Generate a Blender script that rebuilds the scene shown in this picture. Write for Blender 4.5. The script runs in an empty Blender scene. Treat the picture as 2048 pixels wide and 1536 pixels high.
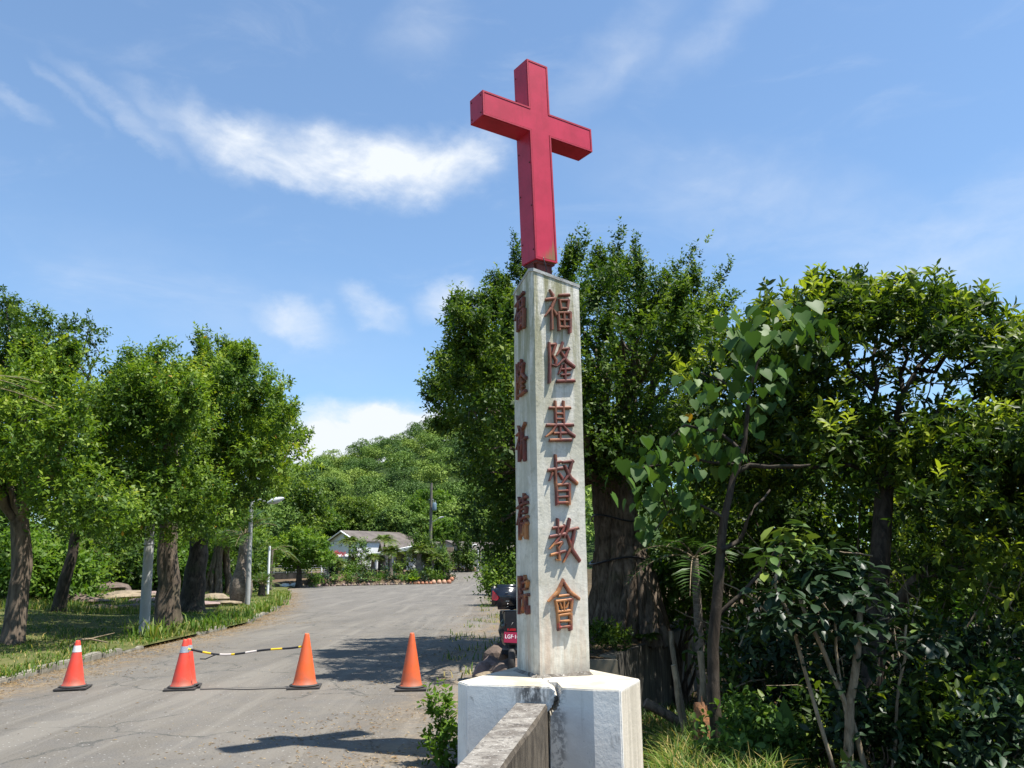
import bpy, bmesh, math, random
import numpy as np
from mathutils import Vector, Matrix

rad = math.radians
S = bpy.context.scene
COL = S.collection

# ------------------------------------------------------------------ camera
CAM_F, CAM_P, CAM_R = 1600.0, 0.223, -0.009          # focal length (px of a 2048 wide frame), pitch, roll
FW = np.array([0, math.cos(CAM_P), math.sin(CAM_P)])
_u = np.array([0, -math.sin(CAM_P), math.cos(CAM_P)])
_r = np.array([1.0, 0, 0])
RT = _r * math.cos(CAM_R) + _u * math.sin(CAM_R)
UP = -_r * math.sin(CAM_R) + _u * math.cos(CAM_R)
EYE = np.array([0, 0, 1.6])
cd = bpy.data.cameras.new('camera')
cam = bpy.data.objects.new('camera', cd)
COL.objects.link(cam)
cd.sensor_width = 36.0
cd.lens = 36.0 * CAM_F / 2048.0
cd.clip_start, cd.clip_end = 0.05, 6000
M = Matrix.Identity(4)
for i in range(3):
    M[i][0], M[i][1], M[i][2], M[i][3] = RT[i], UP[i], -FW[i], EYE[i]
cam.matrix_world = M
S.camera = cam


def G(px, py, z=0.0):
    """the point at height z that a spot of the survey photo shows"""
    d = FW + RT * (px - 1024) / CAM_F - UP * (py - 768) / CAM_F
    return EYE + d * (z - 1.6) / d[2]


def D(px, py, y):
    """the point at distance y ahead that a spot of the survey photo shows"""
    d = FW + RT * (px - 1024) / CAM_F - UP * (py - 768) / CAM_F
    return EYE + d * y / d[1]


# ------------------------------------------------------------------ light
SUN_DIR = np.array([2.29, -0.80, 5.9]); SUN_DIR /= np.linalg.norm(SUN_DIR)
S.view_settings.view_transform = 'Standard'
S.view_settings.look = 'None'
S.view_settings.gamma = 1.0
S.view_settings.exposure = 0.93
S.cycles.max_bounces = 7
S.cycles.diffuse_bounces = 4
S.cycles.glossy_bounces = 2
S.cycles.transmission_bounces = 4
S.cycles.use_denoising = True
S.cycles.sample_clamp_indirect = 4.0
sl = bpy.data.lights.new('sun', 'SUN')
sl.energy = 5.0
sl.angle = rad(0.53)
sl.color = (1.0, 0.955, 0.88)
so = bpy.data.objects.new('sun', sl)
COL.objects.link(so)
so.rotation_euler = Vector(SUN_DIR).to_track_quat('Z', 'Y').to_euler()
so.location = (20, -7, 50)


class NT:
    """terse node building"""
    def __init__(self, tree):
        self.t = tree
        self.n = tree.nodes
        self.l = tree.links

    def add(self, typ, ins=None, **kw):
        nd = self.n.new(typ)
        for k, v in kw.items():
            setattr(nd, k, v)
        for k, v in (ins or {}).items():
            s = nd.inputs[k]
            if isinstance(v, bpy.types.NodeSocket):
                self.l.new(v, s)
            else:
                s.default_value = v
        return nd

    def math(self, op, a, b=None, c=None, clamp=False):
        ins = {0: a}
        if b is not None:
            ins[1] = b
        if c is not None:
            ins[2] = c
        return self.add('ShaderNodeMath', ins, operation=op, use_clamp=clamp).outputs[0]

    def mix(self, f, a, b, blend='MIX'):
        nd = self.n.new('ShaderNodeMix')
        nd.data_type = 'RGBA'
        nd.blend_type = blend
        for s, v in ((nd.inputs[0], f), (nd.inputs[6], a), (nd.inputs[7], b)):
            if isinstance(v, bpy.types.NodeSocket):
                self.l.new(v, s)
            else:
                s.default_value = v if not isinstance(v, tuple) or len(v) == 4 else (*v, 1)
        return nd.outputs[2]

    def noise(self, vec, scale, detail=4, rough=0.55, dist=0.0):
        return self.add('ShaderNodeTexNoise', {'Vector': vec, 'Scale': scale, 'Detail': detail, 'Roughness': rough, 'Distortion': dist}).outputs[0]

    def ramp(self, f, stops):
        nd = self.n.new('ShaderNodeValToRGB')
        e = nd.color_ramp.elements
        while len(e) < len(stops):
            e.new(0.5)
        for el, (p, c) in zip(e, stops):
            el.position = p
            el.color = (*c, 1) if len(c) == 3 else c
        self.l.new(f, nd.inputs[0])
        return nd.outputs[0]

    def maprange(self, v, a, b, c=0.0, d=1.0, smooth=True):
        nd = self.add('ShaderNodeMapRange', {0: v, 1: a, 2: b, 3: c, 4: d}, interpolation_type='SMOOTHSTEP' if smooth else 'LINEAR')
        return nd.outputs[0]

    def mapping(self, vec, loc=(0, 0, 0), rot=(0, 0, 0), scale=(1, 1, 1), typ='POINT'):
        return self.add('ShaderNodeMapping', {'Vector': vec, 'Location': loc, 'Rotation': rot, 'Scale': scale}, vector_type=typ).outputs[0]


SKYTINT = (.90, 1.18, 1.38)


def build_world():
    w = bpy.data.worlds.new('World')
    S.world = w
    w.use_nodes = True
    t = NT(w.node_tree)
    t.n.clear()
    out = t.add('ShaderNodeOutputWorld')
    sky = t.add('ShaderNodeTexSky', sky_type='NISHITA', sun_disc=False, sun_elevation=math.asin(SUN_DIR[2]),
                sun_rotation=math.atan2(SUN_DIR[0], SUN_DIR[1]), air_density=1.0, dust_density=0.6, ozone_density=1.6)
    tc = t.add('ShaderNodeTexCoord').outputs['Generated']
    xyz = t.add('ShaderNodeSeparateXYZ', {0: tc}).outputs
    az = t.math('ARCTAN2', xyz[0], xyz[1])
    el = t.math('ARCSINE', xyz[2])
    ae = t.add('ShaderNodeCombineXYZ', {0: az, 1: el, 2: 0.0}).outputs[0]
    # ragged, wind drawn offsets of the cloud outlines
    wn = t.add('ShaderNodeTexNoise', {'Vector': t.mapping(ae, rot=(0, 0, 0.35), scale=(1, 1.5, 1)), 'Scale': 8.0, 'Detail': 9.0, 'Roughness': 0.60})
    off = t.add('ShaderNodeVectorMath', {0: wn.outputs[1], 1: (0.5, 0.5, 0.5)}, operation='SUBTRACT').outputs[0]
    off = t.add('ShaderNodeVectorMath', {0: off, 3: 0.085}, operation='SCALE').outputs[0]
    aw = t.add('ShaderNodeVectorMath', {0: ae, 1: off}, operation='ADD').outputs[0]
    dens = None
    def blob(px, py, rx, ry, rot, amt, soft=0.15, warp=True):
        nonlocal dens
        d = FW + RT * (px - 1024) / CAM_F - UP * (py - 768) / CAM_F
        d /= np.linalg.norm(d)
        a0, e0 = math.atan2(d[0], d[1]), math.asin(d[2])
        v = t.mapping(aw if warp else ae, loc=(a0, e0, 0), rot=(0, 0, rot), scale=(rx, ry, 1), typ='TEXTURE')
        ln = t.add('ShaderNodeVectorMath', {0: v}, operation='LENGTH').outputs['Value']
        m = t.maprange(ln, 1.0, soft, 0.0, amt)
        dens = m if dens is None else t.math('ADD', dens, m)
    # the drifting cloud left of the cross, its tail, and the bank over the hill
    blob(480, 290, .120, .030, -.35, .55)
    blob(600, 318, .130, .044, -.22, .56)
    blob(720, 330, .130, .056, -.10, .68)
    blob(830, 335, .125, .056, .02, .66)
    blob(930, 330, .090, .046, .35, .45)
    blob(980, 310, .050, .030, .7, .35)
    blob(380, 265, .120, .024, -.42, .30)
    blob(250, 225, .110, .016, -.45, .26)
    blob(150, 195, .060, .012, -.5, .2)
    blob(50, 210, .045, .014, -.35, .2)
    blob(590, 640, .070, .030, -.2, .55)
    blob(745, 612, .060, .028, -.3, .42)
    blob(930, 590, .090, .030, .1, .6)
    blob(720, 890, .200, .062, .10, 1.7)
    blob(860, 875, .120, .050, .0, 1.1)
    blob(1230, 120, .16, .05, .6, .24, .0)
    blob(1430, 60, .16, .04, .5, .22, .0)
    blob(850, 60, .10, .06, .4, .20, .0)
    blob(1500, 400, .30, .08, -.3, .22, .0)
    blob(1950, 500, .30, .10, .2, .30, .0)
    blob(420, 620, .35, .10, -.2, .12, .0)
    f1 = t.noise(t.mapping(ae, rot=(0, 0, .4), scale=(1, 1.9, 1)), 12.0, 10, 0.60, 0.35)
    f2 = t.noise(t.mapping(ae, rot=(0, 0, .5), scale=(1, 3.2, 1)), 5.0, 8, 0.62, 0.6)
    tex = t.maprange(f1, .28, .64, .34, 1.12, smooth=False)
    c1 = t.math('MULTIPLY', dens, tex, clamp=True)
    veil = t.maprange(f2, .50, .86, 0.0, .16)
    c2 = t.math('ADD', c1, veil, clamp=True)
    # summer haze pales the sky towards the horizon
    hz = t.maprange(el, 0.0, .75, .16, .10)
    skyc = t.mix(1.0, sky.outputs[0], SKYTINT, 'MULTIPLY')
    skyc = t.mix(hz, skyc, (6.2, 8.2, 10.2))
    col = t.mix(c2, skyc, (6.6, 7.0, 7.5))
    bg = t.add('ShaderNodeBackground', {'Color': col, 'Strength': 0.0735})
    t.l.new(bg.outputs[0], out.inputs[0])


build_world()

# ------------------------------------------------------------------ objects, meshes
ORG = {}


def props(o, label=None, cat=None, group=None, kind=None):
    for k, v in (('label', label), ('category', cat), ('group', group), ('kind', kind)):
        if v:
            o[k] = v
    return o


def thing(name, label, cat, loc=(0, 0, 0), group=None):
    o = bpy.data.objects.new(name, None)
    COL.objects.link(o)
    o.empty_display_size = 0.2
    o.location = loc
    ORG[o.name] = np.array(loc, float)
    return props(o, label, cat, group)


def link(name, me, mat, parent=None):
    o = bpy.data.objects.new(name, me)
    COL.objects.link(o)
    if mat is not None and not me.materials:
        me.materials.append(mat)
    if parent is not None:
        o.parent = parent
        ORG[o.name] = ORG.get(parent.name, np.zeros(3))
    else:
        ORG[o.name] = np.zeros(3)
    return o


def np_mesh(name, V, polys, tint=None, smooth=False):
    """V (n,3); polys (m,k) all of one size; tint per face"""
    V = np.asarray(V, np.float32)
    P = np.asarray(polys, np.int32)
    me = bpy.data.meshes.new(name)
    me.vertices.add(len(V))
    me.vertices.foreach_set('co', V.ravel())
    m, k = P.shape
    me.loops.add(m * k)
    me.loops.foreach_set('vertex_index', P.ravel())
    me.polygons.add(m)
    me.polygons.foreach_set('loop_start', np.arange(0, m * k, k, dtype=np.int32))
    try:
        me.polygons.foreach_set('loop_total', np.full(m, k, np.int32))
    except Exception:
        pass
    if smooth:
        me.polygons.foreach_set('use_smooth', np.ones(m, bool))
    if tint is not None:
        a = me.attributes.new('tint', 'FLOAT', 'FACE')
        a.data.foreach_set('value', np.asarray(tint, np.float32))
    me.update(calc_edges=True)
    me.validate()
    return me


class MB:
    """collects shapes into ONE mesh"""
    def __init__(self):
        self.v, self.f = [], []
        self.s = []

    def add(self, V, F, smooth=False):
        b = len(self.v)
        self.v += [tuple(map(float, p)) for p in V]
        self.f += [tuple(i + b for i in f) for f in F]
        self.s += [smooth] * len(F)
        return self

    def box(self, c, size, rot=None, taper=1.0):
        x, y, z = (s / 2 for s in size)
        V = []
        for dz in (-1, 1):
            k = taper if dz > 0 else 1.0
            for dx, dy in ((-1, -1), (1, -1), (1, 1), (-1, 1)):
                V.append(Vector((dx * x * k, dy * y * k, dz * z)))
        if rot is not None:
            R = rot if isinstance(rot, Matrix) else Matrix.Rotation(rot, 3, 'Z')
            V = [R @ p for p in V]
        V = [p + Vector(c) for p in V]
        return self.add(V, [(3, 2, 1, 0), (4, 5, 6, 7), (0, 1, 5, 4), (1, 2, 6, 5), (2, 3, 7, 6), (3, 0, 4, 7)])

    def prism(self, poly, z0, z1):
        n = len(poly)
        V = [(p[0], p[1], z0) for p in poly] + [(p[0], p[1], z1) for p in poly]
        F = [tuple(range(n - 1, -1, -1)), tuple(range(n, 2 * n))]
        F += [(i, (i + 1) % n, (i + 1) % n + n, i + n) for i in range(n)]
        return self.add(V, F)

    def tube(self, pts, r, n=8, caps=True, noise=0.0, rng=None):
        P = [np.array(p, float) for p in pts]
        R = r if hasattr(r, '__len__') else [r] * len(P)
        V, F = [], []
        ref = np.array([0.31, 0.17, 0.93])
        ph = rng.uniform(0, 6.28, 3) if rng is not None else (0, 0, 0)
        for i, p in enumerate(P):
            d = P[min(i + 1, len(P) - 1)] - P[max(i - 1, 0)]
            d /= np.linalg.norm(d) + 1e-9
            a = np.cross(d, ref if abs(d @ ref) < .93 else np.array([1., 0, 0]))
            a /= np.linalg.norm(a)
            b = np.cross(d, a)
            for k in range(n):
                t = 2 * math.pi * k / n
                q = 1.0
                if noise:
                    q += noise * (math.sin(3 * t + ph[0] + i * .3) + .6 * math.sin(5 * t + ph[1] - i * .4))
                V.append(p + R[i] * q * (a * math.cos(t) + b * math.sin(t)))
        for i in range(len(P) - 1):
            for k in range(n):
                F.append((i * n + k, i * n + (k + 1) % n, (i + 1) * n + (k + 1) % n, (i + 1) * n + k))
        self.add(V, F, True)
        if caps:
            m = (len(P) - 1) * n
            self.add(V[:n], [tuple(range(n - 1, -1, -1))])
            self.add(V[m:], [tuple(range(n))])
        return self

    def lathe(self, prof, c=(0, 0, 0), n=24, axis='z'):
        V, F = [], []
        for r, z in prof:
            for k in range(n):
                t = 2 * math.pi * k / n
                p = (r * math.cos(t), r * math.sin(t), z)
                if axis == 'x':
                    p = (p[2], p[0], p[1])
                elif axis == 'y':
                    p = (p[0], p[2], p[1])
                V.append((p[0] + c[0], p[1] + c[1], p[2] + c[2]))
        for i in range(len(prof) - 1):
            for k in range(n):
                F.append((i * n + k, i * n + (k + 1) % n, (i + 1) * n + (k + 1) % n, (i + 1) * n + k))
        m = (len(prof) - 1) * n
        F.append(tuple(range(n - 1, -1, -1)))
        F.append(tuple(range(m, m + n)))
        self.add(V, F, True)
        return self

    def build(self, name, mat, parent=None, local=False, bevel=0.0):
        me = bpy.data.meshes.new(name)
        off = np.zeros(3) if local or parent is None else ORG[parent.name]
        me.from_pydata([tuple(np.array(p) - off) for p in self.v], [], self.f)
        me.polygons.foreach_set('use_smooth', self.s)
        bm = bmesh.new()
        bm.from_mesh(me)
        bmesh.ops.recalc_face_normals(bm, faces=bm.faces)
        if bevel:
            bmesh.ops.remove_doubles(bm, verts=bm.verts, dist=1e-5)
            eds = [e for e in bm.edges if len(e.link_faces) == 2 and e.calc_face_angle(0) > .5]
            bmesh.ops.bevel(bm, geom=eds, offset=bevel, segments=2, affect='EDGES', clamp_overlap=True)
        bm.to_mesh(me)
        bm.free()
        me.update()
        return link(name, me, mat, parent)


def copy_tree(o, parent=None):
    c = o.copy()
    COL.objects.link(c)
    if parent is not None:
        c.parent = parent
    for ch in list(o.children):
        copy_tree(ch, c)
    return c


# ------------------------------------------------------------------ materials
MATS = {}


def base_mat(name):
    m = bpy.data.materials.new(name)
    m.use_nodes = True
    t = NT(m.node_tree)
    p = t.n['Principled BSDF']
    return m, t, p


def bump(t, p, h, strength=.3, dist=.02):
    b = t.add('ShaderNodeBump', {'Height': h, 'Strength': strength, 'Distance': dist})
    t.l.new(b.outputs[0], p.inputs['Normal'])


def coords(t, kind='Object'):
    return t.add('ShaderNodeTexCoord').outputs[kind]


def wpos(t):
    return t.add('ShaderNodeNewGeometry').outputs['Position']


def simple(name, c, rough=.6, var=.25, scale=6.0, metal=0.0, spec=.4, bmp=.1, c2=None):
    """plain material with mottling of its own colour"""
    m, t, p = base_mat(name)
    v = coords(t)
    n = t.noise(v, scale, 6, .6)
    n2 = t.noise(v, scale * 7, 3, .6)
    c2 = c2 or tuple(x * (1 - var) for x in c)
    f = t.maprange(t.math('ADD', t.math('MULTIPLY', n, .7), t.math('MULTIPLY', n2, .3)), .36, .66)
    t.l.new(t.mix(f, c2, c), p.inputs['Base Color'])
    p.inputs['Roughness'].default_value = rough
    p.inputs['Metallic'].default_value = metal
    p.inputs['Specular IOR Level'].default_value = spec
    if bmp:
        bump(t, p, n2, bmp, .01)
    return m


def leaf_mat(name, stops, rough=.5, trans=.34, spec=.2):
    m, t, p = base_mat(name)
    a = t.add('ShaderNodeAttribute', attribute_name='tint').outputs['Fac']
    c = t.ramp(a, stops)
    t.l.new(c, p.inputs['Base Color'])
    p.inputs['Roughness'].default_value = rough
    p.inputs['Specular IOR Level'].default_value = spec
    tr = t.add('ShaderNodeBsdfTranslucent', {'Color': t.mix(1.0, c, (1.25, 1.35, .55), 'MULTIPLY')})
    mx = t.add('ShaderNodeMixShader', {0: trans, 1: p.outputs[0], 2: tr.outputs[0]})
    t.l.new(mx.outputs[0], t.n['Material Output'].inputs[0])
    return m


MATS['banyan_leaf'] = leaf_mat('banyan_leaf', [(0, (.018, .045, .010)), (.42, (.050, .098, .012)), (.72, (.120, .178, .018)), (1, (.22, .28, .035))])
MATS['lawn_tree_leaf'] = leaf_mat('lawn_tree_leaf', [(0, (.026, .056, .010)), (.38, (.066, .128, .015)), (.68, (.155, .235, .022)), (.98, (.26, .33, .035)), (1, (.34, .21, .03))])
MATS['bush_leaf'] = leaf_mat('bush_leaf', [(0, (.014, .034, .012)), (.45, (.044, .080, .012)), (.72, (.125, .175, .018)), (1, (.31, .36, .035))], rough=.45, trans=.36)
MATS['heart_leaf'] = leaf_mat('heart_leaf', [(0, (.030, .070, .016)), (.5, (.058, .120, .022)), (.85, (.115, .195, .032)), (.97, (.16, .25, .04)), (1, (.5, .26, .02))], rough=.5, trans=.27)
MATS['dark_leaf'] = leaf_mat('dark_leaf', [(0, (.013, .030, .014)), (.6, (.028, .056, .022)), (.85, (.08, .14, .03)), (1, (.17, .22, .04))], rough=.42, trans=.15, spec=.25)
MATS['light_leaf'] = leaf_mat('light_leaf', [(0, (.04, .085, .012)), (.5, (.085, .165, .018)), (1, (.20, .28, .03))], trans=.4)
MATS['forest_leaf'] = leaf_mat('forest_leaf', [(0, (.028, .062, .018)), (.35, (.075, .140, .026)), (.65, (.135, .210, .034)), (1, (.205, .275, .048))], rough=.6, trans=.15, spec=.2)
MATS['palm_leaf'] = leaf_mat('palm_leaf', [(0, (.03, .07, .014)), (.6, (.07, .13, .025)), (1, (.20, .22, .05))], rough=.35, trans=.3)
MATS['grass'] = leaf_mat('grass', [(0, (.035, .075, .012)), (.5, (.075, .145, .018)), (.8, (.14, .20, .03)), (1, (.36, .29, .10))], rough=.5, trans=.35, spec=.25)
MATS['dead_leaf'] = leaf_mat('dead_leaf', [(0, (.075, .042, .022)), (.5, (.21, .13, .06)), (1, (.40, .29, .15))], rough=.7, trans=.15, spec=.2)
MATS['flower'] = leaf_mat('flower', [(0, (.35, .03, .05)), (1, (.6, .10, .16))], rough=.6, trans=.3)


def bark_mat(name, c1, c2, scale=5.0, zs=.25, moss=0.0):
    m, t, p = base_mat(name)
    v = wpos(t)
    st = t.mapping(v, scale=(1, 1, zs))
    n = t.noise(st, scale * 2.2, 7, .65, .6)
    n2 = t.noise(v, scale * .5, 4, .5)
    c = t.mix(t.maprange(n, .32, .68), c1, c2)
    c = t.mix(t.maprange(n2, .55, .75, 0, .6), c, tuple(min(1, x * 1.5 + .03) for x in c2))
    if moss:
        c = t.mix(t.maprange(t.noise(v, 2.0, 4), .5, .7, 0, moss), c, (.05, .075, .02))
    t.l.new(c, p.inputs['Base Color'])
    p.inputs['Roughness'].default_value = .85
    p.inputs['Specular IOR Level'].default_value = .2
    bump(t, p, n, .7, .03)
    return m


MATS['bark_grey'] = bark_mat('bark_grey', (.055, .041, .030), (.175, .134, .100), 6, .3, .25)
MATS['bark_brown'] = bark_mat('bark_brown', (.055, .042, .032), (.17, .13, .095), 5, .25, .15)
MATS['bark_dark'] = bark_mat('bark_dark', (.022, .018, .014), (.070, .055, .042), 6, .3, .2)
MATS['bark_palm'] = bark_mat('bark_palm', (.10, .08, .065), (.24, .20, .16), 4, 2.5)
MATS['twig_tan'] = bark_mat('twig_tan', (.14, .11, .07), (.30, .24, .16), 8, .3)


def concrete_white():
    """lime washed shaft: streaks of algae from the top, rust below, patches of bare render"""
    m, t, p = base_mat('whitewashed_concrete')
    v = coords(t)
    z = t.add('ShaderNodeSeparateXYZ', {0: v}).outputs[2]
    blot = t.noise(v, 3.2, 8, .65)
    fine = t.noise(v, 26, 6, .65)
    streak = t.noise(t.mapping(v, scale=(7, 7, .5)), 1.9, 8, .68, .5)
    streak2 = t.noise(t.mapping(v, loc=(3, 7, 1), scale=(5, 5, .42)), 2.2, 8, .68, .4)
    c = t.mix(t.maprange(blot, .35, .66), (.74, .71, .62), (.57, .545, .46))
    c = t.mix(t.maprange(fine, .5, .68, 0, .55), c, (.46, .45, .39))
    c = t.mix(t.maprange(streak, .52, .74, 0, .50), c, (.40, .38, .29))
    c = t.mix(t.maprange(t.noise(v, 8, 8, .72, .4), .54, .68, 0, .7), c, (.43, .41, .33))
    c = t.mix(t.maprange(t.noise(v, 5, 7, .7), .60, .70, 0, .6), c, (.80, .79, .75))
    top = t.maprange(z, 1.8, 4.2, .15, 1.0)
    c = t.mix(t.math('MULTIPLY', top, t.maprange(streak2, .36, .57, 0, .95)), c, (.25, .24, .13))
    low = t.maprange(z, 1.9, .7, 0, 1)
    c = t.mix(t.math('MULTIPLY', low, t.maprange(streak2, .46, .70, 0, .6)), c, (.46, .30, .20))
    foot = t.maprange(z, .92, .69, 0, 1)
    c = t.mix(t.math('MULTIPLY', foot, t.maprange(blot, .38, .60, .1, .8)), c, (.24, .225, .20))
    speck = t.maprange(t.noise(v, 60, 4, .7), .68, .76, 0, .8)
    c = t.mix(speck, c, (.20, .19, .16))
    t.l.new(c, p.inputs['Base Color'])
    p.inputs['Roughness'].default_value = .82
    p.inputs['Specular IOR Level'].default_value = .25
    h = t.math('ADD', t.math('MULTIPLY', fine, .7), t.math('MULTIPLY', blot, .8))
    bump(t, p, h, .55, .012)
    return m


def concrete_plinth():
    m, t, p = base_mat('whitewashed_plinth')
    v = coords(t)
    sep = t.add('ShaderNodeSeparateXYZ', {0: v}).outputs
    blot = t.noise(v, 4.0, 8, .62)
    fine = t.noise(v, 30, 6, .65)
    crumb = t.noise(v, 9, 8, .72, .3)
    streak = t.noise(t.mapping(v, scale=(10, 10, .5)), 1.8, 6, .6)
    c = t.mix(t.maprange(blot, .34, .66), (.80, .775, .715), (.69, .67, .625))
    c = t.mix(t.maprange(streak, .55, .75, 0, .45), c, (.40, .38, .33))
    c = t.mix(t.maprange(crumb, .62, .70, 0, .8), c, (.34, .33, .30))
    # paint peeled back to grey render along the crack, small scuffs
    pd = t.math('ABSOLUTE', t.math('SUBTRACT', sep[0], -.075))
    peel = t.math('MULTIPLY', t.maprange(pd, .085, .02), t.maprange(sep[1], -.30, -.50))
    peel = t.math('MULTIPLY', peel, t.maprange(t.noise(v, 16, 8, .72, .5), .44, .56))
    c = t.mix(t.math('MULTIPLY', peel, .85), c, (.27, .265, .25))
    c = t.mix(t.maprange(t.noise(t.mapping(v, scale=(1, 1, .35)), 11, 6, .7, .3), .62, .70, 0, .55), c, (.36, .35, .32))
    c = t.mix(t.maprange(t.noise(v, 48, 4, .7), .68, .74, 0, .7), c, (.22, .215, .20))
    # black mould where the rail meets the block, and along the crack
    dx = t.math('ABSOLUTE', t.math('SUBTRACT', sep[0], -.27))
    near = t.math('MULTIPLY', t.maprange(dx, .20, .04), t.maprange(sep[2], .50, .60))
    near = t.math('MULTIPLY', near, t.maprange(sep[1], -.30, -.50))
    near = t.math('MULTIPLY', near, t.maprange(t.noise(t.mapping(v, scale=(3, 3, 1)), 8, 6, .7), .38, .55))
    c = t.mix(t.math('MULTIPLY', near, .9), c, (.06, .06, .06))
    up = t.add('ShaderNodeSeparateXYZ', {0: t.add('ShaderNodeNewGeometry').outputs['Normal']}).outputs[2]
    sunlit_dust = t.math('MULTIPLY', t.maprange(up, .6, .9), t.maprange(blot, .35, .65, .62, .97))
    c = t.mix(sunlit_dust, c, (.40, .345, .25))  # dust on upward faces, thickened to put the sunlit cream into the colour
    rt = t.math('MULTIPLY', t.maprange(sep[0], .388, .402), t.maprange(sep[2], .685, .66))
    c = t.mix(t.math('MULTIPLY', rt, .8), c, t.mix(t.maprange(streak, .4, .65), (.60, .52, .40), (.44, .38, .28)))  # right face mixed cream, its sunlit warmth put into the colour
    t.l.new(c, p.inputs['Base Color'])
    p.inputs['Roughness'].default_value = .8
    p.inputs['Specular IOR Level'].default_value = .3
    bump(t, p, t.math('ADD', t.math('MULTIPLY', crumb, .8), t.math('MULTIPLY', fine, .3)), .55, .012)
    return m


def rail_concrete():
    m, t, p = base_mat('weathered_rail_concrete')
    v = coords(t)
    n = t.noise(v, 6, 8, .65)
    f = t.noise(v, 45, 6, .7)
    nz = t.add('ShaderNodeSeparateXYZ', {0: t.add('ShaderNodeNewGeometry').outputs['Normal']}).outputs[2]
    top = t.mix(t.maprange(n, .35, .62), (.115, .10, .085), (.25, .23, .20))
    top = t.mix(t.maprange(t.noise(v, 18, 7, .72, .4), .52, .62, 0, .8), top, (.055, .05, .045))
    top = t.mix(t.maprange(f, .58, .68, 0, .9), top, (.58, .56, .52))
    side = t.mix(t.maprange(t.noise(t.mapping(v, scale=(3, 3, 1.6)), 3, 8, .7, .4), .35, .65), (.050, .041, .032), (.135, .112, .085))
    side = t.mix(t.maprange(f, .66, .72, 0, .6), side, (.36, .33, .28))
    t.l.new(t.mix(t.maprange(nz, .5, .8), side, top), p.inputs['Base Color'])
    p.inputs['Roughness'].default_value = .85
    p.inputs['Specular IOR Level'].default_value = .2
    bump(t, p, t.math('ADD', f, n), .6, .008)
    return m


def wall_concrete():
    m, t, p = base_mat('mossy_wall_concrete')
    v = coords(t)
    n = t.noise(v, 2.5, 7, .6)
    st = t.noise(t.mapping(v, scale=(7, 7, .30)), 1.7, 6, .65)
    c = t.mix(t.maprange(n, .35, .65), (.15, .135, .105), (.085, .077, .06))
    c = t.mix(t.maprange(st, .40, .60, 0, .9), c, (.033, .030, .026))
    c = t.mix(t.maprange(st, .66, .72, 0, .6), c, (.30, .28, .23))
    sx = t.add('ShaderNodeSeparateXYZ', {0: t.add('ShaderNodeNewGeometry').outputs['Normal']}).outputs[1]
    c = t.mix(t.maprange(sx, -.7, -.95, 0, .9), c, t.mix(n, (.30, .26, .18), (.22, .19, .13)))  # end face mixed tan, its lit tone put into the colour
    t.l.new(c, p.inputs['Base Color'])
    p.inputs['Roughness'].default_value = .9
    bump(t, p, n, .4, .02)
    return m


def asphalt():
    m, t, p = base_mat('worn_asphalt')
    v = wpos(t)
    sep = t.add('ShaderNodeSeparateXYZ', {0: v}).outputs
    big = t.noise(t.mapping(v, rot=(0, 0, -.35), scale=(1.4, .45, 1)), .55, 5, .6, .4)
    mid = t.noise(v, 2.2, 6, .6)
    fine = t.noise(v, 55, 5, .75)
    grit = t.add('ShaderNodeTexVoronoi', {'Vector': v, 'Scale': 34.0, 'Randomness': 1.0}, feature='F1')
    c = t.mix(t.maprange(big, .34, .66), (.096, .086, .072), (.140, .126, .106))
    c = t.mix(t.maprange(mid, .4, .68, 0, .45), c, (.088, .086, .086))
    trk = t.noise(t.mapping(v, rot=(0, 0, .12), scale=(2.6, .10, 1)), .9, 5, .6, .6)
    c = t.mix(t.maprange(trk, .48, .66, 0, .7), c, (.178, .163, .138))
    c = t.mix(t.maprange(t.noise(v, .9, 3, .5, .8), .58, .61, 0, .38), c, (.075, .072, .069))
    ck = t.add('ShaderNodeTexVoronoi', {'Vector': t.add('ShaderNodeVectorMath', {0: v, 1: t.add('ShaderNodeTexNoise', {'Vector': v, 'Scale': 1.6, 'Detail': 6.0}).outputs[1]}, operation='ADD').outputs[0], 'Scale': .42}, feature='DISTANCE_TO_EDGE').outputs['Distance']
    cr = t.math('MULTIPLY', t.maprange(ck, .014, .004), t.maprange(t.noise(v, .5, 3), .42, .52))
    c = t.mix(t.math('MULTIPLY', cr, .9), c, (.030, .033, .031))
    c = t.mix(t.maprange(fine, .35, .65, .0, .55), c, (.175, .160, .138))
    gr = t.add('ShaderNodeSeparateColor', {0: grit.outputs['Color']}).outputs[0]
    pal = t.math('MULTIPLY', t.maprange(gr, .90, .96), t.maprange(grit.outputs['Distance'], .34, .20))
    c = t.mix(t.math('MULTIPLY', pal, .8), c, (.36, .35, .33))
    drk = t.math('MULTIPLY', t.maprange(gr, .10, .04), t.maprange(grit.outputs['Distance'], .40, .25))
    c = t.mix(t.math('MULTIPLY', drk, .7), c, (.05, .048, .045))
    # the earth and straw washed along the two edges
    a = t.add('ShaderNodeAttribute', attribute_name='edge').outputs['Fac']
    en = t.noise(v, 1.3, 7, .68, .5)
    em = t.math('MULTIPLY', t.maprange(a, .0, 1.0), t.maprange(en, .38, .60))
    ec = t.mix(t.maprange(t.noise(v, 9, 5, .7), .38, .62), (.105, .075, .045), (.27, .19, .10))
    c = t.mix(t.math('MULTIPLY', em, .85), c, ec)
    t.l.new(c, p.inputs['Base Color'])
    p.inputs['Roughness'].default_value = .88
    p.inputs['Specular IOR Level'].default_value = .25
    bump(t, p, t.math('ADD', fine, t.math('MULTIPLY', grit.outputs['Distance'], -.4)), .5, .008)
    return m


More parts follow.
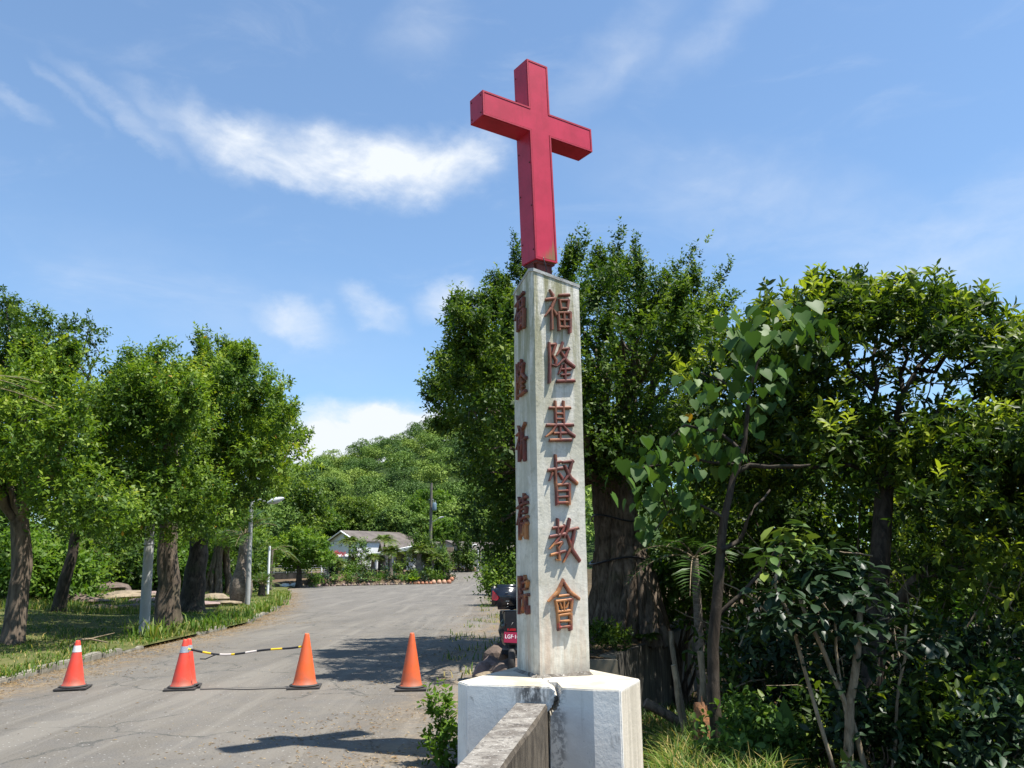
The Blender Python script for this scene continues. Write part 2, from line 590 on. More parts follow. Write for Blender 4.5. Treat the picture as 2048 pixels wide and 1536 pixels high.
def soil(name, a, b, c3, scale=1.0):
    m, t, p = base_mat(name)
    v = wpos(t)
    n = t.noise(v, .8 * scale, 7, .65)
    f = t.noise(v, 14 * scale, 6, .7)
    c = t.mix(t.maprange(n, .38, .62), a, b)
    c = t.mix(t.maprange(f, .50, .66, 0, .8), c, c3)
    t.l.new(c, p.inputs['Base Color'])
    p.inputs['Roughness'].default_value = .95
    p.inputs['Specular IOR Level'].default_value = .1
    bump(t, p, f, .6, .04)
    return m


MATS['whitewash'] = concrete_white()
MATS['plinth'] = concrete_plinth()
MATS['rail'] = rail_concrete()
MATS['cap'] = simple('grey_cement_cap', (.46, .46, .43), .85, .45, 8, bmp=.4)
MATS['retaining'] = wall_concrete()
MATS['asphalt'] = asphalt()
MATS['lawn'] = soil('lawn_earth', (.060, .080, .022), (.110, .115, .040), (.19, .145, .075))
MATS['valley'] = soil('damp_leaf_litter', (.045, .035, .022), (.070, .055, .032), (.12, .085, .045))
MATS['verge'] = soil('verge_earth', (.055, .042, .026), (.10, .075, .045), (.19, .13, .07))
MATS['hill'] = soil('hill_scrub', (.022, .042, .012), (.035, .060, .016), (.05, .07, .02), .3)
MATS['dirt'] = soil('garden_soil', (.085, .060, .040), (.14, .10, .065), (.20, .15, .10))


def red_sheet():
    m, t, p = base_mat('crimson_sheet_metal')
    v = coords(t)
    sep = t.add('ShaderNodeSeparateXYZ', {0: v}).outputs
    n = t.noise(v, 3, 6, .6)
    st = t.noise(t.mapping(v, scale=(9, 9, .7)), 2.0, 6, .6)
    c = t.mix(t.maprange(n, .35, .65), (.49, .024, .058), (.39, .018, .042))
    c = t.mix(t.maprange(st, .54, .72, 0, .45), c, (.31, .022, .036))
    # lichen and rust climbing from the foot of the stem
    g = t.math('SUBTRACT', sep[2], t.math('MULTIPLY', t.math('SUBTRACT', st, .5), .55))
    side = t.maprange(sep[0], -.10, .06)
    c = t.mix(t.math('MULTIPLY', t.maprange(g, .16, .0, 0, .85), side), c, (.19, .13, .045))
    t.l.new(c, p.inputs['Base Color'])
    p.inputs['Roughness'].default_value = .42
    p.inputs['Specular IOR Level'].default_value = .4
    bump(t, p, t.noise(v, 1.3, 3), .12, .02)
    return m


def rusty_red():
    m, t, p = base_mat('weathered_red_letter')
    v = coords(t)
    n = t.noise(v, 14, 6, .65)
    n2 = t.noise(v, 4, 4, .6)
    z = t.add('ShaderNodeSeparateXYZ', {0: wpos(t)}).outputs[2]
    c = t.mix(t.maprange(n, .36, .62), (.185, .042, .030), (.100, .036, .027))
    c = t.mix(t.math('MULTIPLY', t.maprange(n2, .46, .60), t.maprange(z, 3.6, 1.6, .22, .85)), c, (.42, .185, .060))
    c = t.mix(t.math('MULTIPLY', t.maprange(n, .60, .70), t.maprange(z, 3.2, 1.6, .1, .8)), c, (.36, .035, .035))
    t.l.new(c, p.inputs['Base Color'])
    p.inputs['Roughness'].default_value = .6
    bump(t, p, n, .3, .006)
    return m


MATS['cross'] = red_sheet()
MATS['cross_trim'] = simple('crimson_edge_trim', (.40, .018, .040), .45, .2)
MATS['cross_foot'] = simple('rusted_mount', (.14, .035, .028), .7, .5, 12)
MATS['letter'] = rusty_red()


def cone_mat(name, c, dirt):
    """sun bleached plastic with scuffs, grime rising from the foot"""
    m, t, p = base_mat(name)
    v = coords(t)
    z = t.add('ShaderNodeSeparateXYZ', {0: v}).outputs[2]
    n = t.noise(v, 5, 6, .6)
    sc = t.noise(t.mapping(v, scale=(30, 30, 7)), 2.2, 5, .7)
    k = t.mix(t.maprange(n, .35, .65), c, tuple(min(1, x * .86 + .02) for x in c))
    k = t.mix(t.maprange(sc, .60, .70, 0, dirt), k, (.16, .06, .035))
    k = t.mix(t.math('MULTIPLY', t.maprange(z, .26, .04), t.maprange(n, .35, .6, .15, .7)), k, (.26, .13, .08))
    t.l.new(k, p.inputs['Base Color'])
    p.inputs['Roughness'].default_value = .55
    bump(t, p, sc, .15, .004)
    return m


MATS['cone_red'] = cone_mat('faded_red_plastic', (.74, .055, .026), .55)
MATS['cone_orange'] = cone_mat('faded_orange_plastic', (.78, .115, .020), .25)
MATS['cone_orange_dull'] = cone_mat('dull_orange_plastic', (.68, .110, .024), .4)
MATS['rubber'] = simple('black_rubber', (.050, .046, .043), .7, .3, 9)
MATS['band_white'] = simple('white_reflective', (.72, .70, .70), .35, .25, 20)
MATS['band_silver'] = simple('silver_reflective', (.50, .52, .56), .3, .35, 30, .3)
MATS['yellow'] = simple('yellow_plastic', (.80, .50, .015), .45, .2, 15)
MATS['black'] = simple('black_plastic', (.018, .018, .022), .4, .3, 15)
MATS['white_plastic'] = simple('dirty_white_plastic', (.66, .58, .53), .5, .2, 15)
MATS['galv'] = simple('galvanised_steel', (.42, .43, .44), .5, .2, 6, .0, .5)
MATS['lamp_grey'] = simple('lamp_housing_grey', (.55, .57, .58), .4, .1, 6)
MATS['post_grey'] = simple('grey_painted_concrete', (.36, .36, .345), .75, .14, 2.5)
MATS['pole_dark'] = simple('dark_weathered_pole', (.16, .14, .115), .85, .35, 4)
MATS['transformer'] = simple('blue_grey_enamel', (.13, .20, .24), .5, .2, 4)
MATS['wall_pale'] = simple('pale_render', (.66, .67, .66), .85, .15, 1.2)
MATS['wall_beige'] = simple('beige_render', (.62, .58, .46), .85, .12, 1.2)
MATS['stone_warm'] = simple('warm_stone_cladding', (.42, .32, .22), .85, .45, 3.0, bmp=.5)
MATS['roof'] = None
MATS['fascia'] = simple('white_painted_fascia', (.78, .78, .76), .6, .1, 2)
MATS['dark_gap'] = simple('dark_panel', (.05, .042, .036), .7, .3, 4)  # near-black sheets: shade under the porch, and a door
MATS['glass'] = simple('dim_window_glass', (.10, .13, .16), .12, .3, 2, spec=.8, bmp=0)
MATS['sheet'] = simple('corrugated_sheet', (.62, .60, .58), .5, .2, 3)
MATS['maroon'] = simple('maroon_paint', (.16, .035, .045), .5, .3, 4)
MATS['drystone'] = simple('dark_drystone', (.10, .092, .082), .9, .55, 3.5, bmp=.6, c2=(.025, .024, .022))
MATS['rock'] = simple('pinkish_fieldstone', (.30, .215, .19), .85, .5, 3.5, bmp=.6)
MATS['rock_tan'] = simple('tan_fieldstone', (.28, .22, .145), .85, .5, 3.0, bmp=.6)
MATS['rock_dark'] = simple('brown_fieldstone', (.17, .125, .10), .85, .5, 4.0, bmp=.6)
MATS['clay'] = simple('terracotta', (.46, .19, .10), .6, .35, 6)
MATS['clay_pale'] = simple('pale_terracotta', (.56, .32, .20), .6, .3, 6)
MATS['kerb'] = simple('mossy_kerb_concrete', (.30, .275, .22), .9, .5, 3, bmp=.5)
MATS['scooter'] = simple('black_blue_gloss', (.014, .018, .028), .22, .2, 8, spec=.6, bmp=0)
MATS['taillight'] = simple('red_lens', (.55, .012, .018), .2, .2, 20, spec=.6, bmp=0)
MATS['plate'] = simple('magenta_red_plate', (.27, .012, .045), .4, .15, 10)
MATS['plate_ink'] = simple('white_plate_ink', (.80, .78, .80), .5, .05, 10, bmp=0)
MATS['chrome'] = simple('dull_metal', (.50, .50, .50), .3, .2, 10, .9)


def roof_tiles():
    m, t, p = base_mat('grey_brown_roof_tiles')
    v = wpos(t)
    n = t.noise(v, 1.2, 6, .6)
    w = t.add('ShaderNodeTexWave', {'Vector': v, 'Scale': 1.6, 'Distortion': .6, 'Detail': 2.0}, bands_direction='Y').outputs[1]
    c = t.mix(t.maprange(n, .35, .65), (.085, .070, .062), (.14, .12, .105))
    c = t.mix(t.math('MULTIPLY', w, .45), c, (.085, .07, .06))
    t.l.new(c, p.inputs['Base Color'])
    p.inputs['Roughness'].default_value = .85
    bump(t, p, w, .6, .05)
    return m


MATS['roof'] = roof_tiles()

# ------------------------------------------------------------------ plants
LEAF = {
    # template verts (along, across, lift), faces
    'small': (np.array([(0, 0, 0), (.48, .5, .07), (1, 0, -.04), (.42, -.5, .07)]), [(0, 1, 2, 3)]),
    'long': (np.array([(0, 0, 0), (.35, .46, .10), (.72, .36, .05), (1, 0, -.10), (.72, -.36, .05), (.35, -.46, .10), (.5, 0, -.01)]),
             [(0, 1, 6, 5), (1, 2, 3, 6), (6, 3, 4, 5)]),
    'heart': (np.array([(0, 0, 0), (-.14, .28, .03), (.12, .53, .05), (.52, .42, .02), (1, 0, -.18), (.52, -.42, .02), (.12, -.53, .05), (-.14, -.28, .03), (.5, 0, -.06)]),
              [(0, 1, 2, 8), (8, 2, 3, 4), (0, 8, 6, 7), (8, 4, 5, 6)]),
    'oak': (np.array([(0, 0, 0), (.22, .22, .05), (.48, .40, .07), (.80, .38, .02), (1, 0, -.12), (.80, -.38, .02), (.48, -.40, .07), (.22, -.22, .05), (.48, 0, .0), (.8, 0, -.05)]),
            [(0, 1, 2, 8), (8, 2, 3, 9), (9, 3, 4, 5), (8, 9, 5, 6), (0, 8, 6, 7)]),
}


def unit(a):
    return a / (np.linalg.norm(a, axis=-1, keepdims=True) + 1e-9)


def leaf_geo(pos, axis, nrm, length, wr, shape):
    T, F = LEAF[shape]
    axis = unit(axis)
    b = unit(np.cross(nrm, axis))
    n = np.cross(axis, b)
    L = np.asarray(length)[:, None, None]
    V = pos[:, None, :] + L * (T[None, :, 0, None] * axis[:, None, :] + wr * T[None, :, 1, None] * b[:, None, :] + T[None, :, 2, None] * n[:, None, :])
    k = len(T)
    base = (np.arange(len(pos)) * k)[:, None, None]
    FF = (np.array(F)[None] + base).reshape(-1, 4)
    return V.reshape(-1, 3), FF, len(F)


def leaf_mesh(name, pos, axis, nrm, length, wr, shape, tint):
    V, F, nf = leaf_geo(pos, axis, nrm, length, wr, shape)
    t = np.repeat(tint, nf)
    return np_mesh(name, V, F, t)


def clump_leaves(clumps, rng, per_m2, leaf, n_leaf=9, twig=.45, up=.45, out=.6, rosette=0.0, tip=.35, shell=.35, droop=0.0, base=None, size_var=.42, flat=.8):
    """leaves on twigs that fill ellipsoids. clumps: rows (x, y, z, rx, ry, rz[, density])"""
    C = np.array([c[:3] for c in clumps], float)
    R = np.array([c[3:6] for c in clumps], float)
    dn = np.array([c[6] if len(c) > 6 else 1.0 for c in clumps]) * rng.uniform(.6, 1.35, len(clumps))
    ctr = C.mean(0)
    area = 4 * math.pi * ((R[:, 0] * R[:, 1]) ** 1.6 / 3 + (R[:, 0] * R[:, 2]) ** 1.6 / 3 + (R[:, 1] * R[:, 2]) ** 1.6 / 3) ** (1 / 1.6)
    nt = np.maximum(3, (area * per_m2 * dn).astype(int))
    idx = np.repeat(np.arange(len(C)), nt)
    N = len(idx)
    d = unit(rng.normal(size=(N, 3)))
    u = shell + (1 - shell) * np.sqrt(rng.random(N))
    # lumpy outline: each clump swells and shrinks with direction
    ph = rng.uniform(0, 6.28, (len(C), 6))[idx]
    lump = 1 + .16 * np.sin(3 * d[:, 0] + ph[:, 0]) + .14 * np.sin(4.3 * d[:, 1] + ph[:, 1]) + .14 * np.sin(5 * d[:, 2] + ph[:, 2])
    st = C[idx] + d * R[idx] * (u * lump)[:, None]
    o = unit(C[idx] - ctr + 1e-3)
    td = unit(d * out + o * .35 + np.array([0, 0, up]) + rng.normal(size=(N, 3)) * .35)
    L = twig * rng.uniform(.55, 1.25, N) * (0.75 + .5 * (u > .85))
    cl_t = rng.normal(0, .12, len(C))[idx]
    tw_t = rng.normal(0, .09, N)
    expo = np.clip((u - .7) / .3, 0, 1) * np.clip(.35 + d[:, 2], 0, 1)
    k = n_leaf
    s = (np.arange(k) + .5) / k
    if rosette:
        s = 1 - (1 - s) * (1 - rosette)
    s = s[None, :] + rng.normal(0, .05, (N, k))
    pos = st[:, None, :] + td[:, None, :] * (L[:, None] * s)[..., None]
    pos[..., 2] -= droop * (L[:, None] * s) ** 2
    side = unit(np.cross(td, rng.normal(size=(N, 3))))
    bin_ = np.cross(td, side)
    ang = np.arange(k)[None, :] * 2.4 + rng.uniform(0, 6.28, (N, 1))
    sv = side[:, None, :] * np.cos(ang)[..., None] + bin_[:, None, :] * np.sin(ang)[..., None]
    ax = unit(sv * .8 + td[:, None, :] * (.45 + .5 * (s > .9))[..., None] + rng.normal(size=(N, k, 3)) * .2 - np.array([0, 0, droop * .6]))
    nr = unit(np.array([0, 0, flat]) + rng.normal(size=(N, k, 3)) * .36 + d[:, None, :] * .8)
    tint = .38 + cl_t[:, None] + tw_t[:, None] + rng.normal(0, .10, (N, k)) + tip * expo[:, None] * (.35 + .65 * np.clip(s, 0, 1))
    ln = leaf * rng.uniform(1 - size_var, 1 + size_var, (N, k)) * (1 - .25 * (s > .92))
    sticks = (st, st + td * L[:, None])
    return pos.reshape(-1, 3), ax.reshape(-1, 3), nr.reshape(-1, 3), ln.ravel(), np.clip(tint, 0, .985).ravel(), sticks


def crown(name, parent, mat, clumps, rng, wr=.5, shape='small', yellow=0.0, **kw):
    p, a, n, l, t, st = clump_leaves(clumps, rng, **kw)
    if yellow:
        t[rng.random(len(t)) < yellow] = 1.0
    me = leaf_mesh(name, p - (ORG[parent.name] if parent is not None else 0), a, n, l, wr, shape, t)
    return link(name, me, MATS[mat], parent)


def wiggle(a, b, rng, n=6, amp=.08, sag=0.0):
    a, b = np.array(a, float), np.array(b, float)
    L = np.linalg.norm(b - a)
    t = np.linspace(0, 1, n)[:, None]
    off = np.cumsum(rng.normal(0, amp * L / n ** .5, (n, 3)), 0)
    off -= off[0] + (off[-1] - off[0]) * t
    p = a + (b - a) * t + off
    p[:, 2] += sag * L * (4 * t[:, 0] * (1 - t[:, 0]))
    return p


def limbs(mb, start, clumps, rng, r0, r1=.012, n=7, amp=.10, sag=.05, sub=2):
    for c in clumps:
        q = np.array(c[:3])
        k = 8
        P = wiggle(start, q, rng, k, amp, sag)
        mb.tube(P, np.linspace(r0, r1, k) ** 1.0, n, noise=.04, rng=rng)
        for _ in range(sub):
            i = rng.integers(3, k)
            e = q + unit(rng.normal(size=3)) * np.array(c[3:6]) * .8
            mb.tube(wiggle(P[i], e, rng, 5, .12, .05), np.linspace(r0 + (r1 - r0) * i / k, .006, 5) * .6, 5, rng=rng)


def ground_clump(px, py, y, r, ry=None, rz=None, dens=1.0):
    p = D(px, py, y)
    return (p[0], p[1], p[2], r, ry or r, rz or r * .8, dens)


def fill_clumps(poly, y0, y1, r0, r1, n, rng, sep=.85):
    """clumps scattered through the outline of a crown as surveyed, at true depths y0..y1"""
    poly = np.array(poly, float)
    lo, hi = poly.min(0), poly.max(0)
    out = []
    tries = 0
    while len(out) < n and tries < n * 60:
        tries += 1
        q = rng.uniform(lo, hi)
        c = False
        j = len(poly) - 1
        for i in range(len(poly)):
            if (poly[i, 1] > q[1]) != (poly[j, 1] > q[1]) and q[0] < (poly[j, 0] - poly[i, 0]) * (q[1] - poly[i, 1]) / (poly[j, 1] - poly[i, 1]) + poly[i, 0]:
                c = not c
            j = i
        if not c:
            continue
        y = rng.uniform(y0, y1)
        r = rng.uniform(r0, r1)
        if any((q[0] - o[7]) ** 2 + (q[1] - o[8]) ** 2 < (r * sep * CAM_F / y) ** 2 and abs(o[1] - y) < r * 2.2 for o in out):
            continue
        p = D(q[0], q[1], y)
        out.append((p[0], p[1], p[2], r, r * 1.05, r * .66, 1.0, q[0], q[1]))
    return [o[:7] for o in out]


def frond_geo(base, d, length, rng, n=26, leaf=.45, droop=.6, width=.045, lift=.25):
    """one feather frond: rachis points and its leaflets"""
    d = unit(np.array(d, float))
    t = np.linspace(0, 1, n)
    P = np.array(base) + d * (length * t)[:, None]
    P[:, 2] -= droop * length * t ** 2
    tg = unit(np.gradient(P, axis=0))
    sd = unit(np.cross(tg, np.array([0, 0, 1.0])))
    upv = np.cross(sd, tg)
    pos, ax, nr, ln = [], [], [], []
    for s in (-1, 1):
        k = t > .12
        m = k.sum()
        a = unit(sd[k] * s * .9 + tg[k] * .55 + upv[k] * lift + rng.normal(0, .07, (m, 3)) - np.array([0, 0, .15]))
        pos.append(P[k]); ax.append(a); nr.append(unit(upv[k] + rng.normal(0, .2, (m, 3))))
        ln.append(leaf * np.sin(np.clip(t[k] * .9 + .12, 0, 1) * math.pi) ** .5 * rng.uniform(.85, 1.1, m))
    return P, np.concatenate(pos), np.concatenate(ax), np.concatenate(nr), np.concatenate(ln)


def palm(name, label, foot, height, rng, n_fr=12, fl=1.6, r=.12, cat='palm', group=None, bottle=0.0, lean=(0, 0), leaf=.42, droop=.55, mat='palm_leaf', tint=.5, bark='bark_palm', dirs=None, stem=True, wr=.11, low=.15):
    foot = np.array(foot, float)
    t = thing(name, label, cat, tuple(foot), group)
    top = foot + np.array([lean[0], lean[1], height])
    if stem:
        mb = MB()
        k = 9
        s = np.linspace(0, 1, k)
        P = foot + (top - foot) * s[:, None]
        R = r * (1 + bottle * np.exp(-((s - .22) / .25) ** 2) - .35 * s)
        mb.tube(P, R, 12, noise=.02, rng=rng)
        mb.build('trunk', MATS[bark], t)
    pos, ax, nr, ln = [], [], [], []
    rb = MB()
    for i in range(n_fr if dirs is None else len(dirs)):
        if dirs is None:
            a = i * 2.4 + rng.uniform(-.3, .3)
            e = rng.uniform(low, 1.3)
            d = (math.cos(a) * math.cos(e), math.sin(a) * math.cos(e), math.sin(e))
        else:
            d = dirs[i]
        L = fl * rng.uniform(.8, 1.1)
        P, p, a_, n_, l_ = frond_geo(top, d, L, rng, leaf=leaf, droop=droop * rng.uniform(.7, 1.2))
        pos.append(p); ax.append(a_); nr.append(n_); ln.append(l_)
        rb.tube(P[::3], np.linspace(.018, .004, len(P[::3])), 5)
    pos, ax, nr, ln = map(np.concatenate, (pos, ax, nr, ln))
    ti = np.clip(tint + rng.normal(0, .15, len(pos)), 0, 1)
    me = leaf_mesh('fronds', pos - foot, ax, nr, ln, wr, 'small', ti)
    f = link('fronds', me, MATS[mat], t)
    rb.build('frond_stalks', MATS['twig_tan'], t)
    return t


def grass_mesh(name, P, rng, h, w=.012, lean=.35, tint=.45, tv=.18, dry=.0, parent=None):
    """bent blades at the points P"""
    N = len(P)
    a = rng.uniform(0, 2 * math.pi, N)
    d = np.stack([np.cos(a), np.sin(a), np.zeros(N)], 1)
    s = np.stack([-np.sin(a), np.cos(a), np.zeros(N)], 1)
    H = h * rng.uniform(.5, 1.3, N)
    ln = lean * rng.uniform(.2, 1.6, N)
    W = w * rng.uniform(.7, 1.3, N)
    z = np.array([0, 0, 1.0])
    b0 = P - s * W[:, None]
    b1 = P + s * W[:, None]
    m = P + z * (H * .6)[:, None] + d * (H * ln * .4)[:, None]
    m0, m1 = m - s * (W * .75)[:, None], m + s * (W * .75)[:, None]
    tp = P + z * (H * (1 - .25 * ln))[:, None] + d * (H * ln * 1.1)[:, None]
    t0, t1 = tp - s * (W * .12)[:, None], tp + s * (W * .12)[:, None]
    V = np.stack([b0, b1, m0, m1, t0, t1], 1).reshape(-1, 3)
    b = (np.arange(N) * 6)[:, None]
    F = np.concatenate([b + np.array([[0, 1, 3, 2]]), b + np.array([[2, 3, 5, 4]])], 1).reshape(-1, 4)
    t = np.clip(tint + rng.normal(0, tv, N), 0, .9)
    t[rng.random(N) < dry] = 1.0
    if parent is not None:
        V = V - ORG[parent.name]
    me = np_mesh(name, V, F, np.repeat(t, 2))
    return link(name, me, MATS['grass'], parent)


def rock(name, label, c, size, rng, mat='rock', group=None, rot=0.0, sub=3, cat='rock', rough=.16):
    bm = bmesh.new()
    bmesh.ops.create_icosphere(bm, subdivisions=sub, radius=1.0)
    V = np.array([v.co[:] for v in bm.verts])
    # cut by random planes for a fractured stone, then roughen
    for _ in range(9):
        n = unit(rng.normal(size=3))
        h = rng.uniform(.62, .95)
        d = V @ n - h
        V = V - np.clip(d, 0, None)[:, None] * n
    ph = rng.uniform(0, 6.28, 6)
    V *= (1 + rough * .35 * (np.sin(4 * V[:, 0] + ph[0]) + np.sin(5 * V[:, 1] + ph[1]) + np.sin(6 * V[:, 2] + ph[2])))[:, None]
    V += rng.normal(0, .012, V.shape)
    V *= np.array(size) / 2
    ca, sa = math.cos(rot), math.sin(rot)
    V = V @ np.array([[ca, sa, 0], [-sa, ca, 0], [0, 0, 1]])
    for v, p in zip(bm.verts, V):
        v.co = p
    me = bpy.data.meshes.new(name)
    bm.to_mesh(me)
    bm.free()
    o = link(name, me, MATS[mat])
    o.location = (c[0], c[1], c[2] + size[2] * .36)
    return props(o, label, cat, group)


# ------------------------------------------------------------------ ground, road, lawn, hill
KERB = [(-40, -7.3), (12, -7.35), (17, -7.6), (24, -7.75), (34, -9.6), (54, -14.7), (63, -17.3), (72, -18.0), (95, -19.0)]


def kerb_x(y):
    return np.interp(y, [k[0] for k in KERB], [k[1] for k in KERB])


WALL_TOP = [(13.65, 1.66), (16.0, 2.6), (19.7, 4.25), (24, 6.2), (30, 8.9)]


def wall_x(y):
    return np.interp(y, [k[0] for k in WALL_TOP], [k[1] for k in WALL_TOP])


def road_z(y):
    t = np.clip((np.asarray(y, float) - 72) / 18, 0, 1)
    return 1.15 * t * t * (3 - 2 * t)


def lawn_z(x, y):
    d = np.clip(kerb_x(y) - x, 0, None)
    return road_z(y) + .10 + .55 * (1 - np.exp(-np.clip(d - 2, 0, None) / 9)) + .05 * np.sin(x * 1.3) * np.sin(y * .9) * np.clip(d, 0, 1)


def valley_z(y):
    return np.clip(-.42 - .085 * (np.asarray(y, float) - 8), -1.25, -.3)


def hill_z(x, y):
    x, y = np.asarray(x, float), np.asarray(y, float)
    t = np.clip((y - 104) / 116, 0, 1)
    rise = t * t * (3 - 2 * t) * .55 + t * .45
    peak = 35.5 * np.exp(-((x + 4) / 58) ** 2) + 4 * np.exp(-((x + 60) / 40) ** 2)
    return 1.0 + rise * peak + 1.2 * np.sin(x * .09 + 1) * np.sin(y * .07) * t


def grid(name, xs, ys, zf, mat, kind='structure', extra=None):
    X, Y = np.meshgrid(xs, ys)
    Z = zf(X, Y)
    V = np.stack([X, Y, Z], -1).reshape(-1, 3)
    nx, ny = len(xs), len(ys)
    i = np.arange(nx - 1)[None] + (np.arange(ny - 1) * nx)[:, None]
    F = np.stack([i, i + 1, i + 1 + nx, i + nx], -1).reshape(-1, 4)
    me = np_mesh(name, V, F, smooth=True)
    return props(link(name, me, MATS[mat]), kind=kind)


def ground_z(x, y):
    left = np.full_like(x, -.06)
    s = np.clip((x - .55) / .5, 0, 1)
    lip = np.where(y < 6.6, np.clip((x - (.23 + .165 * (y - 6.4))) / .25, 0, 1), s)
    z = left * (1 - lip) + valley_z(y) * lip
    far = np.clip((y - 60) / 25, 0, 1)
    z = np.where(y > 60, z * (1 - far) + (road_z(y) - .08) * far, z)
    dist = np.hypot(x, y)
    return z - np.clip(dist - 320, 0, 200) * .02


gx = np.unique(np.concatenate([[-1600, -800, -300, -120, -60, -30, -15, -8], np.arange(-4, 8.01, .2), np.arange(9, 30, 2), [40, 80, 160, 400, 800, 1600]]))
gy = np.unique(np.concatenate([[-1600, -600, -100, -30, -10], np.arange(-5, 24, .4), np.arange(24, 110, 4), [130, 180, 260, 400, 800, 1600]]))
grid('ground', gx, gy, ground_z, 'valley')


def build_road():
    ys = np.concatenate([np.arange(-30, 4, 2), np.arange(4, 40, .5), np.arange(40, 96, 2)])
    n = 29
    V, E = [], []
    for y in ys:
        x0 = float(kerb_x(y)) + .02
        x1 = np.interp(y, [-30, 4.5, 6.4, 7.2, 9, 13, 13.6, 24, 60, 80, 95], [-5.8, -.02, .28, .5, .55, .55, .6, .7, .3, 1.5, 2.5])
        for k in range(n):
            u = k / (n - 1)
            x = x0 + (x1 - x0) * u
            V.append((x, y, float(road_z(y)) + .02 * math.sin(math.pi * u)))
            dl = (x - x0)
            dr = (x1 - x)
            E.append(max(0, 1 - dl / 1.5) * 1.0 + max(0, 1 - dr / 2.9) * .95 + (.18 if y > 20 else 0) * max(0, 1 - dr / 4))
    ny = len(ys)
    i = np.arange(n - 1)[None] + (np.arange(ny - 1) * n)[:, None]
    F = np.stack([i, i + 1, i + 1 + n, i + n], -1).reshape(-1, 4)
    me = np_mesh('road', V, F, smooth=True)
    at = me.attributes.new('edge', 'FLOAT', 'POINT')
    at.data.foreach_set('value', np.array(E, np.float32))
    props(link('road', me, MATS['asphalt']), kind='structure')


build_road()


def build_lawn():
    ys = np.concatenate([np.arange(-20, 8, 3), np.arange(8, 60, .7), np.arange(60, 110, 3)])
    us = np.concatenate([[0], np.linspace(.05, 1, 46) ** 1.6 * 60])
    V = []
    for y in ys:
        for u in us:
            x = float(kerb_x(y)) - u
            V.append((x, y, float(lawn_z(x, y)) if u > 0 else float(road_z(y)) + .06))
    n, ny = len(us), len(ys)
    i = np.arange(n - 1)[None] + (np.arange(ny - 1) * n)[:, None]
    F = np.stack([i, i + n, i + 1 + n, i + 1], -1).reshape(-1, 4)
    me = np_mesh('lawn', V, F, smooth=True)
    props(link('lawn', me, MATS['lawn']), kind='structure')


build_lawn()


def build_verge():
    """raised bank that carries the banyan, above the retaining wall"""
    ys = np.concatenate([np.arange(13.72, 30, .4), np.arange(30, 66, 2)])
    n = 16
    V = []
    for y in ys:
        x0 = np.interp(y, [13.7, 24, 60, 66], [.05, .0, -.4, -.4])
        x1 = float(wall_x(y)) - .12 if y < 30 else 9 + (y - 30) * .1
        for k in range(n):
            u = k / (n - 1)
            x = x0 + (x1 - x0) * u
            h = .03 + .24 * min(1, u * 2.2) * min(1, .35 + (y - 13.7) * .14)
            V.append((x, y, h + .025 * math.sin(5 * x + 2 * y)))
    ny = len(ys)
    i = np.arange(n - 1)[None] + (np.arange(ny - 1) * n)[:, None]
    F = np.stack([i, i + 1, i + 1 + n, i + n], -1).reshape(-1, 4)
    me = np_mesh('verge', V, F, smooth=True)
    props(link('verge', me, MATS['verge']), kind='structure')


build_verge()
grid('hill', np.arange(-190, 121, 4), np.arange(100, 300, 4), lambda x, y: hill_z(x, np.minimum(y, 222) - np.clip(y - 222, 0, 200) * .4), 'hill')

# ------------------------------------------------------------------ the white sign pillar
PYAW, PW1, PW2, PZ0, PZ1 = 0.323, .486, .482, .69, 4.205
PE1 = np.array([math.cos(PYAW), math.sin(PYAW), 0])      # along the front face
PE2 = np.array([-math.sin(PYAW), math.cos(PYAW), 0])     # along the side face, away
PC = np.array([.178, 7.0, 0])                            # front corner


def pp(a, b, z):
    return PC + PE1 * a + PE2 * b + np.array([0, 0, z])


